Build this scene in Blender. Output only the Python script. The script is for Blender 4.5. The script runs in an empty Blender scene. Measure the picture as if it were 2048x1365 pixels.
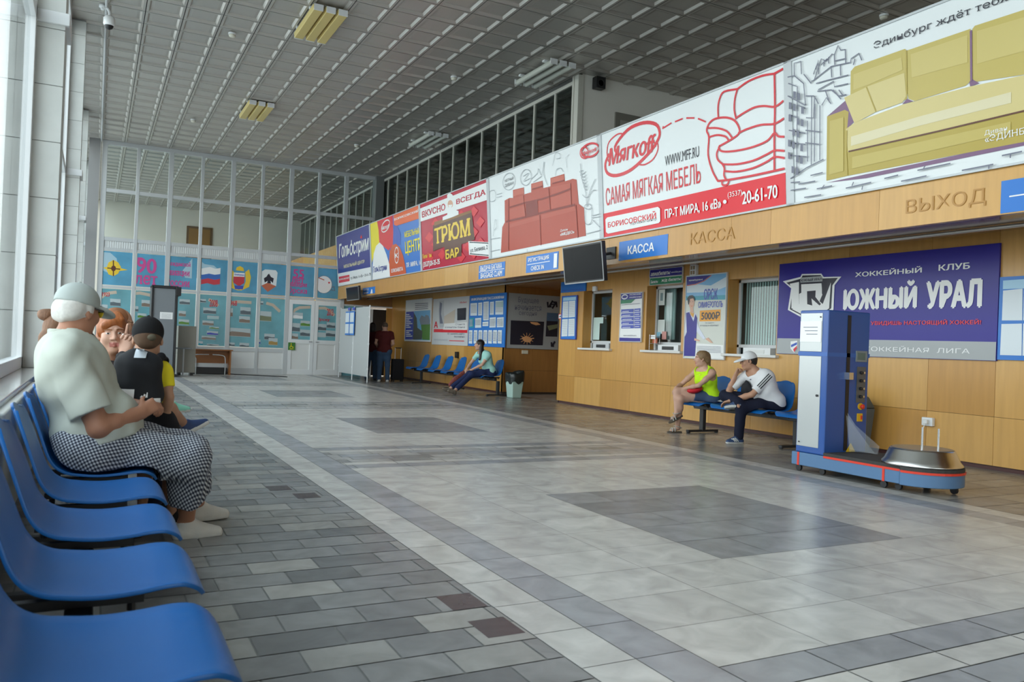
import bpy, bmesh, math, random
import numpy as np
from mathutils import Vector, Matrix
random.seed(7); np.random.seed(7)
S=bpy.context.scene; C=S.collection; D=bpy.data
PI=math.pi
# ------------------------------------------------------------------ camera, sky, exposure
EYE=1.15
cam=D.objects.new('camera',D.cameras.new('camera')); C.objects.link(cam); S.camera=cam
def cam_axes(yaw,pitch,roll):
    f=Vector((math.sin(yaw)*math.cos(pitch),math.cos(yaw)*math.cos(pitch),math.sin(pitch)))
    r=Vector((math.cos(yaw),-math.sin(yaw),0)); u=r.cross(f)
    return r*math.cos(roll)+u*math.sin(roll), -r*math.sin(roll)+u*math.cos(roll), f
_r,_u,_f=cam_axes(0.47885,0.006783,0.038566)
cam.matrix_world=Matrix(((_r.x,_u.x,-_f.x,0),(_r.y,_u.y,-_f.y,0),(_r.z,_u.z,-_f.z,EYE),(0,0,0,1)))
cam.data.sensor_width=36; cam.data.lens=1607.458/2048*36; cam.data.clip_start=.05; cam.data.clip_end=300
cam.data.dof.use_dof=True; cam.data.dof.focus_distance=9.5; cam.data.dof.aperture_fstop=5.0
W=D.worlds.new('sky'); S.world=W; W.use_nodes=True
_n=W.node_tree.nodes; _l=W.node_tree.links
_bg=_n['Background']; _bg.inputs['Strength'].default_value=3.0
_tc=_n.new('ShaderNodeTexCoord'); _sx=_n.new('ShaderNodeSeparateXYZ'); _cr=_n.new('ShaderNodeValToRGB')
_l.new(_tc.outputs['Generated'],_sx.inputs[0]); _l.new(_sx.outputs['Z'],_cr.inputs[0]); _l.new(_cr.outputs[0],_bg.inputs['Color'])
_cr.color_ramp.elements[0].position=0.0; _cr.color_ramp.elements[0].color=(1,1,.985,1)
_cr.color_ramp.elements[1].position=.75; _cr.color_ramp.elements[1].color=(.82,.91,1,1)
S.view_settings.view_transform='Standard'; S.view_settings.look='None'; S.view_settings.gamma=1; S.view_settings.use_curve_mapping=False
S.view_settings.exposure=0.55
S.cycles.use_denoising=True; S.cycles.max_bounces=9; S.cycles.diffuse_bounces=5; S.cycles.glossy_bounces=4; S.cycles.transparent_max_bounces=12; S.cycles.transmission_bounces=6
S.cycles.caustics_reflective=False; S.cycles.caustics_refractive=False; S.cycles.sample_clamp_indirect=6
def portal(name,loc,rot,sx,sy):
    l=D.lights.new(name,'AREA'); l.shape='RECTANGLE'; l.size=sx; l.size_y=sy; l.cycles.is_portal=True
    o=D.objects.new(name,l); o.location=loc; o.rotation_euler=rot; C.objects.link(o)
portal('window_daylight',(-.70,14.75,3.6),(0,-PI/2,0),5.6,45.5)
portal('entrance_daylight',(4.75,-8.15,1.85),(PI/2,0,0),6.4,2.8)  # portal for the opening added behind the camera to light camera-facing surfaces
# ------------------------------------------------------------------ helpers
MAT={}
def mat(name,col,rough=.5,metal=0,spec=.5,noise=0,scale=8,bump=0,coat=0,emit=0,stretch=(1,1,1),alpha=1):
    if name in MAT: return MAT[name]
    m=D.materials.new(name); m.use_nodes=True; nt=m.node_tree; b=nt.nodes['Principled BSDF']
    b.inputs['Base Color'].default_value=(*col,1); b.inputs['Roughness'].default_value=rough; b.inputs['Metallic'].default_value=metal
    b.inputs['Specular IOR Level'].default_value=spec; b.inputs['Coat Weight'].default_value=coat; b.inputs['Coat Roughness'].default_value=.15
    b.inputs['Alpha'].default_value=alpha
    if emit: b.inputs['Emission Color'].default_value=(*col,1); b.inputs['Emission Strength'].default_value=emit
    if noise or bump:
        tc=nt.nodes.new('ShaderNodeTexCoord'); mp=nt.nodes.new('ShaderNodeMapping'); mp.inputs['Scale'].default_value=stretch
        nz=nt.nodes.new('ShaderNodeTexNoise'); nz.inputs['Scale'].default_value=scale; nz.inputs['Detail'].default_value=5
        nt.links.new(tc.outputs['Object'],mp.inputs[0]); nt.links.new(mp.outputs[0],nz.inputs['Vector'])
        if noise:
            mx=nt.nodes.new('ShaderNodeMix'); mx.data_type='RGBA'; mx.blend_type='MIX'
            mx.inputs['A'].default_value=(*[c*(1-noise) for c in col],1); mx.inputs['B'].default_value=(*[min(1,c*(1+noise)) for c in col],1)
            nt.links.new(nz.outputs['Fac'],mx.inputs['Factor']); nt.links.new(mx.outputs['Result'],b.inputs['Base Color'])
        if bump:
            bp=nt.nodes.new('ShaderNodeBump'); bp.inputs['Strength'].default_value=bump; bp.inputs['Distance'].default_value=.01
            nt.links.new(nz.outputs['Fac'],bp.inputs['Height']); nt.links.new(bp.outputs[0],b.inputs['Normal'])
    MAT[name]=m; return m
def glass(name,tint,refl=.06):
    if name in MAT: return MAT[name]
    m=D.materials.new(name); m.use_nodes=True; nt=m.node_tree; nt.nodes.clear()
    o=nt.nodes.new('ShaderNodeOutputMaterial'); mx=nt.nodes.new('ShaderNodeMixShader'); t=nt.nodes.new('ShaderNodeBsdfTransparent'); g=nt.nodes.new('ShaderNodeBsdfGlossy')
    lw_=nt.nodes.new('ShaderNodeLayerWeight'); pw=nt.nodes.new('ShaderNodeMath'); pw.operation='POWER'; pw.inputs[1].default_value=4
    fr=nt.nodes.new('ShaderNodeMath'); fr.operation='MULTIPLY_ADD'; fr.inputs[1].default_value=.85; fr.inputs[2].default_value=refl/2
    nt.links.new(lw_.outputs['Facing'],pw.inputs[0]); nt.links.new(pw.outputs[0],fr.inputs[0])
    t.inputs[0].default_value=(*tint,1); g.inputs['Roughness'].default_value=.02
    nt.links.new(fr.outputs[0],mx.inputs[0]); nt.links.new(t.outputs[0],mx.inputs[1]); nt.links.new(g.outputs[0],mx.inputs[2]); nt.links.new(mx.outputs[0],o.inputs[0])
    MAT[name]=m; return m
def tinted(name,rough=.35,spec=.5,noise=.18,scale=9,attr='tint',bump=0):
    m=D.materials.new(name); m.use_nodes=True; nt=m.node_tree; b=nt.nodes['Principled BSDF']
    a=nt.nodes.new('ShaderNodeAttribute'); a.attribute_name=attr
    tc=nt.nodes.new('ShaderNodeTexCoord'); nz=nt.nodes.new('ShaderNodeTexNoise'); nz.inputs['Scale'].default_value=scale; nz.inputs['Detail'].default_value=6; nz.inputs['Distortion'].default_value=.8
    mr=nt.nodes.new('ShaderNodeMapRange'); mr.inputs['From Min'].default_value=.3; mr.inputs['From Max'].default_value=.7; mr.inputs['To Min'].default_value=1-noise; mr.inputs['To Max'].default_value=1+noise
    mx=nt.nodes.new('ShaderNodeMix'); mx.data_type='RGBA'; mx.blend_type='MULTIPLY'; mx.inputs['Factor'].default_value=1
    nt.links.new(tc.outputs['Object'],nz.inputs['Vector']); nt.links.new(nz.outputs['Fac'],mr.inputs[0]); nt.links.new(a.outputs['Color'],mx.inputs['A']); nt.links.new(mr.outputs[0],mx.inputs['B'])
    nt.links.new(mx.outputs['Result'],b.inputs['Base Color']); b.inputs['Roughness'].default_value=rough; b.inputs['Specular IOR Level'].default_value=spec
    MAT[name]=m; return m
class MB:
    def __init__(s): s.v=[];s.f=[];s.m=[];s.mats=[]
    def mi(s,m):
        if m is None: return 0
        if m not in s.mats: s.mats.append(m)
        return s.mats.index(m)
    def add(s,vs,fs,m=None):
        o=len(s.v); s.v+=[tuple(p) for p in vs]; i=s.mi(m)
        for f in fs: s.f.append([a+o for a in f]); s.m.append(i)
        return s
    def box(s,a,b,m=None):
        x0,y0,z0=[min(p,q) for p,q in zip(a,b)]; x1,y1,z1=[max(p,q) for p,q in zip(a,b)]
        return s.add([(x0,y0,z0),(x1,y0,z0),(x1,y1,z0),(x0,y1,z0),(x0,y0,z1),(x1,y0,z1),(x1,y1,z1),(x0,y1,z1)],[(0,3,2,1),(4,5,6,7),(0,1,5,4),(1,2,6,5),(2,3,7,6),(3,0,4,7)],m)
    def obox(s,c,ax,hs,m=None):
        c=Vector(c); A=[Vector(a).normalized()*h for a,h in zip(ax,hs)]
        vs=[c+A[0]*i+A[1]*j+A[2]*k for k in(-1,1) for j in(-1,1) for i in(-1,1)]
        return s.add(vs,[(0,2,3,1),(4,5,7,6),(0,1,5,4),(1,3,7,5),(3,2,6,7),(2,0,4,6)],m)
    def tube(s,pts,r,m=None,n=10,cap=True):
        pts=[Vector(p) for p in pts]; R=r if isinstance(r,(list,tuple)) else [r]*len(pts); vs=[]; fs=[]
        up=None
        for i,p in enumerate(pts):
            t=(pts[min(i+1,len(pts)-1)]-pts[max(i-1,0)]).normalized()
            if up is None: up=t.orthogonal().normalized()
            a=(up-t*up.dot(t)); a=a.normalized() if a.length>1e-6 else t.orthogonal().normalized(); up=a; b=t.cross(a)
            for k in range(n): vs.append(p+(a*math.cos(2*PI*k/n)+b*math.sin(2*PI*k/n))*R[i])
        for i in range(len(pts)-1):
            for k in range(n): fs.append((i*n+k,i*n+(k+1)%n,(i+1)*n+(k+1)%n,(i+1)*n+k))
        if cap: fs.append(tuple(range(n))[::-1]); fs.append(tuple(range((len(pts)-1)*n,len(pts)*n)))
        return s.add(vs,fs,m)
    def lathe(s,c,prof,m=None,n=28,axis=(0,0,1)):
        ax=Vector(axis).normalized(); a=ax.orthogonal().normalized(); b=ax.cross(a); c=Vector(c); vs=[];fs=[]
        for r,z in prof:
            for k in range(n): vs.append(c+ax*z+(a*math.cos(2*PI*k/n)+b*math.sin(2*PI*k/n))*max(r,1e-4))
        for i in range(len(prof)-1):
            for k in range(n): fs.append((i*n+k,i*n+(k+1)%n,(i+1)*n+(k+1)%n,(i+1)*n+k))
        fs.append(tuple(range(n))[::-1]); fs.append(tuple(range((len(prof)-1)*n,len(prof)*n)))
        return s.add(vs,fs,m)
    def prism(s,poly,O,U,V,N,d,m=None):
        O,U,V,N=[Vector(q) for q in (O,U,V,N)]; n=len(poly); vs=[O+U*u+V*v for u,v in poly]+[O+U*u+V*v+N*d for u,v in poly]
        return s.add(vs,[tuple(range(n))[::-1],tuple(range(n,2*n))]+[(i,(i+1)%n,n+(i+1)%n,n+i) for i in range(n)],m)
    def build(s,name,parent=None,smooth=False,bevel=0,m=None,kind=None,segs=2):
        me=D.meshes.new(name); me.from_pydata(s.v,[],s.f); ms=s.mats or [m]
        for q in ms: me.materials.append(q)
        me.polygons.foreach_set('material_index',s.m)
        if smooth: me.polygons.foreach_set('use_smooth',[True]*len(me.polygons))
        me.update(); o=D.objects.new(name,me); C.objects.link(o)
        if parent is not None:
            o.parent=parent; o.matrix_parent_inverse=Matrix.Translation(-Vector(parent.location)) if parent.rotation_euler.z==0 else parent.matrix_basis.inverted()
        if bevel:
            b=o.modifiers.new('bevel','BEVEL'); b.width=bevel; b.segments=segs; b.limit_method='ANGLE'; b.angle_limit=.6
            if not smooth: me.polygons.foreach_set('use_smooth',[True]*len(me.polygons)); b.harden_normals=True
        if kind: o['kind']=kind
        return o
def thing(name,label,cat,loc=(0,0,0),group=None,rz=0):
    o=D.objects.new(name,None); C.objects.link(o); o.location=loc; o.rotation_euler=(0,0,rz); o.empty_display_size=.1
    return tag(o,label,cat,group)
def tag(o,label,cat,group=None):
    o['label']=label; o['category']=cat
    if group: o['group']=group
    return o
def struct(mb,name,**k): return mb.build(name,kind='structure',**k)
def copy_thing(o,delta,label=None,name=None):
    c=o.copy(); C.objects.link(c); c.location=Vector(o.location)+Vector(delta)
    if label: c['label']=label
    for ch in list(o.children):
        d=ch.copy(); C.objects.link(d); d.parent=c; d.matrix_parent_inverse=ch.matrix_parent_inverse.copy()
        for g in list(ch.children):
            e=g.copy(); C.objects.link(e); e.parent=d; e.matrix_parent_inverse=g.matrix_parent_inverse.copy()
    return c
# ------------------------------------------------------------------ the setting
XW,XF,YB,ZC,YN,YF=8.75,6.90,25.6,6.55,-8.0,37.5
wood=[mat('plywood_%s'%q,c,.26,spec=.4,noise=.16,scale=2.2,stretch=(9,9,.7),coat=.12) for q,c in (('honey',(.58,.305,.075)),('amber',(.53,.27,.065)),('pale',(.62,.345,.10)))]
wood_dark=mat('plywood_brown',(.36,.17,.05),.3,noise=.2,scale=2.2,stretch=(9,9,.7))
dark=mat('dark_gap',(.05,.035,.025),.7)
alu=mat('painted_aluminium',(.56,.58,.59),.4); alu_w=mat('white_frame',(.80,.82,.83),.35)
white=mat('white_panel',(.78,.79,.78),.45); beige=mat('beige_plaster',(.66,.62,.54),.8,noise=.05,scale=3)
marble=mat('grey_marble',(.62,.64,.62),.28,noise=.16,scale=3.5); black=mat('black_plastic',(.012,.012,.014),.4); blackm=mat('black_metal',(.02,.02,.022),.45)
pane=glass('window_glass',(.93,.97,.97)); pane_d=glass('gallery_glass',(.62,.66,.64))
# floor: one mesh of stone tiles
FV=[];FF=[];FC=[]
def ftile(x0,y0,x1,y1,c,g=.0022,j=.05):
    o=len(FV); k=1+random.uniform(-j,j); c=[q*k for q in c]
    FV.extend([(x0+g,y0+g,0),(x1-g,y0+g,0),(x1-g,y1-g,0),(x0+g,y1-g,0)]); FF.append((o,o+1,o+2,o+3)); FC.append((*c,1))
L_,G_,Dk,Br,Mx=(.54,.525,.49),(.33,.335,.345),(.27,.275,.28),(.085,.068,.07),(.40,.395,.375)
def run_x(x0,x1,y0,y1,w,colf,g=.004,off=None,j=.06):
    x=x0-(random.uniform(0,w) if off is None else off)
    while x<x1-.01:
        a,b=max(x,x0),min(x+w,x1)
        if b-a>.02: ftile(a,y0,b,y1,colf((a+b)/2,(y0+y1)/2),g,j)
        x+=w
def bond(x,y):
    r=random.random()
    return (.17,.172,.172) if r<.12 else (.22,.222,.22) if r<.36 else (.25,.25,.244) if r<.68 else (.285,.28,.262) if r<.94 else (.34,.33,.305)
y=YN; row=0
while y<YB+11.8:            # brick-bonded slabs along the windows
    run_x(-.6,1.60,y,y+.207,.33,bond,off=(row%2)*.165+random.uniform(-.02,.02)); row+=1; y+=.207
for q in [(1.41,3.18),(1.41,2.83)]+[(1.2,6.15),(1.33,5.8)]: ftile(q[0]+.005,q[1]-.0,q[0]+.175,q[1]+.207,Br,.002)
for i in range(len(FV)-16,len(FV)): FV[i]=(FV[i][0],FV[i][1],.0006)
y=YN
while y<YB+11.8:
    h=.36; ftile(1.60,y,1.84,y+h,L_); ftile(1.84,y,2.08,y+h,G_,j=.09); ftile(5.92,y,6.16,y+h,G_,j=.09); ftile(6.16,y,6.38,y+h,L_); y+=h
y=YN; row=0
while y<YB+11.8:
    run_x(6.38,8.9,y,y+.3,.6,lambda a,b:random.choice([(.25,.24,.22),(.30,.285,.255),(.21,.205,.20)]),off=(row%2)*.3); row+=1; y+=.3
for y in np.arange(14.7,17.4,.3): run_x(8.9,11,y,y+.3,.6,lambda a,b:Mx)
b=2.05-12.4
while b<YB+11:              # bays of pale slabs with a dark rectangle, framed by bands
    for (a0,a1,c) in ((b,b+.21,G_),(b-.15,b,L_),(b-1.2,b-1.0,G_),(b-1.0,b-.85,L_)): run_x(2.08,5.92,a0,a1,.5,lambda p,q,c=c:c,j=.08)
    for k in range(4): run_x(2.08,5.92,b-.85+k*.175,b-.675+k*.175,.42,lambda p,q:random.choice([Mx,G_,Mx,(.26,.26,.25)]))
    y0,y1=b+.21,b+5.0
    n=12; h=(y1-y0)/n
    for k in range(n):
        ya,yb=y0+k*h,y0+(k+1)*h
        if 3<=k<8:
            run_x(2.08,3.18,ya,yb,.55,lambda p,q:L_,off=0,g=.0014)
            run_x(3.18,4.72,ya,yb,.77,lambda p,q:Dk,off=(k%2)*.38,g=.0025,j=.12); run_x(4.72,5.92,ya,yb,.6,lambda p,q:L_,off=0,g=.0014)
        else: run_x(2.08,5.92,ya,yb,.58,lambda p,q:L_,off=0,g=.0014)
    b+=6.2
fm=tinted('stone_floor',rough=.27,spec=.5,noise=.16,scale=5)
me=D.meshes.new('floor'); me.from_pydata(FV+[(-.6,YN,-.004),(11,YN,-.004),(11,YB+12,-.004),(-.6,YB+12,-.004)],[],FF+[tuple(range(len(FV),len(FV)+4))])
ca=me.color_attributes.new('tint','FLOAT_COLOR','CORNER'); FC.append((.20,.20,.19,1))
ca.data.foreach_set('color',np.repeat(np.array(FC,np.float32),4,axis=0).ravel()); me.materials.append(fm)
fl=D.objects.new('floor',me); C.objects.link(fl); fl['kind']='structure'
# ceiling of coffered metal tiles
cv=[];cf=[]; T=.587
def coffer(x,y):
    o=len(cv); g=.006
    def ring(i,z): return [(x+i,y+i,z),(x+T-i,y+i,z),(x+T-i,y+T-i,z),(x+i,y+T-i,z)]
    for i,z in ((g,ZC),(.045,ZC+.0),(.075,ZC+.035),(.12,ZC+.028)): cv.extend(ring(i,z))
    for k in range(3):
        for a in range(4): cf.append((o+k*4+a,o+k*4+(a+1)%4,o+k*4+4+(a+1)%4,o+k*4+4+a))
    cf.append((o+12,o+13,o+14,o+15))
ny=int((YF-2)/T)+1
for i in range(-1,24):
    for j in range(ny+1): coffer(-.03+i*T,2.0+j*T)
ctile=mat('ceiling_metal',(.52,.495,.455),.36,metal=.4,noise=.06,scale=1.2)
cb=MB(); cb.add(cv,cf,ctile); cb.box((-.75,YN,ZC+.045),(14.2,YF+.2,ZC+.25),mat('ceiling_gap',(.08,.08,.08),.8)); cb.box((-.75,YN,ZC-.001),(14.2,2.0,ZC+.04),ctile)
struct(cb,'ceiling')
tb=MB(); tb.tube([(-.03,2,ZC-.03),(-.03,YB,ZC-.03)],.022,alu,8); struct(tb,'trim_1')
# left wall with marble pillars and tall windows
lw=MB(); lw.box((-.75,YN,0),(-.42,YF,.76),mat('sill_wall',(.42,.42,.40),.6)); struct(lw,'wall_left')
sl=MB(); sl.box((-.66,YN,.76),(-.38,YF,.80),mat('polished_sill',(.56,.55,.53),.12,noise=.12,scale=5)); struct(sl,'trim_2',bevel=.008)
PY=[-7.6,.2,8.2,16.0,22.4]; n=0
groove=mat('stone_joint',(.30,.31,.30),.7)
for k,py in enumerate(PY+[29.0,35.0]):
    p=MB(); z=.80
    p.box((-.74,py+.006,.78),(-.339,py+.494,ZC+.02),groove)
    while z<ZC:
        z1=min(z+.5,ZC); p.box((-.75,py,z+.004),(-.333,py+.5,z1-.004),marble); z=z1
    struct(p,'trim_%d'%(3+k))
    q=MB(); q.box((-.60,py-.03,3.84),(-.295,py+.53,3.95),alu_w); struct(q,'trim_%d'%(13+k),bevel=.01)
edges=PY+[29.0,35.0,YF]
for k in range(len(edges)-1):
    y0,y1=edges[k]+.5,edges[k+1]; w=MB(); x0,x1=-.62,-.55
    for (a,b_) in ((.80,.90),(3.85,3.97),(6.42,ZC)): w.box((x0,y0,a),(x1,y1,b_),alu_w)
    for yy in (y0,y1-.09): w.box((x0,yy,.80),(x1,yy+.09,ZC),alu_w)
    wo=struct(w,'window_%d'%(k+1),bevel=.006)
    g=MB(); g.box((-.60,y0+.09,.90),(-.592,y1-.09,3.85),pane); g.build('pane',wo)
    g=MB(); g.box((-.60,y0+.09,3.97),(-.592,y1-.09,6.42),pane); g.build('pane',wo)
ow=MB(); ow.box((-60,-60,-.35),(-1.2,90,-.3),mat('apron_concrete',(.50,.50,.48),.9,noise=.1,scale=.6)); ow.box((-1.2,-60,-.35),(40,-9,-.3),mat('apron_concrete',(.50,.50,.48),.9,noise=.1,scale=.6)); struct(ow,'trim_40')
# wall with ticket windows (right)
def rects(y0,y1,z0,z1,holes):
    R=[(y0,y1,z0,z1)]
    for (a,b_,c,d) in holes:
        N=[]
        for (p,q,r,s) in R:
            if b_<=p or a>=q or d<=r or c>=s: N.append((p,q,r,s)); continue
            if a>p: N.append((p,a,r,s))
            if b_<q: N.append((b_,q,r,s))
            y_0,y_1=max(a,p),min(b_,q)
            if c>r: N.append((y_0,y_1,r,c))
            if d<s: N.append((y_0,y_1,d,s))
        R=N
    return R
HO=[(12.77,13.78,1.18,2.33),(10.69,11.68,1.18,2.33),(8.56,9.58,1.17,2.33)]
seams=[14.72,14.02,13.06,12.08,10.92,9.95,9.02,8.1,7.34,6.16,5.36,4.4,3.4,2.4,1.2,0,-1.2,-2.4,-3.6,-4.8,-6,-7,YN]
wr=MB()
for (p,q,r,s) in rects(YN,14.72,.05,2.66,HO): wr.box((XW+.022,p,r),(XW+.10,q,s),dark)
for a,b_ in zip(seams[1:],seams[:-1]):
    for (z0,z1) in ((.05,.58),(.584,1.6),(1.604,2.66)) if not any(h[0]<b_ and h[1]>a for h in HO) else ((.05,.58),(.584,2.66)):
        m=random.choice(wood)
        for (p,q,r,s) in rects(a+.002,b_-.002,z0,z1,HO): wr.box((XW,p,r),(XW+.022,q,s),m)
wr.box((XW,14.72,.05),(11,14.70,2.66),wood[0]); struct(wr,'wall_right')
wa=MB()
for a,b_ in zip([25.6,24.4,23.2,22.0,20.8,19.6,18.4],[24.4,23.2,22.0,20.8,19.6,18.4,17.25]):
    for z0,z1 in ((.05,.58),(.584,2.62)): wa.box((XW,b_+.002,z0),(XW+.03,a-.002,z1),random.choice(wood))
wa.box((XW+.02,17.30,.05),(XW+.1,25.6,2.62),dark); struct(wa,'wall_recess')
wn=MB(); 
for a,b_ in ((XW,9.53),(9.53,10.4),(10.4,11.2)):
    wn.box((a+.002,17.25,.05),(b_-.002,17.28,.575),wood_dark); wn.box((a+.002,17.25,.58),(b_-.002,17.28,1.10),wood_dark); wn.box((a+.002,17.25,1.105),(b_-.002,17.28,2.62),wood_dark)
wn.box((11,14.7,0),(11.1,17.3,2.62),wood_dark); wn.box((XW,17.26,0),(11.1,17.34,2.62),dark); struct(wn,'wall_niche')
kick=mat('maroon_kick',(.075,.025,.022),.5)
bp=MB(); bp.box((XW+.03,YN,0),(XW+.06,14.70,.05),kick); bp.box((XW+.03,14.69,0),(11,14.66,.05),kick); struct(bp,'baseboard_right')
bp=MB(); bp.box((XW+.03,17.28,0),(XW+.06,25.6,.05),kick); bp.box((XW,17.27,0),(11,17.30,.05),kick); struct(bp,'baseboard_recess')
# ticket windows
teal=mat('office_blind',(.50,.66,.66),.7)
for k,(a,b_,c,d) in enumerate(HO):
    n_=len(edges)+k
    w=MB(); X0,X1=XW+.20,XW+.245
    for q in ((a,a+.05,c,d),(b_-.05,b_,c,d),(a,b_,d-.05,d),(a,b_,c+.10,c+.15)): w.box((X0,q[0],q[2]),(X1,q[1],q[3]),alu)
    wo=struct(w,'window_%d'%n_,bevel=.005)
    j=MB(); 
    for q in ((a-.02,a+.006,c,d),(b_-.006,b_+.02,c,d),(a,b_,d-.006,d+.02)): j.box((XW+.004,q[0],q[2]),(XW+.26,q[1],q[3]),wood[1])
    j.build('reveal',wo)
    g=MB(); g.box((XW+.22,a+.05,c+.15),(XW+.226,b_-.05,d-.05),glass('office_glass',(.92,.96,.95))); g.build('pane',wo)
    s_=MB(); s_.box((XW-.07,a-.06,c-.04),(XW+.26,b_+.06,c),mat('sill_white',(.70,.69,.66),.35)); s_.build('sill',wo,bevel=.006)
    t=MB(); t.box((XW+.12,(a+b_)/2-.28,c),(XW+.25,(a+b_)/2+.28,c+.10),alu_w if k else alu); t.box((XW+.115,(a+b_)/2-.16,c+.015),(XW+.13,(a+b_)/2+.16,c+.075),black if k!=2 else white); t.build('cash_tray',wo)
    if k==0:
        v=MB(); v.box((XW+.212,b_-.30,c+.17),(XW+.216,b_-.07,c+.62),mat('paper_teal',(.55,.70,.66),.7)); v.build('paper_sheet',wo); v=MB(); v.box((XW+.212,b_-.42,c+.50),(XW+.215,b_-.30,c+.62),mat('paper_teal',(.55,.70,.66),.7)); v.build('paper_sheet',wo)
    if k==1:
        v=MB(); v.box((XW+.212,b_-.24,d-.34),(XW+.216,b_-.07,d-.06),mat('paper_pale',(.66,.72,.70),.7)); v.box((XW+.209,b_-.19,d-.26),(XW+.213,b_-.12,d-.12),mat('paper_photo',(.2,.3,.32),.7)); v.build('paper_sheet',wo)
        v=MB(); v.box((XW+.212,b_-.27,c+.30),(XW+.216,b_-.07,c+.55),mat('paper_pale',(.66,.72,.70),.7)); v.build('paper_sheet',wo); v=MB(); v.box((XW+.205,b_-.16,c+.22),(XW+.212,b_-.06,c+.33),mat('paper_blue',(.25,.55,.72),.6)); v.build('paper_sheet',wo); v=MB(); v.box((XW+.205,b_-.33,c+.20),(XW+.212,b_-.21,c+.34),mat('paper_red',(.62,.30,.27),.6)); v.build('paper_sheet',wo)
    if k==2:
        v=MB(); 
        for i in range(17):
            y0=a+.05+i*.054; v.add([(XW+.30,y0,c+.13),(XW+.315,y0+.05,c+.13),(XW+.315,y0+.05,d-.04),(XW+.30,y0,d-.04)],[(0,1,2,3)],teal)
        v.build('vertical_blind',wo)
    if k==1:
        v=MB()
        for i in range(6): v.tube([(XW+.36+.02*(i%2),b_-.10-i*.045,c+.2),(XW+.36+.02*(i%2),b_-.10-i*.045,d)],.028,teal,8)
        v.build('curtain',wo,smooth=True)
of=MB(); dw=mat('office_dark',(.10,.11,.11),.8)
of.box((XW+2.2,YN,0),(XW+2.25,14.6,2.66),dw); of.box((XW+.3,YN,0),(XW+2.2,14.6,.02),dw); of.box((XW+.1,YN,2.66),(XW+2.2,14.6,2.68),dw); struct(of,'wall_office')
# fascia and sloped soffit
fa=MB(); 
ys=[-8,-6.5,-5,-3.5,-2,-.5,1.0,2.4,3.9,5.45,6.9,7.55,9.0,10.2,11.5,12.9,14.1,15.4,16.7,18,19.3,20.6,21.9,23.2,24.5,25.6]
for a,b_ in zip(ys[:-1],ys[1:]): fa.box((XF,a+.0015,2.45),(XF+.03,b_-.0015,3.10),random.choice(wood))
fa.box((XF+.02,YN,2.455),(XF+.10,YB,3.10),wood_dark)
for a in range(7): fa.box((XF,25.66+a*1.7,2.45),(XF+.03,25.66+a*1.7+1.69,4.25),random.choice(wood))
struct(fa,'wall_fascia')
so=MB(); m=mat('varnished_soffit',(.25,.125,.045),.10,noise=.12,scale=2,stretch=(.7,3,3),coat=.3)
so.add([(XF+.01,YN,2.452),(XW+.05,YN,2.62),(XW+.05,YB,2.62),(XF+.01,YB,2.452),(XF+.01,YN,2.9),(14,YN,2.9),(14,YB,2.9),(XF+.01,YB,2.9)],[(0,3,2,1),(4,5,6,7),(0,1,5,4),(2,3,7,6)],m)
so.box((XW+.05,14.72,2.6),(11.1,17.25,2.7),wood_dark); struct(so,'ceiling_soffit')
pp=MB(); pp.tube([(7.9,YN,2.515),(7.9,YB,2.515)],.021,mat('rail_metal',(.55,.53,.50),.35,metal=.6),10); struct(pp,'trim_41',smooth=True)
# upper gallery: glazing, white return wall, far walls
gx=8.28; gp=[13.77+.0]+[14.39+.887*i for i in range(13)]
cream=mat('cream_frame',(.60,.59,.53),.45)
gys=[13.5]+gp[1:]+[25.95+.887*i for i in range(13)]+[37.45]
k=42
for i,yy in enumerate(gys[1:-1]):
    p=MB(); p.box((gx-.03,yy-.025,2.9),(gx+.03,yy+.025,6.45),cream); struct(p,'trim_%d'%k); k+=1
p=MB(); p.box((gx-.05,13.45,2.9),(gx+.08,13.60,ZC),cream); p.box((gx-.07,13.60,2.9),(gx+.02,13.66,ZC),cream); struct(p,'trim_%d'%k,bevel=.01); k+=1
p=MB(); p.box((gx-.04,13.6,6.40),(gx+.04,YF,6.47),cream); p.box((gx-.03,13.6,6.47),(gx+.03,YF,ZC+.02),mat('gallery_dark',(.10,.10,.095),.7)); struct(p,'trim_%d'%k); k+=1
gw=MB(); gw.box((gx-.004,13.65,2.9),(gx+.004,YF,6.40),pane_d); wo=struct(gw,'window_20')
rw=MB(); rw.box((gx+.06,13.48,2.9),(14,13.62,ZC+.1),mat('return_plaster',(.82,.80,.74),.8,noise=.04,scale=2)); rw.box((14,YN,2.9),(14.1,YF,ZC+.25),beige); struct(rw,'wall_gallery')
dr=MB(); dr.box((9.13,13.44,2.9),(10.1,13.48,5.95),mat('gallery_door_frame',(.20,.19,.165),.6)); dr.box((9.25,13.42,2.9),(10.0,13.45,5.8),mat('gallery_door',(.33,.32,.29),.6)); struct(dr,'door_5')
ff=MB(); ff.box((XF+.03,YB,2.7),(14,YF,2.9),dark); struct(ff,'trim_90')
fw=MB(); fw.box((-.75,YF,0),(14.2,YF+.1,ZC+.25),mat('far_plaster',(.80,.76,.67),.8,noise=.04,scale=2)); struct(fw,'wall_far')
dr=MB(); dr.box((3.37,YF-.06,3.6),(4.42,YF,5.84),mat('door_frame_brown',(.16,.085,.03),.5)); dr.box((3.46,YF-.08,3.6),(4.33,YF-.05,5.75),mat('door_ochre',(.30,.155,.035),.5)); do=struct(dr,'door_6')
hd=MB(); hd.tube([(4.20,YF-.12,4.75),(4.08,YF-.12,4.75)],.02,black); hd.build('door_handle',do)
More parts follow.
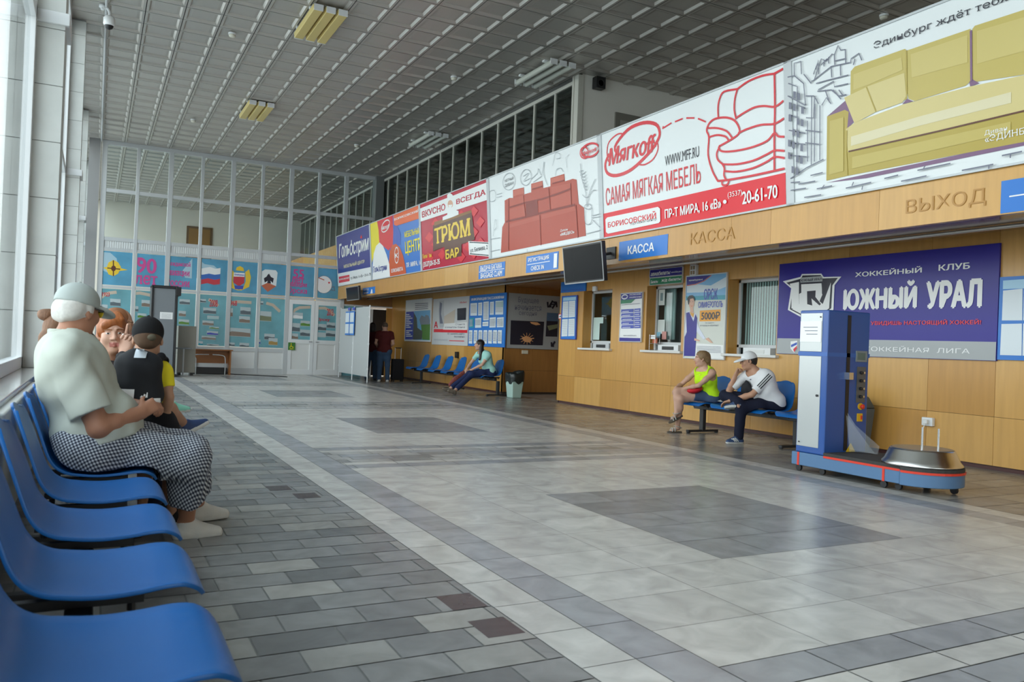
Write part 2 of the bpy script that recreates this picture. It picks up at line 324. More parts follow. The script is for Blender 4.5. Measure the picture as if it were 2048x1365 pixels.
nb=MB(); nb.box((-.75,YN-.1,0),(1.5,YN,ZC+.25),beige); nb.box((8.0,YN-.1,0),(14.2,YN,ZC+.25),beige); nb.box((1.5,YN-.1,3.3),(8.0,YN,ZC+.25),beige); nb.box((1.5,YN-.1,0),(8.0,YN,.4),beige); struct(nb,'wall_near')
w=MB()  # glazing added in the unseen near wall to let more daylight in
for a in (1.5,3.1,4.7,6.3,7.92): w.box((a,YN-.08,.4),(a+.08,YN-.02,3.3),alu_w)
for a in (.4,3.22): w.box((1.58,YN-.08,a),(7.92,YN-.02,a+.08),alu_w)
wo=struct(w,'window_32'); g=MB(); g.box((1.58,YN-.054,.48),(7.92,YN-.046,3.22),pane); g.build('pane',wo)
# glazed screen at the end of the hall
mx=[.07+.872*i for i in range(9)]
for i,x in enumerate(mx):
    h=.065 if i%2==0 else .045
    p=MB(); p.box((x-h,YB-.05,0),(x+h,YB+.05,ZC),alu) if i not in (7,) else p.box((x-h,YB-.05,2.41),(x+h,YB+.05,ZC),alu); struct(p,'trim_%d'%(91+i),bevel=.006)
p=MB(); p.box((7.98,YB-.2,2.9),(8.25,YB+.2,ZC),mat('column_grey',(.17,.18,.18),.6)); struct(p,'trim_100')
p=MB(); p.box((-.33,YB-.12,0),(-.05,YB+.1,ZC),mat('corner_post',(.28,.28,.28),.6)); struct(p,'trim_101')
p=MB(); p.box((.0,YB-.06,6.44),(8.0,YB+.06,ZC+.02),alu); struct(p,'trim_102')
corr=mat('corrugated_white',(.72,.74,.74),.5)
for i in range(9):
    x0=mx[i]+.05; x1=(mx[i+1]-.05) if i<8 else 7.98
    w=MB()
    for a,b_ in ((5.10,5.20),(3.72,3.82),(3.44,3.52))+(((2.37,2.44),) if i<8 else ()): w.box((x0-.02,YB-.04,a),(x1+.02,YB+.04,b_),alu)
    if i<6:
        w.box((x0-.02,YB-.04,.68),(x1+.02,YB+.04,.80),alu); w.box((x0-.02,YB-.04,0),(x1+.02,YB+.04,.17),alu)
    if i==8: w.box((x0,YB-.03,2.27),(XW,YB+.03,2.31),alu); w.box((x0-.04,YB+.0,2.31),(XW+.05,YB+.03,2.62),wood_dark)
    wo=struct(w,'window_%d'%(21+i))
    for a,b_ in ((5.20,6.44),(3.82,5.10)):
        g=MB(); g.box((x0,YB-.004,a),(x1,YB+.004,b_),pane); g.build('pane',wo)
    q=MB()
    if i<6:
        q.box((x0,YB-.01,3.52),(x1,YB+.01,3.72),corr)
        for r in range(13): q.box((x0+r*.06,YB-.02,3.52),(x0+r*.06+.03,YB-.008,3.72),corr)
        q.build('corrugated_panel',wo)
        q=MB(); q.box((x0,YB-.015,.17),(x1,YB+.015,.68),white); q.build('lower_panel',wo)
    else:
        q.box((x0,YB-.004,3.52),(x1,YB+.004,3.72),pane); q.build('pane',wo)
ART={'b0':[('P','background','navy',[0,1605,3550,1605,3528,386,2,416]),
 ('P','background','white',[2,416,3528,386,3550,0,0,0]),
 ('T','Гольфстрим','white',0.245,0.767,3.403,1.328,'bi'),
 ('T','МЕБЕЛЬНЫЙ ЦЕНТР','cream',0.753,0.52,2.927,0.667,'b'),
 ('P','picture','red',[2601,1305,2722,1380,2801,1282,2661,1268]),
 ('P','logo','red',[124,310,1330,303,1332,106,120,109]),
 ('T','БОРИСОВСКИЙ','white',0.177,0.191,1.272,0.249,'b'),
 ('T','пр. Мира, 16 «В» • 20-61-70','ink',1.454,0.133,3.477,0.231,'n')],
'b1':[('P','background','sky',[0,1605,3900,1605,3900,0,0,0]),
 ('P','picture','yellow',[0,1605,657,1591,762,1324,780,995,425,844,67,502]),
 ('P','picture','red',[658,1600,1184,1602,1956,1601,1961,1182,1890,821,1537,711,1260,807,780,995,762,1324]),
 ('P','picture','blue',[1956,1601,2313,1601,2276,1287,2516,1038,2458,769,1890,821,1961,1182]),
 ('P','logo','orange',[2008,1577,3874,1584,3864,1269,2221,1284,2034,1331]),
 ('P','picture','redorange',[1508,9,1526,392,1620,686,1834,826,2140,833,2424,704,2638,479,2766,213,2820,-4]),
 ('P','picture','white',[51,1,117,405,254,729,497,930,810,996,1093,876,1353,620,1550,354,1565,6]),
 ('T','БОРИСОВСКИЙ','white',2.077,1.431,3.863,1.505,'b'),
 ('L','logo','white',0.03,[1599,1505,1642,1490,1674,1471,1694,1449,1701,1424,1695,1397,1677,1370,1646,1343,1605,1316,1554,1293,1495,1272,1431,1255,1364,1243,1297,1236,1231,1235,1171,1239,1117,1248,1073,1263,1040,1282,1019,1304,1012,1330,1018,1357,1037,1386,1069,1413,1112,1440,1165,1464,1224,1484,1289,1500,1357,1512,1424,1518,1488,1519,1547,1514,1599,1505]),
 ('T','Мягкоff','white',1.001,1.298,1.677,1.405,'bi'),
 ('T','МЕБЕЛЬНЫЙ','yellow',2.797,0.919,3.882,1.103,'b'),
 ('T','ЦЕНТР','yellow',2.812,0.457,3.901,0.818,'b'),
 ('T','ПР. МИРА, 16','white',2.849,0.151,3.88,0.285,'b'),
 ('T','Гольфстрим','navy',0.145,0.167,1.355,0.38,'bi'),
 ('L','logo','white',0.03,[2311,523,2304,485,2291,449,2273,416,2251,387,2225,364,2196,348,2167,339,2136,337,2107,343,2080,357,2056,377,2035,404,2020,435,2010,471,2005,509,2007,548,2015,587,2028,623,2046,657,2069,685,2095,708,2123,724,2153,732,2183,734,2212,727,2239,713,2263,693,2283,666,2298,635,2308,600,2313,562,2311,523]),
 ('T','К','white',2.042,0.467,2.275,0.587,'b'),
 ('T','ЕЛИЗАВЕТА','white',1.705,0.112,2.605,0.209,'b')],
'b2':[('P','background','crimson',[0,1605,3750,1605,3750,0,0,0]),
 ('P','pattern','red',[278,772,559,887,813,754,538,638]),
 ('P','pattern','red',[237,285,519,407,774,279,498,157]),
 ('P','pattern','red',[708,1054,978,1164,1222,1030,958,920]),
 ('P','pattern','red',[1073,777,1334,888,1571,760,1315,648]),
 ('P','pattern','red',[669,578,940,694,1185,565,920,449]),
 ('P','pattern','red',[1035,308,1297,425,1535,302,1278,184]),
 ('P','pattern','red',[1473,1050,1724,1155,1952,1027,1706,921]),
 ('P','pattern','red',[1813,782,2057,889,2277,766,2039,658]),
 ('P','pattern','red',[1437,590,1689,702,1918,578,1671,466]),
 ('P','pattern','red',[1778,329,2023,442,2245,323,2005,210]),
 ('P','pattern','red',[2186,1045,2421,1148,2634,1023,2404,921]),
 ('P','pattern','red',[2504,787,2732,891,2938,771,2716,667]),
 ('P','pattern','red',[2153,601,2389,709,2602,589,2372,481]),
 ('P','pattern','red',[2472,349,2701,458,2908,342,2684,233]),
 ('P','pattern','red',[2119,156,2356,269,2571,153,2339,40]),
 ('P','pattern','red',[2853,1041,3072,1141,3272,1020,3057,921]),
 ('P','pattern','red',[3150,791,3364,892,3558,776,3349,675]),
 ('P','pattern','red',[2822,612,3042,716,3243,600,3027,496]),
 ('P','pattern','red',[3121,368,3335,473,3530,361,3320,255]),
 ('P','pattern','red',[2791,181,3012,290,3214,178,2997,68]),
 ('P','banner','white',[1,1495,3726,1517,3732,1173,15,1182]),
 ('P','signboard','umber',[824,1009,2951,1058,3062,457,2388,424,2370,179,1471,165,1449,458,775,412]),
 ('P','signboard','brown',[900,1071,2952,1074,2949,1026,893,984]),
 ('P','chef_picture','white',[1713,1570,1846,1609,2012,1527,2103,1331,2072,1202,2297,1141,2292,1067,1933,1053,1405,1047,1411,1124,1680,1142]),
 ('P','chef_picture','skin',[2013,1327,2008,1308,1996,1291,1978,1277,1954,1266,1926,1260,1895,1257,1863,1259,1830,1266,1800,1276,1773,1290,1751,1307,1735,1326,1725,1346,1723,1365,1728,1384,1741,1401,1759,1415,1784,1426,1812,1432,1843,1435,1876,1432,1908,1426,1938,1415,1964,1401,1986,1384,2002,1366,2011,1346]),
 ('P','chef_picture','white',[1761,1344,1975,1323,1855,1163]),
 ('T','ВКУСНО','crimson',0.161,1.259,1.588,1.408,'bs'),
 ('T','ВСЕГДА','crimson',2.196,1.272,3.663,1.403,'bs'),
 ('T','ТРЮМ','gold',0.898,0.564,2.882,0.93,'bs'),
 ('T','БАР','gold',1.509,0.174,2.252,0.381,'b'),
 ('T','Телефон','gold',0.093,0.294,0.677,0.399,'b'),
 ('T','(3537)20-35-35','white',0.122,0.062,1.166,0.217,'b'),
 ('P','address_plate','white',[2752,455,3737,338,3729,55,2763,172]),
 ('L','address_plate','ink',0.02,[2809,425,3700,322,3695,81,2811,189,2809,425]),
 ('T','ул. Беляева, 2','ink',2.833,0.185,3.661,0.297,'b')],
'b3':[('P','background','paper',[0,1605,3940,1605,3940,0,0,0]),
 ('P','sofa_picture','sofared',[462,87,557,568,671,649,695,1057,891,1077,1038,1056,1047,1202,1470,1184,1478,1057,1739,1054,1747,1203,2154,1192,2172,1060,2420,1053,2427,1191,2882,1184,2891,1059,3142,1060,3255,1026,3297,633,3452,548,3480,101]),
 ('P','sofa_picture','sofalight',[1067,1186,1453,1172,1455,1078,1061,1084]),
 ('P','sofa_picture','sofalight',[1762,1189,2134,1179,2144,1090,1757,1098]),
 ('P','sofa_picture','sofalight',[2445,1176,2864,1170,2876,1078,2450,1089]),
 ('P','sofa_picture','sofamid',[889,1049,1449,1039,1502,913,903,914]),
 ('P','sofa_picture','sofamid',[900,862,1479,859,1496,669,889,679]),
 ('P','sofa_picture','sofamid',[2454,1034,3056,1000,3074,907,2448,916]),
 ('P','sofa_picture','sofamid',[2445,866,3072,867,3080,654,2433,664]),
 ('P','sofa_picture','sofamid',[885,596,2008,606,2015,536,880,523]),
 ('P','sofa_picture','sofamid',[2101,603,3182,608,3211,539,2105,534]),
 ('P','sofa_picture','sofadark',[1520,881,1967,873,1972,637,1527,656]),
 ('L','sofa_picture','sofadark',0.03,[902,899,1501,901,2117,878,2693,889,3068,908]),
 ('L','sofa_picture','sofadark',0.035,[715,653,1487,643,2396,643,3184,632]),
 ('L','sofa_picture','sofadark',0.02,[2027,613,2035,83]),
 ('L','sofa_picture','sofadark',0.02,[868,1052,792,114]),
 ('L','sofa_picture','sofadark',0.02,[3073,997,3078,630]),
 ('L','sofa_picture','sofadark',0.02,[3216,627,3251,92]),
 ('L','sofa_picture','sofadark',0.015,[1449,1043,1506,641]),
 ('L','sofa_picture','sofadark',0.015,[2364,1031,2397,652]),
 ('L','sofa_picture','sofadark',0.02,[2493,1087,2876,1078]),
 ('L','sofa_picture','sofadark',0.02,[1788,1100,2148,1098]),
 ('T','Диван','white',2.709,0.24,2.949,0.284,'n'),
 ('T','«МЕДЕО»','white',2.705,0.169,3.154,0.226,'b'),
 ('L','line_drawing','grey',0.01,[1148,1326,1131,1299,1106,1275,1074,1255,1035,1239,991,1229,943,1225,894,1226,846,1234,799,1247,757,1265,720,1288,690,1314,669,1344,657,1374,655,1405,663,1435,680,1463,707,1487,740,1507,781,1523,826,1532,874,1536,923,1534,971,1525,1017,1512,1058,1493,1094,1470,1122,1444,1142,1415,1153,1386,1155,1355,1148,1326]),
 ('T','УЮТНЫЙ','ink',0.728,1.389,1.09,1.454,'n'),
 ('T','ДИВАН!','ink',0.74,1.29,1.098,1.355,'n'),
 ('L','line_drawing','grey',0.012,[1410,1265,1369,1398,1535,1487,1729,1427,1760,1281,1598,1200,1410,1265]),
 ('L','line_drawing','grey',0.01,[1469,1381,1688,1399,1484,1289,1722,1305]),
 ('L','line_drawing','grey',0.01,[1760,1281,1994,1348,2036,1419,2141,1289,2245,1504,2215,1294,2331,1087]),
 ('L','line_drawing','grey',0.01,[1833,1216,2140,1272]),
 ('L','line_drawing','grey',0.01,[2606,1196,2646,1290,2785,1292,2867,1220]),
 ('L','line_drawing','grey',0.008,[2527,1378,2626,1562,2764,1537,2778,1468,2656,1473]),
 ('L','line_drawing','grey',0.008,[2988,1265,2963,1434,3066,1465]),
 ('L','line_drawing','grey',0.01,[77,1308,307,1303,320,1129,80,1133,77,1308]),
 ('L','line_drawing','grey',0.008,[371,1217,616,1210]),
 ('L','line_drawing','grey',0.008,[367,1160,613,1154]),
 ('L','plant_drawing','grey',0.012,[3546,552,3527,776,3430,1014,3396,1259]),
 ('L','plant_drawing','grey',0.012,[3562,550,3635,760,3733,871,3813,945]),
 ('L','plant_drawing','grey',0.01,[3432,758,3554,693,3728,778,3833,763]),
 ('L','plant_drawing','grey',0.01,[3469,1135,3373,1135,3450,1082,3546,1106]),
 ('L','plant_drawing','grey',0.01,[3485,1081,3396,1083,3469,1028,3556,1057]),
 ('L','plant_drawing','grey',0.01,[3501,1028,3419,1031,3488,974,3565,1008]),
 ('L','plant_drawing','grey',0.01,[3517,974,3441,980,3507,920,3575,959]),
 ('L','plant_drawing','grey',0.01,[3532,921,3464,929,3526,867,3585,910]),
 ('L','plant_drawing','grey',0.01,[3548,868,3486,877,3545,813,3594,861]),
 ('L','plant_drawing','grey',0.012,[3483,544,3501,296,3671,300,3685,541]),
 ('L','plant_drawing','grey',0.012,[3684,534,3682,526,3676,520,3667,514,3654,510,3639,507,3622,506,3603,506,3584,507,3565,511,3546,515,3530,521,3515,528,3503,536,3494,544,3489,552,3487,560,3489,567,3496,574,3505,579,3518,584,3533,586,3550,588,3569,588,3588,586,3608,582,3626,578,3643,572,3657,565,3669,557,3678,550,3683,542,3684,534]),
 ('L','line_drawing','grey',0.01,[3692,392,3923,391]),
 ('L','line_drawing','grey',0.01,[3690,361,3921,348]),
 ('L','line_drawing','grey',0.01,[3703,328,3906,188]),
 ('L','line_drawing','grey',0.01,[3507,129,3918,141]),
 ('L','line_drawing','grey',0.01,[32,152,444,154]),
 ('L','line_drawing','grey',0.01,[46,392,479,378]),
 ('L','line_drawing','grey',0.01,[188,436,298,749,358,609,240,545]),
 ('L','line_drawing','grey',0.01,[1553,66,1549,4]),
 ('L','logo','red',0.03,[3934,1423,3945,1403,3946,1384,3937,1365,3920,1348,3895,1333,3862,1322,3823,1313,3779,1308,3732,1307,3683,1310,3635,1317,3589,1327,3547,1341,3512,1358,3483,1376,3463,1396,3452,1417,3451,1437,3459,1456,3478,1474,3505,1488,3539,1500,3580,1508,3625,1513,3673,1513,3721,1510,3769,1502,3814,1491,3854,1478,3888,1461,3915,1443,3934,1423]),
 ('L','logo','red',0.02,[3648,1381,3645,1364,3638,1349,3626,1337,3611,1326,3592,1319,3572,1314,3549,1313,3526,1316,3503,1322,3481,1331,3461,1342,3444,1357,3430,1372,3419,1390,3413,1407,3412,1425,3415,1441,3423,1456,3435,1469,3451,1480,3469,1487,3490,1491,3513,1492,3536,1489,3559,1483,3581,1474,3600,1462,3617,1448,3631,1432,3641,1415,3647,1398,3648,1381]),
 ('T','Мягкоff','red',3.451,1.367,3.89,1.423,'bi'),
 ('T','MFF.RU','red',3.576,1.259,3.77,1.259,'n')],
'b4':[('P','background','paper',[0,1605,3780,1605,3780,0,0,0]),
 ('P','banner','redad',[1,384,3710,378,3707,21,27,8]),
 ('L','logo','red',0.05,[506,1187,402,1332,732,1510,1107,1527,1393,1443,1474,1310,1414,1207,1234,1089,812,929,423,904,184,985,140,1130,250,1257]),
 ('L','logo','red',0.022,[642,1472,481,1503,256,1434,194,1288,227,1145]),
 ('L','logo','red',0.022,[1414,1207,1424,1090,1309,978,1114,940,950,975]),
 ('L','logo','red',0.02,[1292,1310,1379,1138]),
 ('T','Мягкоff','red',0.224,1.073,1.39,1.334,'bi'),
 ('T','WWW.MFF.RU','ink',1.574,0.833,2.268,0.968,'n'),
 ('T','САМАЯ МЯГКАЯ МЕБЕЛЬ','red',0.131,0.492,2.287,0.756,'n'),
 ('L','arrow','red',0.02,[1538,1353,1733,1385]),
 ('P','arrow','red',[1532,1351,1552,1388,1599,1347]),
 ('L','arrow','red',0.02,[1807,1383,1966,1388]),
 ('L','arrow','red',0.02,[2039,1378,2195,1343]),
 ('L','arrow','red',0.02,[2267,1318,2412,1243]),
 ('L','armchair_drawing','red',0.026,[2601,469,2509,612,2439,823,2462,1036,2426,1122,2439,1172,2494,1221,2598,1241,2771,1214,2912,1151,2989,1058,2995,974,2862,927,2639,887]),
 ('L','armchair_drawing','red',0.024,[2451,1155,2616,1119,2785,1044,2875,944]),
 ('L','armchair_drawing','red',0.024,[2470,1039,2610,1034,2756,986,2814,928]),
 ('L','armchair_drawing','red',0.024,[2643,1239,2643,1369,2675,1466,2754,1532,2987,1504]),
 ('L','armchair_drawing','red',0.024,[2987,1504,2940,1398,2927,1266,2955,1150]),
 ('L','armchair_drawing','red',0.024,[2987,1504,3172,1546,3396,1549,3583,1520]),
 ('L','armchair_drawing','red',0.026,[3583,1520,3578,1148,3561,860,3547,428]),
 ('L','armchair_drawing','red',0.026,[3583,1520,3714,1538]),
 ('L','armchair_drawing','red',0.024,[2956,1166,3103,1198,3263,1217,3415,1196,3578,1148,3708,1183]),
 ('L','armchair_drawing','red',0.024,[2983,976,3135,993,3357,992,3564,957,3710,986]),
 ('L','armchair_drawing','red',0.024,[2639,887,2661,835,2769,797,3005,769,3254,765,3451,789,3561,853,3619,804,3709,779]),
 ('L','armchair_drawing','red',0.024,[2651,876,2602,809,2617,729,2699,659]),
 ('L','armchair_drawing','red',0.024,[2699,655,2948,611,3221,603,3440,634,3557,655,3708,621]),
 ('L','armchair_drawing','red',0.024,[2730,566,2942,522,3215,516,3434,549,3558,581,3706,541]),
 ('L','armchair_drawing','red',0.024,[2699,659,2732,599,2722,517,2759,452]),
 ('L','armchair_drawing','red',0.026,[2601,466,2795,447,3209,429,3703,424]),
 ('L','armchair_drawing','red',0.024,[2687,455,2695,400,2780,394,2807,445]),
 ('P','logo','white',[162,313,1402,305,1449,276,1447,101,1409,81,172,66,121,96,116,288]),
 ('T','БОРИСОВСКИЙ','red',0.176,0.154,1.368,0.258,'bs'),
 ('T','торговый центр','ink',0.739,0.118,1.37,0.167,'n'),
 ('T','ПР-Т МИРА, 16 «В»','white',1.55,0.105,2.665,0.248,'b'),
 ('P','banner','white',[2762,183,2761,178,2758,173,2754,169,2749,166,2743,163,2736,162,2729,163,2722,164,2716,167,2710,171,2705,175,2702,180,2700,186,2699,191,2701,197,2703,202,2707,206,2712,209,2719,211,2725,212,2732,212,2739,210,2746,208,2751,204,2756,199,2759,194,2761,189]),
 ('T','(3537)','white',2.786,0.212,3.031,0.294,'n'),
 ('T','20-61-70','white',3.031,0.11,3.596,0.265,'b')],
'b5':[('P','background','paper',[0,1605,2588,1597,2922,-10,0,0]),
 ('P','sofa_picture','plum',[523,868,755,973,776,1016,859,963,869,739,771,681,522,836]),
 ('P','sofa_picture','plum',[501,171,993,177,2692,188,2691,150,991,137]),
 ('P','sofa_picture','olive',[523,868,751,882,798,851,775,680,790,453,769,199,496,193]),
 ('P','sofa_picture','olive',[764,442,1077,442,2557,431,2770,437,2764,179,2551,180,769,199]),
 ('P','sofa_picture','mustard',[822,972,834,1254,883,1288,1454,1291,1473,1270,1461,809,1126,772]),
 ('P','sofa_picture','mustard',[1478,1269,2101,1267,2115,1243,2094,805,2051,782,1549,772,1486,810,1471,865]),
 ('P','sofa_picture','mustard',[2122,1260,2144,1280,2719,1269,2705,719,2150,790,2109,821]),
 ('P','sofa_picture','sand',[761,683,868,723,1435,771,2093,764,2565,733,2776,699,2770,437,2557,431,1077,442,779,439]),
 ('P','sofa_picture','plum',[2087,807,2116,820,2177,769,2093,764]),
 ('P','sofa_picture','plum',[1418,775,1469,814,1533,773]),
 ('P','sofa_picture','sand',[747,1008,1029,1044,1126,772,868,715]),
 ('P','sofa_picture','sand',[1020,1046,1446,1065,1462,838,1419,790,1135,772]),
 ('P','sofa_picture','straw',[870,1213,1419,1221,1431,1099,1030,1059,863,1057]),
 ('P','sofa_picture','straw',[1517,1220,2079,1220,2074,982,1525,998]),
 ('P','sofa_picture','straw',[2163,1227,2645,1207,2637,930,2161,943]),
 ('P','sofa_picture','cream',[824,590,1592,615,2453,621,2451,530,1589,528,820,495]),
 ('P','sofa_picture','mustard',[561,810,738,809,723,256,539,247]),
 ('P','sofa_picture','mustard',[834,380,2446,373,2444,281,829,261]),
 ('L','sofa_picture','olive',0.015,[774,665,760,443,769,199]),
 ('L','sofa_picture','umber',0.015,[789,445,1742,436,2770,437]),
 ('L','sofa_picture','olive',0.012,[1020,1046,1126,772]),
 ('L','sofa_picture','olive',0.012,[1473,1270,1469,814]),
 ('L','sofa_picture','plum',0.02,[2111,1251,2108,808]),
 ('T','Эдинбург ждёт тебя','ink',1.116,1.377,2.443,1.461,'s'),
 ('T','Диван','white',2.221,0.298,2.417,0.345,'n'),
 ('T','«ЭДИНБУРГ»','white',2.223,0.232,2.754,0.299,'s'),
 ('L','line_drawing','slate',0.012,[361,1357,430,1486,433,1336]),
 ('L','line_drawing','slate',0.012,[368,1288,471,1490,530,1448,612,1496,641,1479,690,1561,721,1503,778,1493,781,1349]),
 ('L','line_drawing','slate',0.012,[347,1286,597,1371,829,1343]),
 ('L','line_drawing','slate',0.012,[597,1371,601,1256]),
 ('L','line_drawing','slate',0.012,[714,1353,715,1241]),
 ('L','line_drawing','slate',0.012,[838,1333,849,1377,944,1403,977,1323]),
 ('L','line_drawing','slate',0.012,[874,1306,896,1363]),
 ('L','line_drawing','slate',0.012,[641,1479,646,1373]),
 ('L','line_drawing','slate',0.012,[774,1399,648,1413]),
 ('L','line_drawing','slate',0.012,[394,1397,428,1453]),
 ('L','line_drawing','slate',0.012,[468,1425,551,1466]),
 ('L','line_drawing','slate',0.012,[507,1397,510,1462]),
 ('L','line_drawing','slate',0.012,[569,1412,568,1477]),
 ('L','line_drawing','slate',0.012,[397,1247,540,1241,814,1221]),
 ('L','line_drawing','slate',0.012,[425,1173,629,1208,636,1149,810,1134]),
 ('L','line_drawing','slate',0.012,[414,1160,595,1128,690,1038,786,1029]),
 ('L','line_drawing','slate',0.012,[516,1149,570,1004]),
 ('L','line_drawing','slate',0.012,[615,1123,718,999]),
 ('L','line_drawing','slate',0.012,[468,997,532,1063,589,983]),
 ('L','line_drawing','slate',0.012,[693,1102,748,1023]),
 ('L','line_drawing','slate',0.012,[102,1413,104,1549,200,1541,204,1401]),
 ('L','line_drawing','slate',0.012,[6,1423,102,1413,231,1292,251,1051]),
 ('L','line_drawing','slate',0.012,[14,1352,143,1282,107,348]),
 ('L','line_drawing','slate',0.012,[236,1392,336,1264,348,1294]),
 ('L','line_drawing','slate',0.012,[256,1151,371,1121,428,1023]),
 ('L','line_drawing','slate',0.012,[255,915,359,890,381,1118]),
 ('L','line_drawing','slate',0.012,[263,439,274,877]),
 ('L','line_drawing','slate',0.012,[314,396,339,1129]),
 ('L','line_drawing','slate',0.012,[358,421,383,1035]),
 ('L','line_drawing','slate',0.012,[431,424,448,1002]),
 ('L','line_drawing','slate',0.012,[15,294,249,374,482,423]),
 ('L','line_drawing','slate',0.012,[18,1005,137,943]),
 ('L','line_drawing','slate',0.012,[9,834,246,748]),
 ('L','line_drawing','slate',0.012,[2,697,241,630]),
 ('L','line_drawing','slate',0.012,[-5,559,255,492]),
 ('L','line_drawing','slate',0.012,[155,1075,255,1016]),
 ('L','line_drawing','slate',0.012,[7,1215,251,1051]),
 ('L','line_drawing','slate',0.012,[248,781,435,723]),
 ('L','line_drawing','slate',0.012,[241,647,428,591]),
 ('L','line_drawing','slate',0.012,[24,249,156,236]),
 ('L','line_drawing','slate',0.012,[133,214,368,210]),
 ('L','line_drawing','slate',0.012,[385,123,589,124]),
 ('L','line_drawing','slate',0.012,[447,113,489,148]),
 ('L','line_drawing','slate',0.012,[20,163,239,154]),
 ('L','line_drawing','slate',0.012,[212,56,444,52]),
 ('L','line_drawing','slate',0.012,[763,71,1071,82]),
 ('L','line_drawing','slate',0.012,[840,83,861,120]),
 ('L','line_drawing','slate',0.012,[959,24,970,62]),
 ('L','line_drawing','slate',0.012,[1222,94,1376,102]),
 ('L','line_drawing','slate',0.012,[1407,37,1674,44]),
 ('L','line_drawing','slate',0.012,[1582,111,1913,116]),
 ('L','line_drawing','slate',0.012,[1645,114,1662,140]),
 ('L','line_drawing','slate',0.012,[2020,33,2305,36]),
 ('L','line_drawing','slate',0.012,[2264,3,2267,30]),
 ('L','line_drawing','slate',0.012,[2380,96,2549,99]),
 ('L','line_drawing','slate',0.012,[2451,62,2454,94]),
 ('L','line_drawing','slate',0.012,[309,279,475,283]),
 ('P','line_drawing','slate',[95,1244,134,1227,130,1156,91,1169]),
 ('P','line_drawing','slate',[153,1212,191,1195,188,1124,149,1138]),
 ('P','line_drawing','slate',[30,1140,69,1124,65,1052,26,1065]),
 ('P','line_drawing','slate',[88,1108,127,1092,123,1021,84,1034]),
 ('P','line_drawing','slate',[203,1046,241,1030,238,959,199,972]),
 ('P','line_drawing','slate',[23,1004,62,988,58,916,19,929]),
 ('P','line_drawing','slate',[139,942,178,926,174,855,135,868]),
 ('P','line_drawing','slate',[196,912,234,896,231,826,193,838]),
 ('P','line_drawing','slate',[74,837,113,821,110,750,70,762]),
 ('P','line_drawing','slate',[132,807,171,791,167,720,129,732]),
 ('P','line_drawing','slate',[8,730,48,715,44,643,5,655]),
 ('P','line_drawing','slate',[67,700,106,685,103,614,63,625]),
 ('P','line_drawing','slate',[183,642,221,627,218,557,179,568]),
 ('P','line_drawing','slate',[1,593,41,578,37,506,-3,517]),
 ('P','line_drawing','slate',[119,535,157,521,154,449,115,460]),
 ('P','line_drawing','slate',[176,507,214,493,211,422,172,432]),
 ('P','line_drawing','slate',[53,427,93,413,89,341,49,351]),
 ('P','line_drawing','slate',[112,399,150,385,147,313,108,324])],
'hockey':[('P','background','navyad',[0,1290,3180,1290,3179,208,13,221]),
 ('P','background','silver',[13,221,3179,208,3180,0,0,0]),
 ('T','ХОККЕЙНЫЙ','white',1.309,1.025,2.258,1.104,'b'),
 ('T','КЛУБ','white',2.471,1.03,2.852,1.102,'b'),
 ('T','ЮЖНЫЙ','white',1.138,0.596,2.208,0.945,'bb'),
 ('T','УРАЛ','white',2.322,0.587,3.004,0.916,'bb'),
 ('T','ТЫ УВИДИШЬ НАСТОЯЩИЙ ХОККЕЙ!','red',1.423,0.392,3.003,0.463,'b'),
 ('T','ХОККЕЙНАЯ  ЛИГА','white',1.486,0.072,2.884,0.144,'n'),
 ('P','club_emblem','white',[79,1038,399,1082,423,1121,763,1106,803,1057,1095,1045,990,935,986,609,643,429,191,625,238,929]),
 ('P','club_emblem','ink',[145,1014,414,1057,437,1100,752,1087,792,1038,1039,1032,955,937,949,629,641,458,227,634,272,937]),
 ('P','club_emblem','white',[208,995,377,1013,384,822,400,641,256,644,246,928]),
 ('P','club_emblem','white',[387,862,426,860,419,977,771,974,793,817,749,731,805,690,928,976,913,629,640,478,270,633,397,701]),
 ('P','club_emblem','ink',[527,876,678,880,676,792,776,691,752,672,609,774,628,675,538,697]),
 ('P','club_emblem','ink',[381,963,419,969,426,860,388,842]),
 ('P','club_emblem','ink',[778,974,856,980,828,845,787,827]),
 ('P','club_emblem','silver',[405,1072,782,1071,787,999,404,1002]),
 ('T','ЮЖНЫЙ УРАЛ','ink',0.419,1.013,0.773,1.058,'b'),
 ('P','league_badge','white',[267,178,389,190,395,99,340,18,268,77]),
 ('P','league_badge','red',[318,68,388,123,383,79,339,26]),
 ('P','league_badge','blue',[275,128,383,169,385,135,282,94])],
'orsk':[('P','background','skyblue',[0,1345,950,1345,948,998,-13,1013]),
 ('P','background','cloud',[13,1187,282,1202,599,1169,946,1287,953,1131,641,1061,18,1076]),
 ('P','background','teal',[1,1018,951,1003,953,931,-5,949]),
 ('P','background','beach',[-5,949,953,931,950,0,0,0]),
 ('P','background','white',[285,239,935,217,936,5,259,2]),
 ('P','background','indigo',[4,1339,587,1334,419,1255,227,1215,11,1204]),
 ('L','background','orange',0.012,[604,1334,436,1251,237,1207,12,1195]),
 ('T','оренбуржье','white',0.058,1.258,0.402,1.295,'b'),
 ('T','ОРСК','royal',0.442,0.942,0.764,1.119,'b'),
 ('T','СИМФЕРОПОЛЬ','royal',0.315,0.809,0.896,0.919,'b'),
 ('P','price_tag','amber',[359,771,847,780,851,595,360,595]),
 ('T','5000₽','ink',0.4,0.621,0.836,0.746,'b'),
 ('T','За одного','slate',0.502,0.556,0.709,0.581,'n'),
 ('T','в город и обратно!','slate',0.387,0.508,0.81,0.543,'n'),
 ('P','hostess_picture','shirt',[11,752,135,785,283,715,333,533,280,420,38,418]),
 ('P','hostess_picture','shirt',[14,717,67,510,40,395,270,323,264,284,3,360,-7,532]),
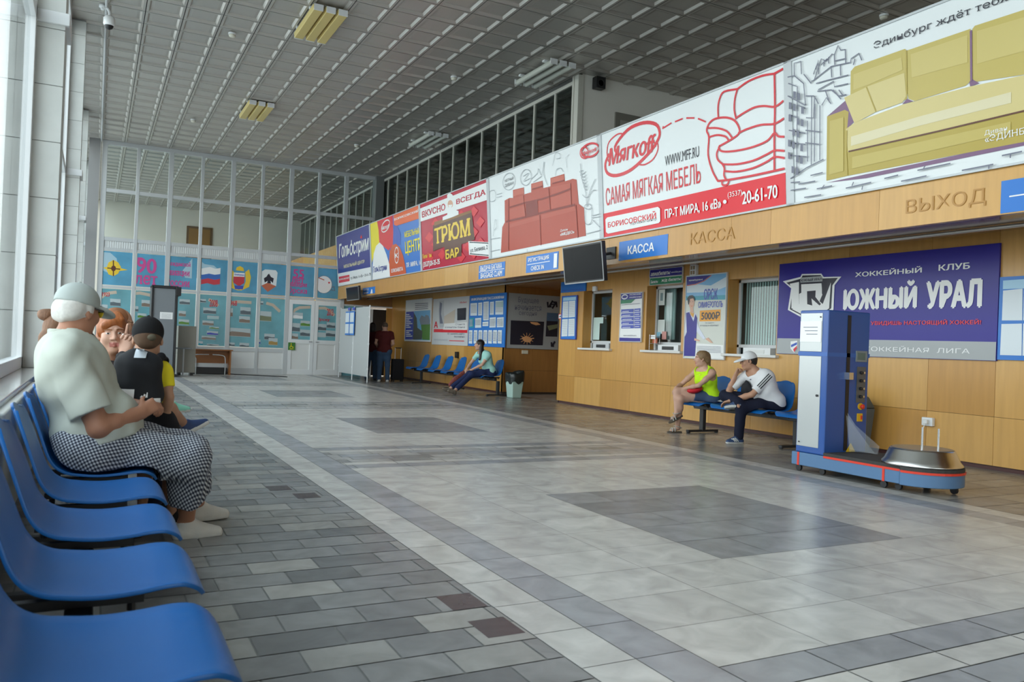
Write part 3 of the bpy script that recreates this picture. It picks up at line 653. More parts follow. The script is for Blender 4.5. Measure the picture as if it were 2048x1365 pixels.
 ('P','hostess_picture','shirt',[267,704,353,499,523,321,473,298,287,442]),
 ('P','hostess_picture','navyad',[21,740,102,751,213,596,257,715,306,647,302,476,296,329,284,25,7,23,9,337,57,418]),
 ('P','hostess_picture','skin',[219,910,219,887,215,865,208,846,198,830,185,818,171,810,155,808,139,811,123,818,108,831,96,847,85,867,78,889,75,913,75,936,78,958,85,977,95,994,108,1006,123,1013,139,1015,155,1012,171,1004,185,992,198,975,208,955,215,933]),
 ('P','hostess_picture','skin',[114,831,189,830,211,738,186,716,129,751]),
 ('P','hostess_picture','ink',[134,921,133,920,133,919,132,918,130,917,129,917,127,916,125,916,123,917,121,917,119,917,118,918,117,919,116,920,116,921,116,922,116,923,117,924,119,925,120,925,122,926,124,926,126,925,128,925,130,924,131,924,133,923,133,922]),
 ('P','hostess_picture','ink',[191,922,191,921,190,920,189,919,188,919,186,918,184,918,182,918,180,918,178,918,177,919,175,920,174,920,173,921,173,922,173,923,174,924,175,925,176,926,178,927,180,927,182,927,184,927,185,926,187,926,189,925,190,924,191,923]),
 ('P','hostess_picture','redorange',[129,860,157,851,187,862,160,840]),
 ('P','hostess_picture','hair',[70,878,38,983,89,1026,170,1029,231,979,236,921,188,977,112,970,92,878]),
 ('P','hostess_picture','amberscarf',[119,762,185,727,228,738,208,658,142,705]),
 ('P','hostess_picture','skin',[261,323,395,286,379,269,255,284]),
 ('P','hostess_picture','skin',[524,310,591,333,708,246,648,251]),
 ('L','fine_print','slate',0.006,[324,189,891,186]),
 ('L','fine_print','slate',0.006,[326,166,892,164]),
 ('L','fine_print','slate',0.006,[327,144,894,142]),
 ('L','fine_print','slate',0.006,[329,122,895,120]),
 ('L','fine_print','slate',0.006,[331,99,897,99])],
'sched':[('P','background','white',[0,890,660,890,660,0,0,0]),
 ('P','banner','navyad',[-4,884,647,884,647,780,1,772]),
 ('P','banner','greenad',[1,772,454,777,327,707,5,702]),
 ('T','РАСПИСАНИЕ','white',0.271,0.849,0.622,0.873,'b'),
 ('T','РЕЙСОВ','white',0.275,0.8,0.626,0.826,'b'),
 ('L','banner','white',0.02,[203,838,205,830,203,823,197,816,189,809,178,804,164,799,149,795,132,793,115,792,98,792,82,794,67,797,54,801,43,807,35,813,30,820,29,827,31,834,36,842,45,848,56,854,69,859,85,863,101,865,119,866,136,866,152,864,167,861,180,856,191,851,199,844,203,838]),
 ('P','banner','navyad',[5,69,648,64,649,4,4,4]),
 ('T','www.ozonbilet.aero','slate',0.125,0.096,0.529,0.128,'n'),
 ('P','price_table','royal',[26,595,413,599,414,537,26,536]),
 ('P','price_table','royal',[32,520,420,525,420,463,33,462]),
 ('P','price_table','royal',[39,446,426,451,427,389,39,387]),
 ('P','price_table','royal',[45,372,432,378,433,316,46,313]),
 ('P','price_table','royal',[52,298,438,304,439,242,52,239]),
 ('P','price_table','royal',[436,599,622,604,620,541,434,537]),
 ('P','price_table','royal',[442,525,628,530,626,467,440,463]),
 ('P','price_table','royal',[448,451,634,456,632,393,446,389]),
 ('P','price_table','royal',[454,377,640,383,638,320,453,315]),
 ('P','price_table','royal',[460,304,646,309,644,246,459,242]),
 ('L','price_table','white',0.01,[63,555,273,557]),
 ('L','price_table','white',0.01,[69,481,324,483]),
 ('L','price_table','white',0.01,[76,407,374,408]),
 ('L','price_table','white',0.01,[82,332,292,335]),
 ('L','price_table','white',0.01,[88,258,343,261]),
 ('L','price_table','white',0.01,[460,565,598,568]),
 ('L','price_table','white',0.01,[466,491,604,494]),
 ('L','price_table','white',0.01,[473,417,610,421]),
 ('L','price_table','white',0.01,[479,343,616,347]),
 ('L','price_table','white',0.01,[485,270,622,274]),
 ('L','fine_print','slate',0.008,[41,680,604,690])],
'avia':[('P','background','navyad',[0,130,890,130,890,0,0,0]),
 ('T','авиабилеты','white',0.026,0.021,0.572,0.097,'bi'),
 ('T','www.bilet.aero','white',0.596,0.04,0.87,0.075,'n')],
'zhd':[('P','background','greenad',[0,115,880,115,880,0,0,0]),
 ('T','ж/д билеты','white',0.319,0.029,0.856,0.095,'bi'),
 ('T','Билеты','white',0.026,0.026,0.23,0.08,'bi')],
'kassa':[('P','background','blueb',[0,280,1150,280,1150,0,0,0]),
 ('T','КАССА','white',0.229,0.071,0.857,0.199,'b')],
'reg':[('P','background','blueb',[0,300,1140,300,1140,0,0,0]),
 ('T','РЕГИСТРАЦИЯ','white',0.079,0.179,0.826,0.264,'b'),
 ('L','background','white',0.012,[51,146,862,152]),
 ('T','CHECK IN','white',0.191,0.03,0.665,0.111,'b'),
 ('T','1','white',0.995,0.025,1.107,0.27,'n')],
'bag':[('P','background','blueb',[0,280,1180,280,1180,0,0,0]),
 ('T','ВЫДАЧА БАГАЖА','white',0.08,0.139,1.054,0.263,'b'),
 ('L','background','white',0.012,[27,145,1156,143]),
 ('T','BAGGAGE CLAIM','white',0.107,0.012,1.072,0.124,'b')],
'small':[('P','background','blueb',[0,190,1000,190,1000,0,0,0]),
 ('T','ВХОД','white',0.102,0.1,0.574,0.161,'b'),
 ('T','EXIT','white',0.14,0.021,0.566,0.064,'b'),
 ('P','arrow','white',[747,8,961,3,911,120,833,127])],
'ghostk':[('T','КАССА','ghost',0.038,0.024,0.866,0.18,'n')],
'ghostv':[('T','ВЫХОД','ghost',0.054,0.05,0.839,0.209,'n')],
'house':[('P','background','white',[0,1230,2150,1230,2150,0,0,0]),
 ('P','picture','skyblue',[723,905,2077,904,2149,12,751,17]),
 ('P','picture','lawn',[1366,481,2110,510,2129,24,1513,29]),
 ('P','picture','tree',[694,868,981,686,1081,384,1517,282,1480,33,716,25]),
 ('P','picture','roofgrey',[1218,632,1366,766,1661,712,1717,776,1972,742,2082,595,2076,486,1333,482]),
 ('P','background','royal',[21,895,711,897,737,25,12,21]),
 ('L','fine_print','white',0.03,[30,805,324,804]),
 ('L','fine_print','white',0.03,[36,748,468,745]),
 ('L','fine_print','white',0.03,[42,691,611,687]),
 ('L','fine_print','white',0.03,[48,634,342,635]),
 ('L','fine_print','white',0.03,[54,577,486,577]),
 ('L','fine_print','white',0.03,[60,520,629,519]),
 ('L','fine_print','white',0.03,[66,463,360,466]),
 ('L','fine_print','white',0.03,[72,406,504,408]),
 ('L','fine_print','white',0.03,[83,297,653,300]),
 ('L','fine_print','white',0.03,[89,240,383,245]),
 ('L','fine_print','white',0.03,[95,183,527,188]),
 ('L','fine_print','white',0.03,[101,126,671,132]),
 ('L','fine_print','slate',0.02,[800,1128,1898,1116]),
 ('L','fine_print','slate',0.02,[806,1071,1904,1063]),
 ('L','fine_print','slate',0.02,[813,1013,1910,1010]),
 ('L','fine_print','slate',0.02,[819,955,1916,956])],
'alfa':[('P','background','silverad',[0,1320,2530,1320,2530,0,0,0]),
 ('P','picture','greyad',[468,1247,822,1258,829,963,976,486,563,488,448,926]),
 ('P','picture','beige',[879,804,1651,989,1594,550,859,487]),
 ('P','picture','slate',[531,1222,686,1172,634,876,816,601,578,603,499,994]),
 ('P','picture','ink',[1771,1004,2374,1011,2376,690,1810,680]),
 ('L','background','red',0.09,[135,402,2500,386]),
 ('P','background','whitead',[904,600,2471,629,2480,420,837,430]),
 ('T','А','red',0.138,0.479,0.432,0.668,'b'),
 ('T','Станьте','slate',1.705,0.549,2.333,0.605,'n'),
 ('T','клиентом банка','slate',0.978,0.468,2.342,0.527,'n'),
 ('T','Оформите карту','slate',1.175,0.284,2.333,0.341,'n'),
 ('T','бесплатно','slate',1.635,0.215,2.342,0.266,'n'),
 ('T','Alfa-Bank','red',1.934,1.14,2.406,1.186,'n'),
 ('L','fine_print','greyad',0.04,[181,142,1192,138]),
 ('L','fine_print','red',0.02,[1309,124,2322,124])],
'info':[('P','background','blueb',[0,1320,2120,1320,2120,0,0,0]),
 ('T','ИНФОРМАЦИЯ ПАССАЖИРАМ','white',0.115,1.169,2.001,1.254,'b'),
 ('P','sheet','sheet',[62,1119,477,1119,497,792,84,794]),
 ('P','sheet','sheet',[548,1117,784,1123,804,791,569,791]),
 ('P','sheet','sheet',[852,1133,1172,1136,1206,660,887,659]),
 ('P','sheet','sheet',[1242,1117,1463,1123,1481,797,1259,797]),
 ('P','sheet','sheet',[1550,1132,1978,1131,1996,793,1568,796]),
 ('P','sheet','teal',[31,731,325,740,339,480,45,476]),
 ('P','sheet','sheet',[399,722,768,730,780,479,412,475]),
 ('P','sheet','sheet',[858,622,1199,632,1197,518,855,516]),
 ('P','sheet','sheet',[1257,726,1609,733,1620,481,1268,478]),
 ('P','sheet','sheet',[1675,721,2035,728,2044,486,1684,483]),
 ('P','sheet','sheet',[52,412,264,413,278,61,62,66]),
 ('P','sheet','sheet',[356,413,566,413,580,66,364,71]),
 ('P','sheet','sheet',[651,413,861,413,874,71,659,76]),
 ('P','sheet','sheet',[940,413,1149,413,1160,75,946,80]),
 ('P','sheet','sheet',[1221,414,1430,414,1440,80,1227,84]),
 ('P','sheet','sheet',[1496,414,1704,414,1713,84,1500,89]),
 ('P','sheet','sheet',[1763,414,1971,414,1979,88,1768,93]),
 ('P','sheet','tealpale',[1587,1111,1971,1115,1975,971,1591,975]),
 ('L','fine_print','greyad',0.02,[108,1064,435,1062]),
 ('L','fine_print','greyad',0.02,[112,1025,439,1024]),
 ('L','fine_print','greyad',0.02,[117,987,443,986]),
 ('L','fine_print','greyad',0.02,[121,949,447,948]),
 ('L','fine_print','greyad',0.02,[125,910,451,910]),
 ('L','fine_print','greyad',0.02,[129,872,455,872]),
 ('L','fine_print','greyad',0.02,[592,1064,743,1066]),
 ('L','fine_print','greyad',0.02,[596,1026,747,1028]),
 ('L','fine_print','greyad',0.02,[600,988,750,991]),
 ('L','fine_print','greyad',0.02,[604,951,754,954]),
 ('L','fine_print','greyad',0.02,[608,913,758,916]),
 ('L','fine_print','greyad',0.02,[612,876,762,879]),
 ('L','fine_print','greyad',0.02,[616,838,766,842]),
 ('L','fine_print','greyad',0.02,[895,1080,1133,1080]),
 ('L','fine_print','greyad',0.02,[898,1043,1136,1043]),
 ('L','fine_print','greyad',0.02,[902,1006,1140,1006]),
 ('L','fine_print','greyad',0.02,[906,969,1144,969]),
 ('L','fine_print','greyad',0.02,[910,932,1147,933]),
 ('L','fine_print','greyad',0.02,[914,895,1151,896]),
 ('L','fine_print','greyad',0.02,[917,857,1154,859]),
 ('L','fine_print','greyad',0.02,[921,820,1158,823]),
 ('L','fine_print','greyad',0.02,[925,783,1162,786]),
 ('L','fine_print','greyad',0.02,[929,747,1165,749]),
 ('L','fine_print','greyad',0.02,[932,710,1169,713]),
 ('L','fine_print','greyad',0.02,[1282,1065,1424,1067]),
 ('L','fine_print','greyad',0.02,[1286,1029,1428,1031]),
 ('L','fine_print','greyad',0.02,[1290,992,1431,995]),
 ('L','fine_print','greyad',0.02,[1293,956,1435,958]),
 ('L','fine_print','greyad',0.02,[1297,919,1438,922]),
 ('L','fine_print','greyad',0.02,[1300,883,1442,886]),
 ('L','fine_print','greyad',0.02,[1304,846,1445,850]),
 ('L','fine_print','greyad',0.02,[1589,1081,1941,1077]),
 ('L','fine_print','greyad',0.02,[1593,1045,1944,1041]),
 ('L','fine_print','greyad',0.02,[1596,1009,1947,1006]),
 ('L','fine_print','greyad',0.02,[1600,973,1950,970]),
 ('L','fine_print','greyad',0.02,[1603,937,1954,935]),
 ('L','fine_print','greyad',0.02,[1606,901,1957,899]),
 ('L','fine_print','greyad',0.02,[1610,865,1960,864]),
 ('L','fine_print','greyad',0.02,[77,677,283,682]),
 ('L','fine_print','greyad',0.02,[81,639,287,644]),
 ('L','fine_print','greyad',0.02,[86,601,291,606]),
 ('L','fine_print','greyad',0.02,[90,563,295,568]),
 ('L','fine_print','greyad',0.02,[94,525,299,530]),
 ('L','fine_print','greyad',0.02,[443,669,727,673]),
 ('L','fine_print','greyad',0.02,[447,632,731,636]),
 ('L','fine_print','greyad',0.02,[452,594,735,598]),
 ('L','fine_print','greyad',0.02,[456,557,739,561]),
 ('L','fine_print','greyad',0.02,[901,571,1160,575]),
 ('L','fine_print','greyad',0.02,[1298,675,1571,678]),
 ('L','fine_print','greyad',0.02,[1302,639,1574,642]),
 ('L','fine_print','greyad',0.02,[1305,602,1578,606]),
 ('L','fine_print','greyad',0.02,[1309,566,1581,571]),
 ('L','fine_print','greyad',0.02,[1312,530,1584,535]),
 ('L','fine_print','greyad',0.02,[1714,671,1998,673]),
 ('L','fine_print','greyad',0.02,[1717,635,2001,638]),
 ('L','fine_print','greyad',0.02,[1721,599,2004,603]),
 ('L','fine_print','greyad',0.02,[1724,564,2007,568]),
 ('L','fine_print','greyad',0.02,[1727,528,2010,533]),
 ('L','fine_print','greyad',0.02,[78,360,226,360]),
 ('L','fine_print','greyad',0.02,[83,317,230,318]),
 ('L','fine_print','greyad',0.02,[88,275,235,276]),
 ('L','fine_print','greyad',0.02,[92,233,239,234]),
 ('L','fine_print','greyad',0.02,[97,191,244,193]),
 ('L','fine_print','greyad',0.02,[102,149,249,151]),
 ('L','fine_print','greyad',0.02,[381,361,529,361]),
 ('L','fine_print','greyad',0.02,[385,319,534,320]),
 ('L','fine_print','greyad',0.02,[390,277,538,278]),
 ('L','fine_print','greyad',0.02,[394,236,542,237]),
 ('L','fine_print','greyad',0.02,[399,194,547,196]),
 ('L','fine_print','greyad',0.02,[403,153,551,154]),
 ('L','fine_print','greyad',0.02,[676,362,825,362]),
 ('L','fine_print','greyad',0.02,[680,320,829,321]),
 ('L','fine_print','greyad',0.02,[684,279,833,280]),
 ('L','fine_print','greyad',0.02,[689,238,838,239]),
 ('L','fine_print','greyad',0.02,[693,197,842,199]),
 ('L','fine_print','greyad',0.02,[697,156,846,158]),
 ('L','fine_print','greyad',0.02,[963,362,1114,363]),
 ('L','fine_print','greyad',0.02,[967,322,1118,323]),
 ('L','fine_print','greyad',0.02,[972,281,1122,282]),
 ('L','fine_print','greyad',0.02,[976,241,1126,242]),
 ('L','fine_print','greyad',0.02,[980,200,1130,202]),
 ('L','fine_print','greyad',0.02,[984,160,1134,161]),
 ('L','fine_print','greyad',0.02,[1244,363,1395,364]),
 ('L','fine_print','greyad',0.02,[1248,323,1399,324]),
 ('L','fine_print','greyad',0.02,[1252,283,1403,284]),
 ('L','fine_print','greyad',0.02,[1256,243,1406,244]),
 ('L','fine_print','greyad',0.02,[1260,203,1410,204]),
 ('L','fine_print','greyad',0.02,[1264,163,1414,165]),
 ('L','fine_print','greyad',0.02,[1518,364,1669,365]),
 ('L','fine_print','greyad',0.02,[1522,324,1673,325]),
 ('L','fine_print','greyad',0.02,[1525,285,1677,286]),
 ('L','fine_print','greyad',0.02,[1529,245,1680,247]),
 ('L','fine_print','greyad',0.02,[1533,206,1684,207]),
 ('L','fine_print','greyad',0.02,[1537,166,1688,168]),
 ('L','fine_print','greyad',0.02,[1785,365,1937,365]),
 ('L','fine_print','greyad',0.02,[1789,326,1941,327]),
 ('L','fine_print','greyad',0.02,[1792,287,1944,288]),
 ('L','fine_print','greyad',0.02,[1796,247,1948,249]),
 ('L','fine_print','greyad',0.02,[1799,208,1951,210]),
 ('L','fine_print','greyad',0.02,[1803,169,1955,171])],
'future':[('P','background','silver',[0,1330,1400,1330,1400,0,0,0]),
 ('T','Будущее','slate',0.266,1.083,0.837,1.25,'n'),
 ('T','начинается','slate',0.184,0.929,0.914,1.049,'n'),
 ('T','сегодня','slate',0.299,0.789,0.794,0.896,'n'),
 ('P','fireworks_picture','ink',[84,669,1009,681,995,95,88,85]),
 ('P','fireworks_picture','ember',[611,659,821,656,910,602,778,581,645,617]),
 ('P','fireworks_picture','ember',[393,256,522,310,698,252,635,153,483,165]),
 ('P','river_picture','ink',[1080,910,1400,908,1400,326,1064,318]),
 ('P','river_picture','dusk',[1080,910,1400,908,1400,708,1078,704]),
 ('P','river_picture','mudgreen',[1099,583,1400,639,1389,540,1156,469]),
 ('L','fireworks_picture','ember',0.012,[546,244,741,254]),
 ('L','fireworks_picture','ember',0.012,[546,244,717,182]),
 ('L','fireworks_picture','ember',0.012,[546,244,649,126]),
 ('L','fireworks_picture','ember',0.012,[546,244,554,102]),
 ('L','fireworks_picture','ember',0.012,[546,244,457,114]),
 ('L','fireworks_picture','ember',0.012,[546,244,383,160]),
 ('L','fireworks_picture','ember',0.012,[546,244,351,228]),
 ('L','fireworks_picture','ember',0.012,[546,244,370,301]),
 ('L','fireworks_picture','ember',0.012,[546,244,435,359]),
 ('L','fireworks_picture','ember',0.012,[546,244,529,387]),
 ('L','fireworks_picture','ember',0.012,[546,244,628,378]),
 ('L','fireworks_picture','ember',0.012,[546,244,705,333]),
 ('L','fireworks_picture','ember',0.012,[546,244,740,266]),
 ('L','logo','ink',0.05,[1128,1053,1229,1212]),
 ('L','logo','ink',0.05,[1082,1173,1095,1051,1196,1068]),
 ('L','logo','ink',0.05,[1219,1018,1320,1167]),
 ('L','logo','ink',0.05,[1241,1172,1332,1178,1350,1057]),
 ('L','logo','ink',0.03,[1184,1112,1264,1129]),
 ('L','logo','ink',0.05,[1257,88,1334,207]),
 ('L','logo','ink',0.05,[1235,183,1242,84,1312,91])],
'info1':[('P','background','blueb',[0,885,570,885,570,0,0,0]),
 ('P','header','paleblue',[32,863,535,864,532,798,28,796]),
 ('P','sheet','sheet',[29,781,247,783,262,441,23,437]),
 ('P','sheet','sheet',[268,785,517,787,528,446,283,441]),
 ('P','sheet','sheet',[21,407,256,412,258,52,19,46]),
 ('P','sheet','sheet',[281,414,522,418,534,59,285,52]),
 ('L','fine_print','greyad',0.006,[58,736,229,739]),
 ('L','fine_print','greyad',0.006,[60,700,232,703]),
 ('L','fine_print','greyad',0.006,[63,664,235,668]),
 ('L','fine_print','greyad',0.006,[66,628,238,632]),
 ('L','fine_print','greyad',0.006,[68,592,241,596]),
 ('L','fine_print','greyad',0.006,[71,556,244,560]),
 ('L','fine_print','greyad',0.006,[74,519,246,523]),
 ('L','fine_print','greyad',0.006,[76,483,249,487]),
 ('L','fine_print','greyad',0.006,[289,739,492,741]),
 ('L','fine_print','greyad',0.006,[292,703,495,706]),
 ('L','fine_print','greyad',0.006,[295,667,498,670]),
 ('L','fine_print','greyad',0.006,[298,631,502,635]),
 ('L','fine_print','greyad',0.006,[301,595,505,599]),
 ('L','fine_print','greyad',0.006,[304,559,508,563]),
 ('L','fine_print','greyad',0.006,[307,523,512,527]),
 ('L','fine_print','greyad',0.006,[310,487,515,491]),
 ('L','fine_print','greyad',0.006,[41,361,233,366]),
 ('L','fine_print','greyad',0.006,[44,324,236,329]),
 ('L','fine_print','greyad',0.006,[47,287,239,292]),
 ('L','fine_print','greyad',0.006,[49,249,242,254]),
 ('L','fine_print','greyad',0.006,[52,212,245,217]),
 ('L','fine_print','greyad',0.006,[55,174,248,180]),
 ('L','fine_print','greyad',0.006,[57,136,251,142]),
 ('L','fine_print','greyad',0.006,[60,98,254,104]),
 ('L','fine_print','greyad',0.006,[303,366,501,370]),
 ('L','fine_print','greyad',0.006,[306,329,504,334]),
 ('L','fine_print','greyad',0.006,[309,292,508,297]),
 ('L','fine_print','greyad',0.006,[312,255,511,260]),
 ('L','fine_print','greyad',0.006,[315,217,514,223]),
 ('L','fine_print','greyad',0.006,[318,180,518,185]),
 ('L','fine_print','greyad',0.006,[321,142,521,148]),
 ('L','fine_print','greyad',0.006,[324,105,525,111])],
'strip':[('P','background','blueb',[0,225,960,225,960,0,0,0]),
 ('T','Регистрация','royal',0.058,0.018,0.886,0.056,'n')],
'notice':[('P','background','blueb',[20,877,538,889,566,8,16,-6]),
 ('P','header','paleblue',[38,860,539,868,542,764,39,766]),
 ('P','sheet','sheet',[42,751,249,763,256,425,40,427]),
 ('P','sheet','sheet',[263,762,502,766,514,422,266,425]),
 ('P','sheet','sheet',[37,388,255,391,262,51,33,51]),
 ('P','sheet','sheet',[267,391,514,393,525,58,270,51])],
'bluer':[('P','background','blueb',[10,266,1048,211,1054,-12,14,-9]),
 ('L','background','white',0.012,[74,136,612,137]),
 ('T','ВЫХОД','white',0.219,0.147,0.763,0.196,'b')],
'g0':[('P','background','cloudblue',[59,3376,304,3374,474,3228,524,3002,326,2780,119,2855,35,3031]),
 ('P','emblem','gold',[219,2909,273,3097,393,3175,519,3117,597,2985,531,2795,410,2717,286,2754]),
 ('P','emblem','gold',[85,2933,298,2984,504,2977,776,2918,508,2863,282,2856]),
 ('L','emblem','umber',0.03,[394,3164,410,2717]),
 ('L','emblem','umber',0.03,[248,2934,578,2926]),
 ('P','emblem','umber',[468,2940,467,2922,463,2905,456,2889,447,2875,436,2865,423,2858,409,2855,396,2856,382,2861,370,2869,360,2881,352,2896,347,2913,345,2930,346,2948,350,2965,356,2981,366,2995,377,3005,390,3012,403,3015,417,3014,430,3010,442,3001,453,2989,461,2974,466,2958])],
'g1':[('T','90','magenta',0.988,2.853,1.529,3.306,'bs'),
 ('T','лет','magenta',0.937,2.536,1.561,2.803,'bs')],
'g2':[('P','background','cloudblue',[2234,3020,2487,3399,2492,2801,2309,2811]),
 ('T','гражданской','magenta',1.781,3.108,2.447,3.271,'bs'),
 ('T','авиации','magenta',1.792,2.82,2.431,3,'bs'),
 ('T','России','magenta',1.792,2.532,2.44,2.768,'bs')],
'g3':[('P','background','cloudblue',[2583,3321,2825,3256,3095,3235,3264,3090,3154,3111,2723,3134]),
 ('P','flag','white',[2548,3134,2750,3122,2989,3183,3153,3139,3293,3179,3289,2992,3133,2960,2970,2982,2784,2934,2545,2935]),
 ('P','flag','blueflag',[2545,2935,2784,2934,2970,2982,3133,2960,3289,2992,3287,2848,3139,2809,2949,2838,2763,2790,2545,2794]),
 ('P','flag','redflag',[2545,2794,2763,2790,2949,2838,3139,2809,3287,2848,3285,2684,3118,2655,2928,2693,2742,2646,2542,2666])],
'g4':[('P','coat_of_arms','gold',[3517,2908,3562,3143,3675,3079,3658,2803,3721,2605,3834,2554,3971,2621,4033,2830,4008,3105,4116,3201,4182,2957,4138,2662,3918,2545,3807,2538,3570,2594]),
 ('P','coat_of_arms','white',[3676,3070,3995,3075,3991,2958,3675,2949]),
 ('P','coat_of_arms','redflag',[3675,2949,3991,2958,3988,2768,3844,2656,3677,2761]),
 ('P','coat_of_arms','gold',[3734,3141,3752,3230,3848,3281,3947,3231,3973,3131]),
 ('P','coat_of_arms','royal',[3705,2676,3969,2685,3959,2577,3728,2570]),
 ('T','Оренбуржье','royal',3.696,2.973,3.977,3.044,'b')],
'g5':[('P','coat_of_arms','paper',[4443,3167,4597,3238,4914,3234,4974,3164,4947,2747,4696,2553,4460,2728]),
 ('P','coat_of_arms','rust',[4452,2728,4685,2832,4948,2741,4696,2547]),
 ('P','coat_of_arms','ink',[4716,3115,4778,3016,4866,2978,4843,2829,4768,2897,4786,2810,4671,2816,4682,2891,4599,2826,4565,2956,4648,3021,4675,3076])],
'g6':[('T','55','magenta',5.448,3.036,5.793,3.317,'bs'),
 ('T','лет','magenta',5.395,2.868,5.804,3.047,'bs'),
 ('T','авиации','magenta',5.289,2.741,5.9,2.888,'bs'),
 ('T','Орска','magenta',5.298,2.518,5.906,2.738,'bs')],
'g7':[('P','emblem','white',[6690,2913,6686,2850,6669,2790,6640,2734,6601,2687,6553,2651,6498,2626,6441,2616,6383,2619,6328,2636,6277,2666,6235,2707,6202,2758,6181,2816,6172,2877,6176,2939,6192,2999,6221,3054,6260,3102,6307,3138,6361,3163,6418,3174,6476,3172,6532,3155,6583,3125,6626,3084,6659,3033,6681,2975]),
 ('P','emblem','white',[6117,3115,6437,3093,6441,3002,6135,3041]),
 ('L','emblem','rust',0.03,[6163,3104,6439,3039]),
 ('L','emblem','slate',0.03,[6666,2743,6791,2721,6754,2856,6694,2822]),
 ('P','emblem','redflag',[6558,2974,6594,2998,6632,2979,6597,2922]),
 ('L','emblem','slate',0.012,[6690,2913,6687,2858,6675,2804,6652,2754,6622,2710,6583,2672,6540,2643,6491,2624,6441,2616,6390,2618,6341,2630,6295,2653,6255,2685,6221,2725,6196,2772,6179,2823,6172,2877,6174,2932,6187,2985,6209,3035,6239,3079,6277,3117,6320,3146,6368,3165,6418,3174,6469,3173,6519,3160,6565,3138,6606,3106,6640,3066,6666,3019,6683,2968,6690,2913])],
'h0':[('L','ribbon','ribbon',0.09,[107,2078,205,2175,326,2229,510,2264]),
 ('T','1923','redflag',0.146,2.126,0.336,2.241,'b'),
 ('P','photo','photosky',[353,2070,621,2069,624,1864,356,1864]),
 ('P','photo','photodark',[358,1967,436,1981,544,1964,621,1965,624,1873,360,1875]),
 ('P','photo','photosky',[94,1894,298,1892,300,1711,97,1712]),
 ('P','photo','photobrown',[99,1803,158,1816,240,1797,297,1801,300,1721,100,1723]),
 ('P','photo','photosky',[384,1773,674,1770,677,1566,388,1567]),
 ('P','photo','photodark',[390,1670,474,1684,590,1667,673,1666,677,1575,392,1579])],
'h1':[('L','ribbon','ribbon',0.09,[864,2264,1116,2280,1416,2229]),
 ('P','photo','photosky',[1165,2085,1432,2084,1435,1888,1169,1887]),
 ('P','photo','photobrown',[1171,1986,1248,2000,1355,1983,1431,1984,1435,1897,1173,1899]),
 ('P','photo','photosky',[1074,1695,1308,1692,1309,1555,1075,1556]),
 ('P','photo','lawn',[1079,1626,1146,1639,1240,1620,1306,1622,1308,1564,1079,1568]),
 ('P','photo','photosky',[899,1895,1088,1893,1090,1732,900,1733]),
 ('P','photo','photodark',[904,1814,958,1826,1034,1807,1087,1812,1090,1742,904,1744])],
'h2':[('P','photo','photosky',[2179,2171,2467,2170,2468,2018,2180,2016]),
 ('P','photo','photodark',[2184,2094,2267,2108,2383,2091,2466,2092,2468,2027,2184,2028]),
 ('P','photo','photosky',[2170,1825,2369,1823,2371,1658,2172,1659]),
 ('P','photo','photobrown',[2175,1742,2232,1755,2313,1735,2368,1740,2371,1668,2176,1671]),
 ('P','photo','photosky',[2179,1576,2468,1572,2469,1419,2181,1422]),
 ('P','photo','lawn',[2185,1499,2268,1513,2384,1494,2466,1494,2469,1429,2185,1434]),
 ('P','photo','photosky',[1784,2182,2046,2181,2049,1994,1787,1993]),
 ('P','photo','photodark',[1790,2088,1866,2102,1971,2085,2045,2086,2049,2004,1791,2005])],
'h3':[('L','ribbon','ribbon',0.09,[2984,2208,3123,2144,3265,2031]),
 ('T','2008','redflag',3.015,1.993,3.247,2.212,'b'),
 ('P','photo','photosky',[2622,2210,2916,2209,2915,2104,2622,2102]),
 ('P','photo','photodark',[2626,2156,2711,2171,2829,2154,2913,2155,2915,2114,2626,2114]),
 ('P','photo','photosky',[2846,1959,3211,1956,3213,1778,2848,1778]),
 ('P','photo','photodark',[2852,1869,2958,1884,3104,1868,3210,1865,3213,1788,2853,1790]),
 ('P','photo','photosky',[2969,1724,3300,1720,3299,1626,2968,1627]),
 ('P','photo','tealpale',[2973,1676,3069,1691,3202,1673,3298,1671,3299,1636,2972,1640]),
 ('P','photo','photosky',[2838,1573,3157,1568,3158,1426,2839,1428]),
 ('P','photo','photobrown',[2843,1501,2936,1515,3064,1497,3155,1495,3158,1436,2843,1441]),
 ('P','photo','photosky',[3038,1401,3313,1396,3311,1326,3036,1329]),
 ('P','photo','lawn',[3042,1365,3121,1378,3232,1359,3310,1360,3311,1336,3040,1341]),
 ('P','photo','photosky',[2975,1266,3295,1259,3295,1141,2975,1145]),
 ('P','photo','royal',[2980,1205,3072,1219,3201,1200,3293,1198,3295,1151,2979,1157]),
 ('P','photo','photosky',[2833,1115,3232,1106,3232,1001,2833,1007]),
 ('P','photo','photobrown',[2838,1061,2954,1075,3114,1057,3230,1051,3231,1010,2837,1019]),
 ('P','photo','photosky',[2693,953,2874,948,2874,818,2694,821]),
 ('P','photo','teal',[2698,887,2749,899,2822,877,2872,882,2874,827,2698,833]),
 ('P','photo','photosky',[2990,880,3333,870,3332,801,2988,807]),
 ('P','photo','photodark',[2994,844,3093,857,3231,837,3330,834,3331,810,2992,819])],
'h4':[('L','ribbon','ribbon',0.09,[3550,2044,3656,2152,3821,2190,4227,2186]),
 ('T','1968','redflag',3.563,2.06,3.806,2.219,'b'),
 ('P','photo','photosky',[3520,1985,3690,1984,3695,1725,3524,1726]),
 ('P','photo','photobrown',[3528,1856,3575,1870,3645,1844,3690,1854,3695,1737,3529,1740]),
 ('P','photo','photosky',[3905,2036,4213,2034,4216,1804,3908,1803]),
 ('P','photo','photodark',[3912,1920,4001,1936,4125,1914,4212,1917,4216,1815,3913,1818]),
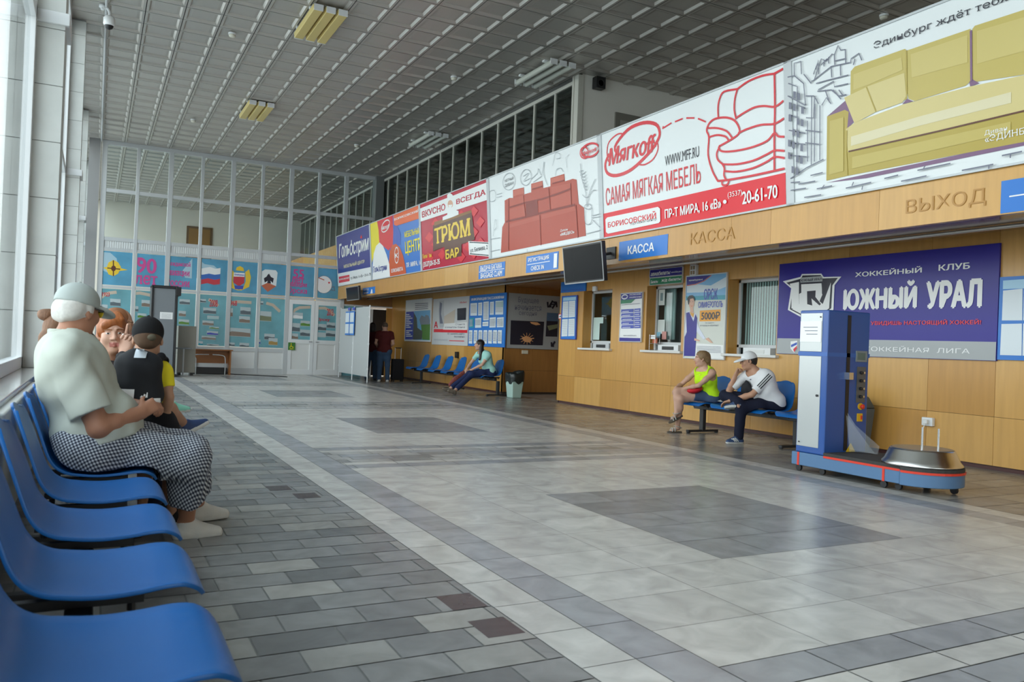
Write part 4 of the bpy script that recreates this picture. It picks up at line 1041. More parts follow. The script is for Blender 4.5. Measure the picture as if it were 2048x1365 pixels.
 ('P','photo','photosky',[3879,1758,4201,1755,4204,1554,3882,1555]),
 ('P','photo','photobrown',[3886,1657,3979,1673,4108,1651,4200,1652,4203,1565,3887,1570]),
 ('P','photo','photosky',[3466,1391,4230,1377,4235,1123,3471,1132]),
 ('P','photo','photobrown',[3474,1262,3697,1283,4003,1267,4230,1246,4234,1134,3476,1147]),
 ('P','photo','photosky',[3497,946,3787,938,3786,825,3496,830]),
 ('P','photo','photodark',[3502,888,3585,903,3702,878,3783,880,3785,837,3501,845]),
 ('P','photo','photosky',[3925,947,4205,940,4206,782,3926,787]),
 ('P','photo','photodark',[3931,867,4011,882,4124,857,4203,859,4205,794,3931,802])],
'h5':[('L','ribbon','ribbon',0.09,[4667,2197,4870,2150,5095,1955]),
 ('P','photo','photosky',[4337,2251,4579,2250,4578,2135,4336,2133]),
 ('P','photo','photodark',[4342,2192,4411,2208,4509,2185,4575,2191,4577,2147,4341,2148]),
 ('P','photo','photosky',[4335,1943,4835,1939,4841,1634,4341,1636]),
 ('P','photo','mudgreen',[4344,1790,4489,1809,4690,1790,4835,1784,4841,1646,4347,1651]),
 ('P','photo','photosky',[4647,1253,4964,1247,4965,1057,4649,1062]),
 ('P','photo','photodark',[4653,1158,4744,1173,4872,1149,4962,1150,4965,1069,4654,1077]),
 ('P','photo','photosky',[4781,1126,5056,1120,5058,900,4784,904]),
 ('P','photo','ochre',[4788,1015,4867,1030,4977,1005,5054,1008,5058,912,4789,919]),
 ('P','photo','photosky',[4398,1067,4540,1063,4540,918,4398,920]),
 ('P','photo','royal',[4404,994,4443,1007,4501,980,4537,990,4540,930,4403,935])],
'h6':[('L','ribbon','ribbon',0.09,[5316,1907,5429,2033,5573,2116,5915,2150]),
 ('P','photo','photosky',[5373,1955,5684,1953,5685,1761,5375,1761]),
 ('P','photo','white',[5380,1858,5469,1875,5594,1852,5681,1855,5685,1773,5380,1776]),
 ('P','photo','photosky',[5298,1623,5608,1619,5613,1352,5303,1355]),
 ('P','photo','photodark',[5306,1489,5395,1505,5520,1481,5607,1484,5612,1364,5308,1370]),
 ('P','photo','photosky',[5619,1713,5917,1710,5918,1532,5620,1533]),
 ('P','photo','lawn',[5625,1624,5711,1640,5831,1615,5915,1619,5918,1544,5625,1549]),
 ('P','photo','photosky',[5615,1428,5929,1423,5931,1215,5618,1219]),
 ('P','photo','photodark',[5623,1324,5713,1340,5839,1315,5927,1318,5931,1227,5623,1234]),
 ('P','photo','photosky',[5311,1296,5562,1291,5563,1114,5312,1117]),
 ('P','photo','photobrown',[5318,1206,5389,1221,5490,1195,5559,1201,5562,1126,5318,1132])],
'h7':[('L','ribbon','ribbon',0.09,[6171,2134,6414,2148,6586,2066,6730,1921]),
 ('T','2013','redflag',6.485,1.908,6.691,2.133,'b'),
 ('T','Орску','redflag',6.182,1.711,6.596,1.823,'bi'),
 ('P','photo','photosky',[6176,1635,6481,1631,6483,1421,6179,1423]),
 ('P','photo','photodark',[6184,1529,6271,1545,6394,1520,6479,1524,6483,1433,6184,1438]),
 ('P','photo','photosky',[6493,1696,6770,1692,6772,1511,6495,1513]),
 ('P','photo','photodark',[6500,1604,6579,1620,6691,1595,6768,1600,6771,1524,6500,1528]),
 ('P','photo','photosky',[6202,1363,6476,1358,6476,1209,6202,1212]),
 ('P','photo','photosky',[6208,1288,6287,1303,6397,1277,6473,1282,6476,1221,6208,1227]),
 ('P','photo','photosky',[6473,1436,6781,1431,6783,1235,6475,1238]),
 ('P','photo','photodark',[6480,1337,6569,1353,6693,1328,6779,1331,6782,1247,6481,1253])]}
# ------------------------------------------------------------------ printed things: posters, signs, lettering
PAL=dict(navy=(.045,.05,.27),white=(.86,.87,.87),cream=(.75,.68,.45),red=(.70,.035,.05),ink=(.03,.03,.045),sky=(.06,.20,.60),yellow=(.85,.72,.03),blue=(.06,.12,.50),orange=(.80,.14,.04),redorange=(.62,.11,.035),crimson=(.50,.015,.045),umber=(.13,.05,.03),brown=(.27,.12,.03),skin=(.72,.42,.30),gold=(.85,.58,.06),paper=(.80,.84,.85),sofared=(.46,.075,.045),sofadark=(.24,.03,.02),grey=(.36,.39,.42),redad=(.78,.02,.035),slate=(.17,.18,.24),plum=(.22,.12,.22),olive=(.48,.37,.08),mustard=(.56,.45,.13),sand=(.68,.57,.25),navyad=(.028,.02,.27),silver=(.40,.42,.43),skyblue=(.22,.50,.80),cloud=(.70,.80,.87),teal=(.05,.36,.48),beach=(.66,.68,.62),indigo=(.06,.05,.30),royal=(.07,.10,.48),amber=(.85,.36,.02),shirt=(.68,.72,.84),hair=(.03,.02,.02),amberscarf=(.72,.36,.06),greenad=(.02,.22,.10),blueb=(.04,.20,.62),ghost=(.475,.245,.065),sofalight=(.56,.13,.085),sofamid=(.50,.095,.06),straw=(.62,.51,.18),lawn=(.12,.27,.05),tree=(.10,.11,.09),roofgrey=(.25,.28,.32),silverad=(.60,.61,.62),greyad=(.48,.49,.52),whitead=(.80,.80,.79),beige=(.58,.50,.42),sheet=(.72,.79,.84),tealpale=(.40,.62,.62),ember=(.80,.42,.20),dusk=(.10,.17,.28),mudgreen=(.22,.25,.15),paleblue=(.40,.66,.86),cloudblue=(.42,.60,.70),magenta=(.62,.09,.30),blueflag=(.06,.16,.50),redflag=(.60,.06,.08),rust=(.55,.16,.09),ribbon=(.60,.50,.40),photosky=(.50,.58,.60),photodark=(.12,.15,.17),photobrown=(.26,.20,.16),ochre=(.42,.28,.10),film=(.11,.34,.50),filmtop=(.13,.38,.58))
from mathutils.geometry import delaunay_2d_cdt
def ink(c): return mat('print_'+c,PAL[c],.24,spec=.28)
def text_mesh(s,st=''):
    cu=D.curves.new('lettering','FONT'); cu.body=s; cu.resolution_u=3
    if 'i' in st: cu.shear=.22
    o=D.objects.new('lettering',cu); me=D.meshes.new_from_object(o); D.objects.remove(o); D.curves.remove(cu)
    n=len(me.vertices); co=np.zeros(n*3,np.float32); me.vertices.foreach_get('co',co); co=co.reshape(-1,3)
    polys=[tuple(p.vertices) for p in me.polygons]; D.meshes.remove(me)
    if 's' in st:   # slab serifs at the foot and head of every upright letter stroke
        vs=co[:,:2].tolist(); add=[]; top=.69 if s.upper()==s else None
        y0=0.0
        xs=sorted({round(v[0],3) for v in vs if abs(v[1]-y0)<.02})
        seg=[]; 
        for x in xs:
            if seg and x-seg[-1][1]<.16: seg[-1][1]=x
            else: seg.append([x,x])
        base=[(a-.05,b+.05,y0-.01,y0+.055) for a,b in seg if b-a>.05 and b-a<.3]
        ym=max(v[1] for v in vs); xs=sorted({round(v[0],3) for v in vs if abs(v[1]-ym)<.03}); seg=[]
        for x in xs:
            if seg and x-seg[-1][1]<.16: seg[-1][1]=x
            else: seg.append([x,x])
        base+=[(a-.05,b+.05,ym-.055,ym+.01) for a,b in seg if b-a>.05 and b-a<.3]
        for a,b,c,d in base:
            o_=len(vs); vs+=[[a,c],[b,c],[b,d],[a,d]]; polys.append((o_,o_+1,o_+2,o_+3))
        co=np.array([[x,y,0] for x,y in vs],np.float32)
    co=co[:,:2]; n=len(co)
    if 'b' in st:   # heavier strokes: the same letters a hair apart, merged below
        q=.028 if 'bb' not in st else .065; P0=list(polys); out=[co]
        for k,(dx,dy) in enumerate(((q,0),(-q,0),(0,q*.6),(0,-q*.6))):
            out.append(co+np.array([dx,dy])); polys=polys+[tuple(i+n*(k+1) for i in p) for p in P0]
        co=np.concatenate(out)
    return merge_flat(co,polys)
def merge_flat(co,polys):
    """one flat layer without overlaps: cluster by letter, retriangulate, keep what lies inside a source face"""
    tri=[(p[0],p[k],p[k+1]) for p in polys for k in range(1,len(p)-1)]; T=co[np.array(tri)]
    ar=(T[:,1,0]-T[:,0,0])*(T[:,2,1]-T[:,0,1])-(T[:,1,1]-T[:,0,1])*(T[:,2,0]-T[:,0,0]); T=T[np.abs(ar)>1e-7]
    lo=T[:,:,0].min(1); hi=T[:,:,0].max(1); o=np.argsort(lo); groups=[]; end=-1e9
    for i in o:
        if lo[i]>end+1e-4: groups.append([])
        groups[-1].append(i); end=max(end,hi[i])
    V=[];F=[]
    for g in groups:
        t=T[g]; key={}; E=set(); vs=[]
        for q in t:
            ids=[]
            for x,y in q:
                k=(round(float(x),4),round(float(y),4))
                if k not in key: key[k]=len(vs); vs.append(Vector(k))
                ids.append(key[k])
            for a,b in ((0,1),(1,2),(2,0)):
                if ids[a]!=ids[b]: E.add((min(ids[a],ids[b]),max(ids[a],ids[b])))
        r=delaunay_2d_cdt(vs,list(E),[],0,1e-5); P=np.array([(v.x,v.y) for v in r[0]]); f=np.array(r[2]).reshape(-1,3); c=P[f].mean(1)
        ins=np.zeros(len(f),bool)
        for q in t:
            d=[(q[(k+1)%3,0]-q[k,0])*(c[:,1]-q[k,1])-(q[(k+1)%3,1]-q[k,1])*(c[:,0]-q[k,0]) for k in range(3)]
            ins|=((d[0]>=0)&(d[1]>=0)&(d[2]>=0))|((d[0]<=0)&(d[1]<=0)&(d[2]<=0))
        n=len(V); V+=[(float(x),float(y),0.) for x,y in P]; F+=[tuple(int(i)+n for i in q) for q in f[ins]]
    return np.array(V),F
def ribbon(pts,w):
    P=[Vector((a,b)) for a,b in pts]; vs=[]; closed=(P[0]-P[-1]).length<1e-3 and len(P)>3
    n=len(P)
    for i,p in enumerate(P):
        if closed and i in (0,n-1): t=(P[1]-P[n-2])
        else: t=P[min(i+1,n-1)]-P[max(i-1,0)]
        t=t.normalized() if t.length>1e-9 else Vector((1,0)); q=Vector((-t.y,t.x))*w/2; vs+=[p+q,p-q]
    return vs,[(2*i,2*i+1,2*i+3,2*i+2) for i in range(n-1)]
def smooth_line(pts,k=4):
    if len(pts)<4: return pts
    P=[np.array(p,float) for p in pts]; closed=np.linalg.norm(P[0]-P[-1])<1e-3; out=[]
    n=len(P)
    for i in range(n-1):
        p0=P[i-1] if i>0 else (P[n-2] if closed else P[0]); p1,p2=P[i],P[i+1]; p3=P[i+2] if i+2<n else (P[1] if closed else P[-1])
        for t in np.arange(k)/k: out.append(.5*((2*p1)+(-p0+p2)*t+(2*p0-5*p1+4*p2-p3)*t*t+(-p0+3*p1-3*p2+p3)*t**3))
    out.append(P[-1]); return out
def art(key,O,U,V,root,w=None,h=None,skip=0,lift=.003,curvy=()):
    O,U,V=Vector(O),Vector(U),Vector(V); N=U.cross(V).normalized(); parts={}; lev=0
    def place(vs,l): 
        out=[]
        for a,b in vs:
            if w: a=min(max(a,.004),w-.004)
            if h: b=min(max(b,.004),h-.004)
            out.append(O+U*a+V*b+N*l)
        return out
    for i,c in enumerate(ART[key]):
        if i<skip: continue
        l=lift+.00035*i
        if c[0]=='T':
            _,s,col,u0,v0,u1,v1=c[:7]; st=c[7] if len(c)>7 else ''
            vs,fs=text_mesh(s,st); lo=vs.min(0); hi=vs.max(0)
            zz=vs[:,2]; vs=(vs[:,:2]-lo[:2])/(hi-lo)[:2]*np.array([u1-u0,v1-v0])+np.array([u0,v0])
            m=MB(); m.add([p+N*float(q) for p,q in zip(place(vs,l+.001),zz)],fs,ink(col)); m.build('lettering',root)
        else:
            if c[0]=='P': fl_=c[3]; pts=[(fl_[j]/1000,fl_[j+1]/1000) for j in range(0,len(fl_),2)]; vs,fs=pts,[tuple(range(len(pts)))]
            else:
                fl_=c[4]; pts=[(fl_[j]/1000,fl_[j+1]/1000) for j in range(0,len(fl_),2)]
                vs,fs=ribbon(smooth_line(pts) if c[1] in curvy else pts,c[3])
            parts.setdefault((c[1],i if c[1] in('sheet',) else 0),MB()).add(place(vs,l),fs,ink(c[2]))
    for k,m in parts.items(): m.build(k[0],root)
def board(name,label,cat,key,O,U,V,w,h,col,t=.02,frame=None,skip=0,group=None,fw=.03,curvy=(),tri=False):
    O,U,V=Vector(O),Vector(U),Vector(V); N=U.cross(V).normalized()
    r=thing(name,label,cat,O,group)
    m=MB(); m.prism([(0,0),(w,0),(w,h),(0,h)],O-N*t,U,V,N,t,ink(col) if isinstance(col,str) else col); m.build('panel',r)
    if frame:
        m=MB()
        for a,b,c,d in ((-fw,-fw,w+fw,0),(-fw,h,w+fw,h+fw),(-fw,0,0,h),(w,0,w+fw,h)): m.prism([(a,b),(c,b),(c,d),(a,d)],O-N*t,U,V,N,t+.012,frame)
        m.build('frame',r,bevel=.004)
    if key: art(key,O,U,V,r,w,h,skip,curvy=curvy)
    return r
UR=(0,-1,0); UZ=(0,0,1); tl=math.hypot(.13,1.6); VB=(-.13/tl,0,1.6/tl)
SE=[25.5,21.95,18.05,14.30,10.36,6.58,2.8,-1.0]
bbf=mat('billboard_frame',(.50,.53,.55),.4,metal=.2)
BL=[('navy','navy blue advertising billboard with white brush lettering, farthest along the fascia'),('sky','blue, yellow and red advertising billboard with overlapping ovals and yellow lettering'),('crimson','red harlequin bar advertising billboard with chef and yellow lettering'),('paper','white advertising billboard with a big red-brown sofa'),('paper','white and red advertising billboard with a red line drawing of an armchair'),('paper','white advertising billboard with a long mustard yellow sofa and town sketch')]
for k,(col,lb) in enumerate(BL):
    w=SE[k]-SE[k+1]
    r=thing('advertising_billboard',lb,'billboard',(6.88,SE[k],2.855),'advertising billboards along the fascia')
    O=Vector((6.88,SE[k],2.855)); N=Vector(UR).cross(Vector(VB)).normalized()
    m=MB(); m.prism([(.0,0),(w,0),(w,tl),(0,tl)],O-N*.02,UR,VB,N,.02,ink(col)); m.build('panel',r)
    m=MB()
    f=.035
    for a,b,c,d in ((0,0,w,f*.6),(0,tl-f*.6,w,tl),(0,0,f*1.6,tl),(w-f*1.6,0,w,tl)): m.prism([(a,b),(c,b),(c,d),(a,d)],O-N*.03,UR,VB,N,.045,bbf if a==0 and c!=w or c==w and a else bbf)
    m.build('frame',r)
    m=MB(); 
    for q in (.5,w-.5): m.tube([O+Vector(UR)*q+Vector(VB)*1.2-N*.03,(XF+.1,SE[k]-q,3.0)],.02,blackm,6)
    m.build('bracket',r)
    art('b%d'%k,O,UR,VB,r,w-.0,tl,1,lift=.004,curvy=('logo','line_drawing','armchair_drawing','plant_drawing') if k!=5 else ())
# fascia signs
def sign(key,name,label,Y,z,w,h,X=6.895,col='blueb',t=.025,skip=1,frame=None,**k): return board(name,label,k.pop('cat','sign'),key,(X,Y,z),UR,UZ,w,h,col,t,frame,skip,**k)
sign('kassa','hanging_sign','blue sign with large white КАССА lettering on the fascia',9.93,2.49,1.15,.28)
sign('reg','hanging_sign','blue sign reading РЕГИСТРАЦИЯ CHECK IN 1 on the wooden fascia',12.84,2.49,1.14,.30)
sign('bag','hanging_sign','blue sign reading ВЫДАЧА БАГАЖА BAGGAGE CLAIM on the fascia',14.87,2.49,1.18,.28)
sign('small','hanging_sign','small blue arrow sign beside the far television on the fascia',22.85,2.49,1.15,.19)
sign('bluer','hanging_sign','blue sign at the right end of the fascia, above the blue notice board',4.23,2.46,1.9,.28)
for key,y,z,lb in (('ghostk',8.35,2.55,'faint outline of removed КАССА letters on the fascia right of the blue КАССА sign'),('ghostv',5.2,2.5,'faint outline of removed ВЫХОД letters on the fascia under the mustard sofa billboard')):
    r=thing('letter_marks',lb,'letter marks',(6.895,y,z)); art(key,(6.895,y,z),UR,UZ,r,lift=.002)
# ticket wall posters
chrome=mat('chrome',(.62,.63,.64),.22,metal=.9); whitef=mat('poster_frame',(.72,.73,.74),.4)
sign('hockey','club_banner','wide dark blue hockey club banner with white shield emblem behind the wrapping machine',8.52,1.195,3.18,1.29,X=8.72,col='navyad',cat='banner')
sign('orsk','travel_poster','tall travel poster with a hostess on a beach and an orange 5000₽ tag',10.56,1.08,.95,1.345,X=8.72,col='beach',frame=whitef,cat='poster',skip=0,fw=.015)
sign('sched','timetable_poster','white and blue timetable poster between the first two ticket windows',12.43,1.325,.66,.89,X=8.72,col='white',cat='poster',frame=whitef,fw=.01)
sign('avia','strip_sign','dark blue авиабилеты strip sign above the middle ticket window',11.57,2.47,.89,.13,X=8.72,col='navyad',frame=whitef,fw=.008)
sign('zhd','strip_sign','green ж/д билеты strip sign just above the middle ticket window',11.56,2.335,.88,.115,X=8.72,col='greenad',frame=whitef,fw=.008)
sign('info1','notice_board','small blue notice board with four sheets at the ticket wall corner',14.56,1.355,.57,.885,X=8.72,cat='notice board',frame=ink('royal'),fw=.012)
sign('strip','strip_sign','plain blue strip sign above the ticket wall corner notice board',14.64,2.325,.96,.225,X=8.72,cat='sign')
sign('notice','notice_board','blue notice board with sheet pockets right of the hockey club banner',5.33,1.21,1.1,.9,X=8.72,cat='notice board')
r=board('prohibition_sign','small square no smoking sign with red border at the ticket wall corner','sign',None,(8.735,14.72,1.77),UR,UZ,.13,.11,'red',.01)
m=MB(); m.prism([(.012,.015),(.118,.015),(.118,.095),(.012,.095)],(8.735,14.72,1.77),UR,UZ,(-1,0,0),.003,ink('white')); m.build('sign_face',r)
m=MB(); m.prism([(.035,.04),(.075,.065),(.07,.072),(.03,.047)],(8.731,14.72,1.77),UR,UZ,(-1,0,0),.003,ink('ink')); m.prism([(.07,.04),(.1,.04),(.1,.07),(.07,.07)],(8.731,14.72,1.77),UR,UZ,(-1,0,0),.003,ink('ink')); m.build('symbol',r)
# recess posters
sign('house','wall_poster','poster of a grey house and lawn, farthest poster on the recess wall',24.15,1.22,2.15,1.23,X=8.72,col='white',cat='poster',frame=whitef)
sign('alfa','wall_poster','silver bank poster with red stripe between house poster and information board',21.87,1.12,2.53,1.32,X=8.72,col='silverad',cat='poster')
sign('info','information_board','blue ИНФОРМАЦИЯ ПАССАЖИРАМ board covered with white sheets',19.3,1.12,2.12,1.32,X=8.72,cat='notice board')
board('wall_poster','grey poster reading Будущее начинается сегодня with fireworks picture','poster','future',(8.8,17.22,1.11),(1,0,0),UZ,2.2,1.33,'silver',.02,None,1)
# glass posters on the screen
film=mat('printed_film',(.10,.34,.52),.3,noise=.45,scale=1.6); film2=mat('printed_film_pale',(.16,.40,.46),.3,noise=.4,scale=2.0)
GL=['blue glass panel poster with a winged golden emblem','blue glass panel poster with pink 90 лет lettering','blue glass panel poster with pink авиации России lettering','blue glass panel poster with a waving tricolour flag','blue glass panel poster with a golden wreathed coat of arms','blue glass panel poster with a black eagle on a white shield','blue glass panel poster with pink 55 лет авиации Орска lettering','blue glass panel poster with a round white porthole emblem']
HL=['collage glass panel poster under the winged golden emblem','collage glass panel poster under the pink 90 лет panel','collage glass panel poster half hidden by the grey scanner panel','collage glass panel poster with red 2008 ribbon under the flag panel','collage glass panel poster with red 1968 ribbon under the coat of arms','collage glass panel poster under the black eagle shield']
def bpanel(key,i,z0,z1,label,m_,parent=None,x0=None,x1=None,y=YB-.03,dx=0):
    x0=mx[i]+.06 if x0 is None else x0; x1=(mx[i+1]-.06 if i<8 else 7.0) if x1 is None else x1
    if parent is None: r=thing('glass_poster',label,'poster',(x0,y,z0),'printed posters on the glazed screen')
    else: r=parent
    m=MB(); m.box((x0,y,z0),(x1,y+.012,z1),m_); pn=m.build('panel' if parent is None else 'glass_poster',r)
    rr=r if parent is None else pn
    ox,oz=x0,z0
    # art coordinates are hall coordinates: shift, clamp to the panel
    N=Vector((0,-1,0)); parts={}; np_=0
    for q,c in enumerate(ART[key]):
        l=y-.003-.0004*q
        cl=lambda a,b:(min(max(a+dx,x0+.01),x1-.01),l,min(max(b,z0+.01),z1-.01))
        if c[0]=='T':
            vs,fs=text_mesh(c[1],c[7]); zz=vs[:,2]; vs=vs[:,:2]; lo=vs.min(0); hi=vs.max(0); vs=(vs-lo)/(hi-lo)*np.array([c[5]-c[3],c[6]-c[4]])+np.array([c[3],c[4]])
            mm=MB(); mm.add([(p[0],p[1]-.001-q,p[2]) for p,q in zip([cl(a,b) for a,b in vs],zz)],fs,ink(c[2])); mm.build('lettering',rr)
        else:
            f_=c[3] if c[0]=='P' else c[4]; pts=[(f_[j]/1000,f_[j+1]/1000) for j in range(0,len(f_),2)]
            vs,fs=(pts,[tuple(range(len(pts)))]) if c[0]=='P' else ribbon(pts,c[3])
            if c[1]=='photo' and c[2] in('photosky',) : np_+=1
            parts.setdefault((c[1],np_) if c[1]=='photo' else (c[1],),MB()).add([cl(a,b) for a,b in vs],fs,ink(c[2]))
    for kk,mm in parts.items(): mm.build(kk[0],rr)
    return r
for i in range(8): bpanel('g%d'%i,i,2.46,3.42,GL[i],film)
for i in range(6): bpanel('h%d'%i,i,.82,2.35,HL[i],film2)
for i,(a,b) in enumerate(((5.37,6.17),(6.18,6.98))):
    d=MB()
    for q in ((a,a+.11,.005,2.36),(b-.11,b,.005,2.36),(a+.11,b-.11,2.22,2.36),(a+.11,b-.11,.98,1.11),(a+.11,b-.11,.005,.17)): d.box((q[0],YB-.05,q[2]),(q[1],YB+.03,q[3]),alu_w)
    do=struct(d,'door_%d'%(i+1))
    m=MB(); m.box((a+.12,YB-.02,.17),(b-.12,YB,.98),white); m.build('lower_panel',do)
    bpanel('h%d'%(6+i),6+i,1.11,2.22,None,film2,parent=do,x0=a+.11,x1=b-.11,dx=.12 if i==0 else .08)
    m=MB(); hx=b-.055 if i==0 else a+.055; m.tube([(hx,YB-.05,1.05),(hx,YB-.10,1.05),(hx+(-.1 if i==0 else .1),YB-.10,1.05)],.012,chrome); m.build('door_handle',do)
r=board('accessibility_sign','small green wheelchair sign on the left door of the glazed screen','sign',None,(5.38,YB-.06,.77),(1,0,0),UZ,.22,.24,mat('sign_green',(.05,.20,.03),.4),.008)
m=MB(); ye=ink('yellow')
for q in ([(.08,.18),(.10,.18),(.105,.12),(.15,.12),(.17,.06),(.15,.055),(.135,.105),(.085,.105)],[(.075,.19),(.105,.19),(.105,.215),(.075,.215)]): m.prism(q,(5.38,YB-.068,.77),(1,0,0),UZ,(0,-1,0),.002,ye)
vs,fs=ribbon([(.10+.045*math.cos(t),.085+.045*math.sin(t)) for t in np.linspace(1.9,6.2,16)],.014); m.add([(5.38+a_,YB-.071,.77+b_) for a_,b_ in vs],fs,ye)
vs,fs=text_mesh('ВХОД'); vs=vs[:,:2]; vs=(vs-vs.min(0))/(vs.max(0)-vs.min(0))*np.array([.13,.02])+np.array([.04,.008]); m.add([(5.38+a_,YB-.071,.77+b_) for a_,b_ in vs],fs,ye)
m.build('symbol',r)
# ------------------------------------------------------------------ seats and benches
blue=mat('seat_blue',(.005,.115,.385),.36,spec=.4,bump=.03,scale=260); 
PROF=[(-.285,.835),(-.27,.80),(-.245,.74),(-.218,.67),(-.192,.60),(-.165,.535),(-.13,.485),(-.08,.452),(-.02,.438),(.06,.432),(.14,.436),(.21,.444),(.26,.442),(.295,.428),(.315,.405)]
WID=[.10,.165,.20,.218,.228,.236,.243,.247,.25,.25,.249,.245,.236,.215,.17]
def seat_mesh():
    m=MB(); n=12; vs=[]; fs=[]
    P=smooth_line(PROF,3); Wd=[p[0] for p in smooth_line([(w,0) for w in WID],3)]
    for i,(p,w) in enumerate(zip(P,Wd)):
        t=i/(len(P)-1)
        for k in range(n+1):
            s=-1+2*k/n; e=abs(s)**3
            back=max(0,1-t/.45); seat=max(0,min(1,(t-.35)/.2))
            vs.append((p[0]+.02*e*back,s*w,p[1]+.014*e*seat*(1-max(0,(t-.85)/.15))+ (-.02*s*s if t<.04 else 0)))
    for i in range(len(P)-1):
        for k in range(n): fs.append((i*(n+1)+k,i*(n+1)+k+1,(i+1)*(n+1)+k+1,(i+1)*(n+1)+k))
    me=D.meshes.new('seat'); me.from_pydata([tuple(map(float,v)) for v in vs],[],fs); me.materials.append(blue); me.polygons.foreach_set('use_smooth',[True]*len(fs)); me.update(); return me
SEAT=seat_mesh()
def place_mesh(me,name,parent,loc,rz=0,mods=()):
    o=D.objects.new(name,me); C.objects.link(o); o.parent=parent; o.matrix_parent_inverse=parent.matrix_basis.inverted(); o.location=loc; o.rotation_euler=(0,0,rz); return o
def bench(label,x,ys,side,leg_ys,bolts=True):
    """row of seats along the hall; side=+1 looks towards +x, -1 towards -x"""
    r=thing('waiting_bench',label,'bench',(x,ys[0],0),'rows of blue waiting seats'); rz=0 if side>0 else PI
    m=MB(); m.box((x-.035,min(ys)-.27,.34),(x+.035,max(ys)+.27,.40),blackm); m.build('beam',r,bevel=.006)
    for ly in leg_ys:
        m=MB(); m.box((x-.03,ly-.04,.03),(x+.03,ly+.04,.345),blackm); m.box((x-.28,ly-.03,.012),(x+.28,ly+.03,.045),blackm)
        for q in (-.26,.26): m.lathe((x+q,ly,0),[(.03,0),(.03,.014)],blackm,10)
        m.build('leg',r,bevel=.006)
    for y in ys:
        o=place_mesh(SEAT,'seat',r,(x,y,0),rz); s=o.modifiers.new('thickness','SOLIDIFY'); s.thickness=.012; s.offset=0
        b=o.modifiers.new('round','BEVEL'); b.width=.004; b.segments=2; b.limit_method='ANGLE'
        for yy in (-.15,.15):
            m=MB(); m.box((x-.16,y+yy-.015,.398),(x+.16,y+yy+.015,.425),blackm)
            for xx in (-.13,.13): m.lathe((x+xx,y+yy,.375),[(.012,0),(.012,.025)],blackm,8)
            m.build('seat_bracket',o)
    return r
P_=.66
bench('row of blue plastic seats nearest the camera, along the window sill',-.01,[1.30+P_*i for i in range(5)],1,[1.6,2.95,3.9])
bench('row of blue plastic seats carrying the old man in checked shorts',-.01,[4.61+P_*i for i in range(5)],1,[4.95,6.9])
bench('far row of blue plastic seats by the window sill, mostly behind people',-.01,[8.30+P_*i for i in range(5)],1,[8.6,10.6])
bench('bench of four blue seats standing under the ticket windows',7.92,[9.02-.60*i for i in range(4)],-1,[9.12,7.35])
bench('long bench of blue seats along the recess wall under the posters',8.22,[21.55-.86*i for i in range(5)]+[16.85],-1,[21.3,18.95,16.45])
# ------------------------------------------------------------------ luggage wrapping machine
mb_=mat('machine_blue',(.018,.085,.33),.32,coat=.2); msil=mat('machine_silver',(.50,.52,.52),.34,metal=.5); mgr=mat('machine_base',(.10,.20,.36),.38); red=mat('red_stripe',(.75,.05,.025),.4)
steel=mat('turntable_steel',(.58,.58,.57),.24,metal=1); rub=mat('rubber_mat',(.04,.038,.036),.7,noise=.3,scale=30)
X0,X1,Y0,Y1=6.38,6.98,5.57,5.93; cxT,cyT,RT=6.66,4.72,.33
w=thing('luggage_wrapping_machine','blue and silver luggage wrapping machine with round turntable','wrapping machine',(6.68,5.3,0))
m=MB()
pl=[(X0-.02,Y1+.03),(X0-.02,cyT)]+[(cxT-RT*1.03*math.cos(a),cyT-RT*1.05*math.sin(a)) for a in np.linspace(0.1,PI-.1,18)]+[(X1+.02,cyT),(X1+.02,Y1+.03)]
m.prism(pl,(0,0,.065),(1,0,0),(0,1,0),(0,0,1),.13,mgr); m.build('base',w,bevel=.008)
m=MB(); pl2=[(x_*1.0,y_) for x_,y_ in pl]
m.prism([(6.68+(x_-6.68)*1.012,y_ if y_>5.5 else 5.2+(y_-5.2)*1.012) for x_,y_ in pl if y_<5.6]+[(X1+.03,5.55),(X0-.03,5.55)][::1],(0,0,.178),(1,0,0),(0,1,0),(0,0,1),.02,red); m.build('trim_stripe',w)
m=MB(); m.prism([p for p in pl if p[1]<5.5]+[(X1+.02,5.56),(X0-.02,5.56)],(0,0,.198),(1,0,0),(0,1,0),(0,0,1),.03,rub); m.build('deck_mat',w)
for yy in (Y1-.06,4.88):
    m=MB(); m.box((X0-.024,yy-.012,.065),(X0-.018,yy+.012,.195),red); m.build('trim_stripe',w)
m=MB(); m.box((X0,Y0,.195),(X1,Y1,1.63),mb_); tw=m.build('column',w,bevel=.012)
m=MB()
for a,b in ((.26,1.17),(1.215,1.60)): m.box((X0-.006,Y0+.07,a),(X0+.004,Y1-.015,b),msil)
m.build('door_panel',tw,bevel=.003)
m=MB(); m.lathe((X0-.008,Y0+.10,.78),[(.012,0),(.012,.012)],black,10,(-1,0,0)); m.lathe((X0-.008,Y0+.09,1.56),[(.007,0),(.007,.006)],black,8,(-1,0,0)); m.lathe((X0-.008,Y1-.05,.30),[(.007,0),(.007,.006)],black,8,(-1,0,0)); m.build('lock',tw)
m=MB(); m.box((X0-.004,Y0-.004,1.172),(X1+.004,Y1+.004,1.212),mat('machine_band',(.03,.12,.42),.3)); m.build('band',tw)
m=MB(); m.box((X0+.27,Y0-.004,.24),(X0+.32,Y0+.02,1.59),black); m.build('carriage_slot',tw)
m=MB(); m.box((X0+.25,Y0-.06,.95),(X0+.31,Y0,1.02),chrome); m.build('film_carriage',tw)
fm_=mat('stretch_film',(.75,.80,.84),.12,alpha=.16)
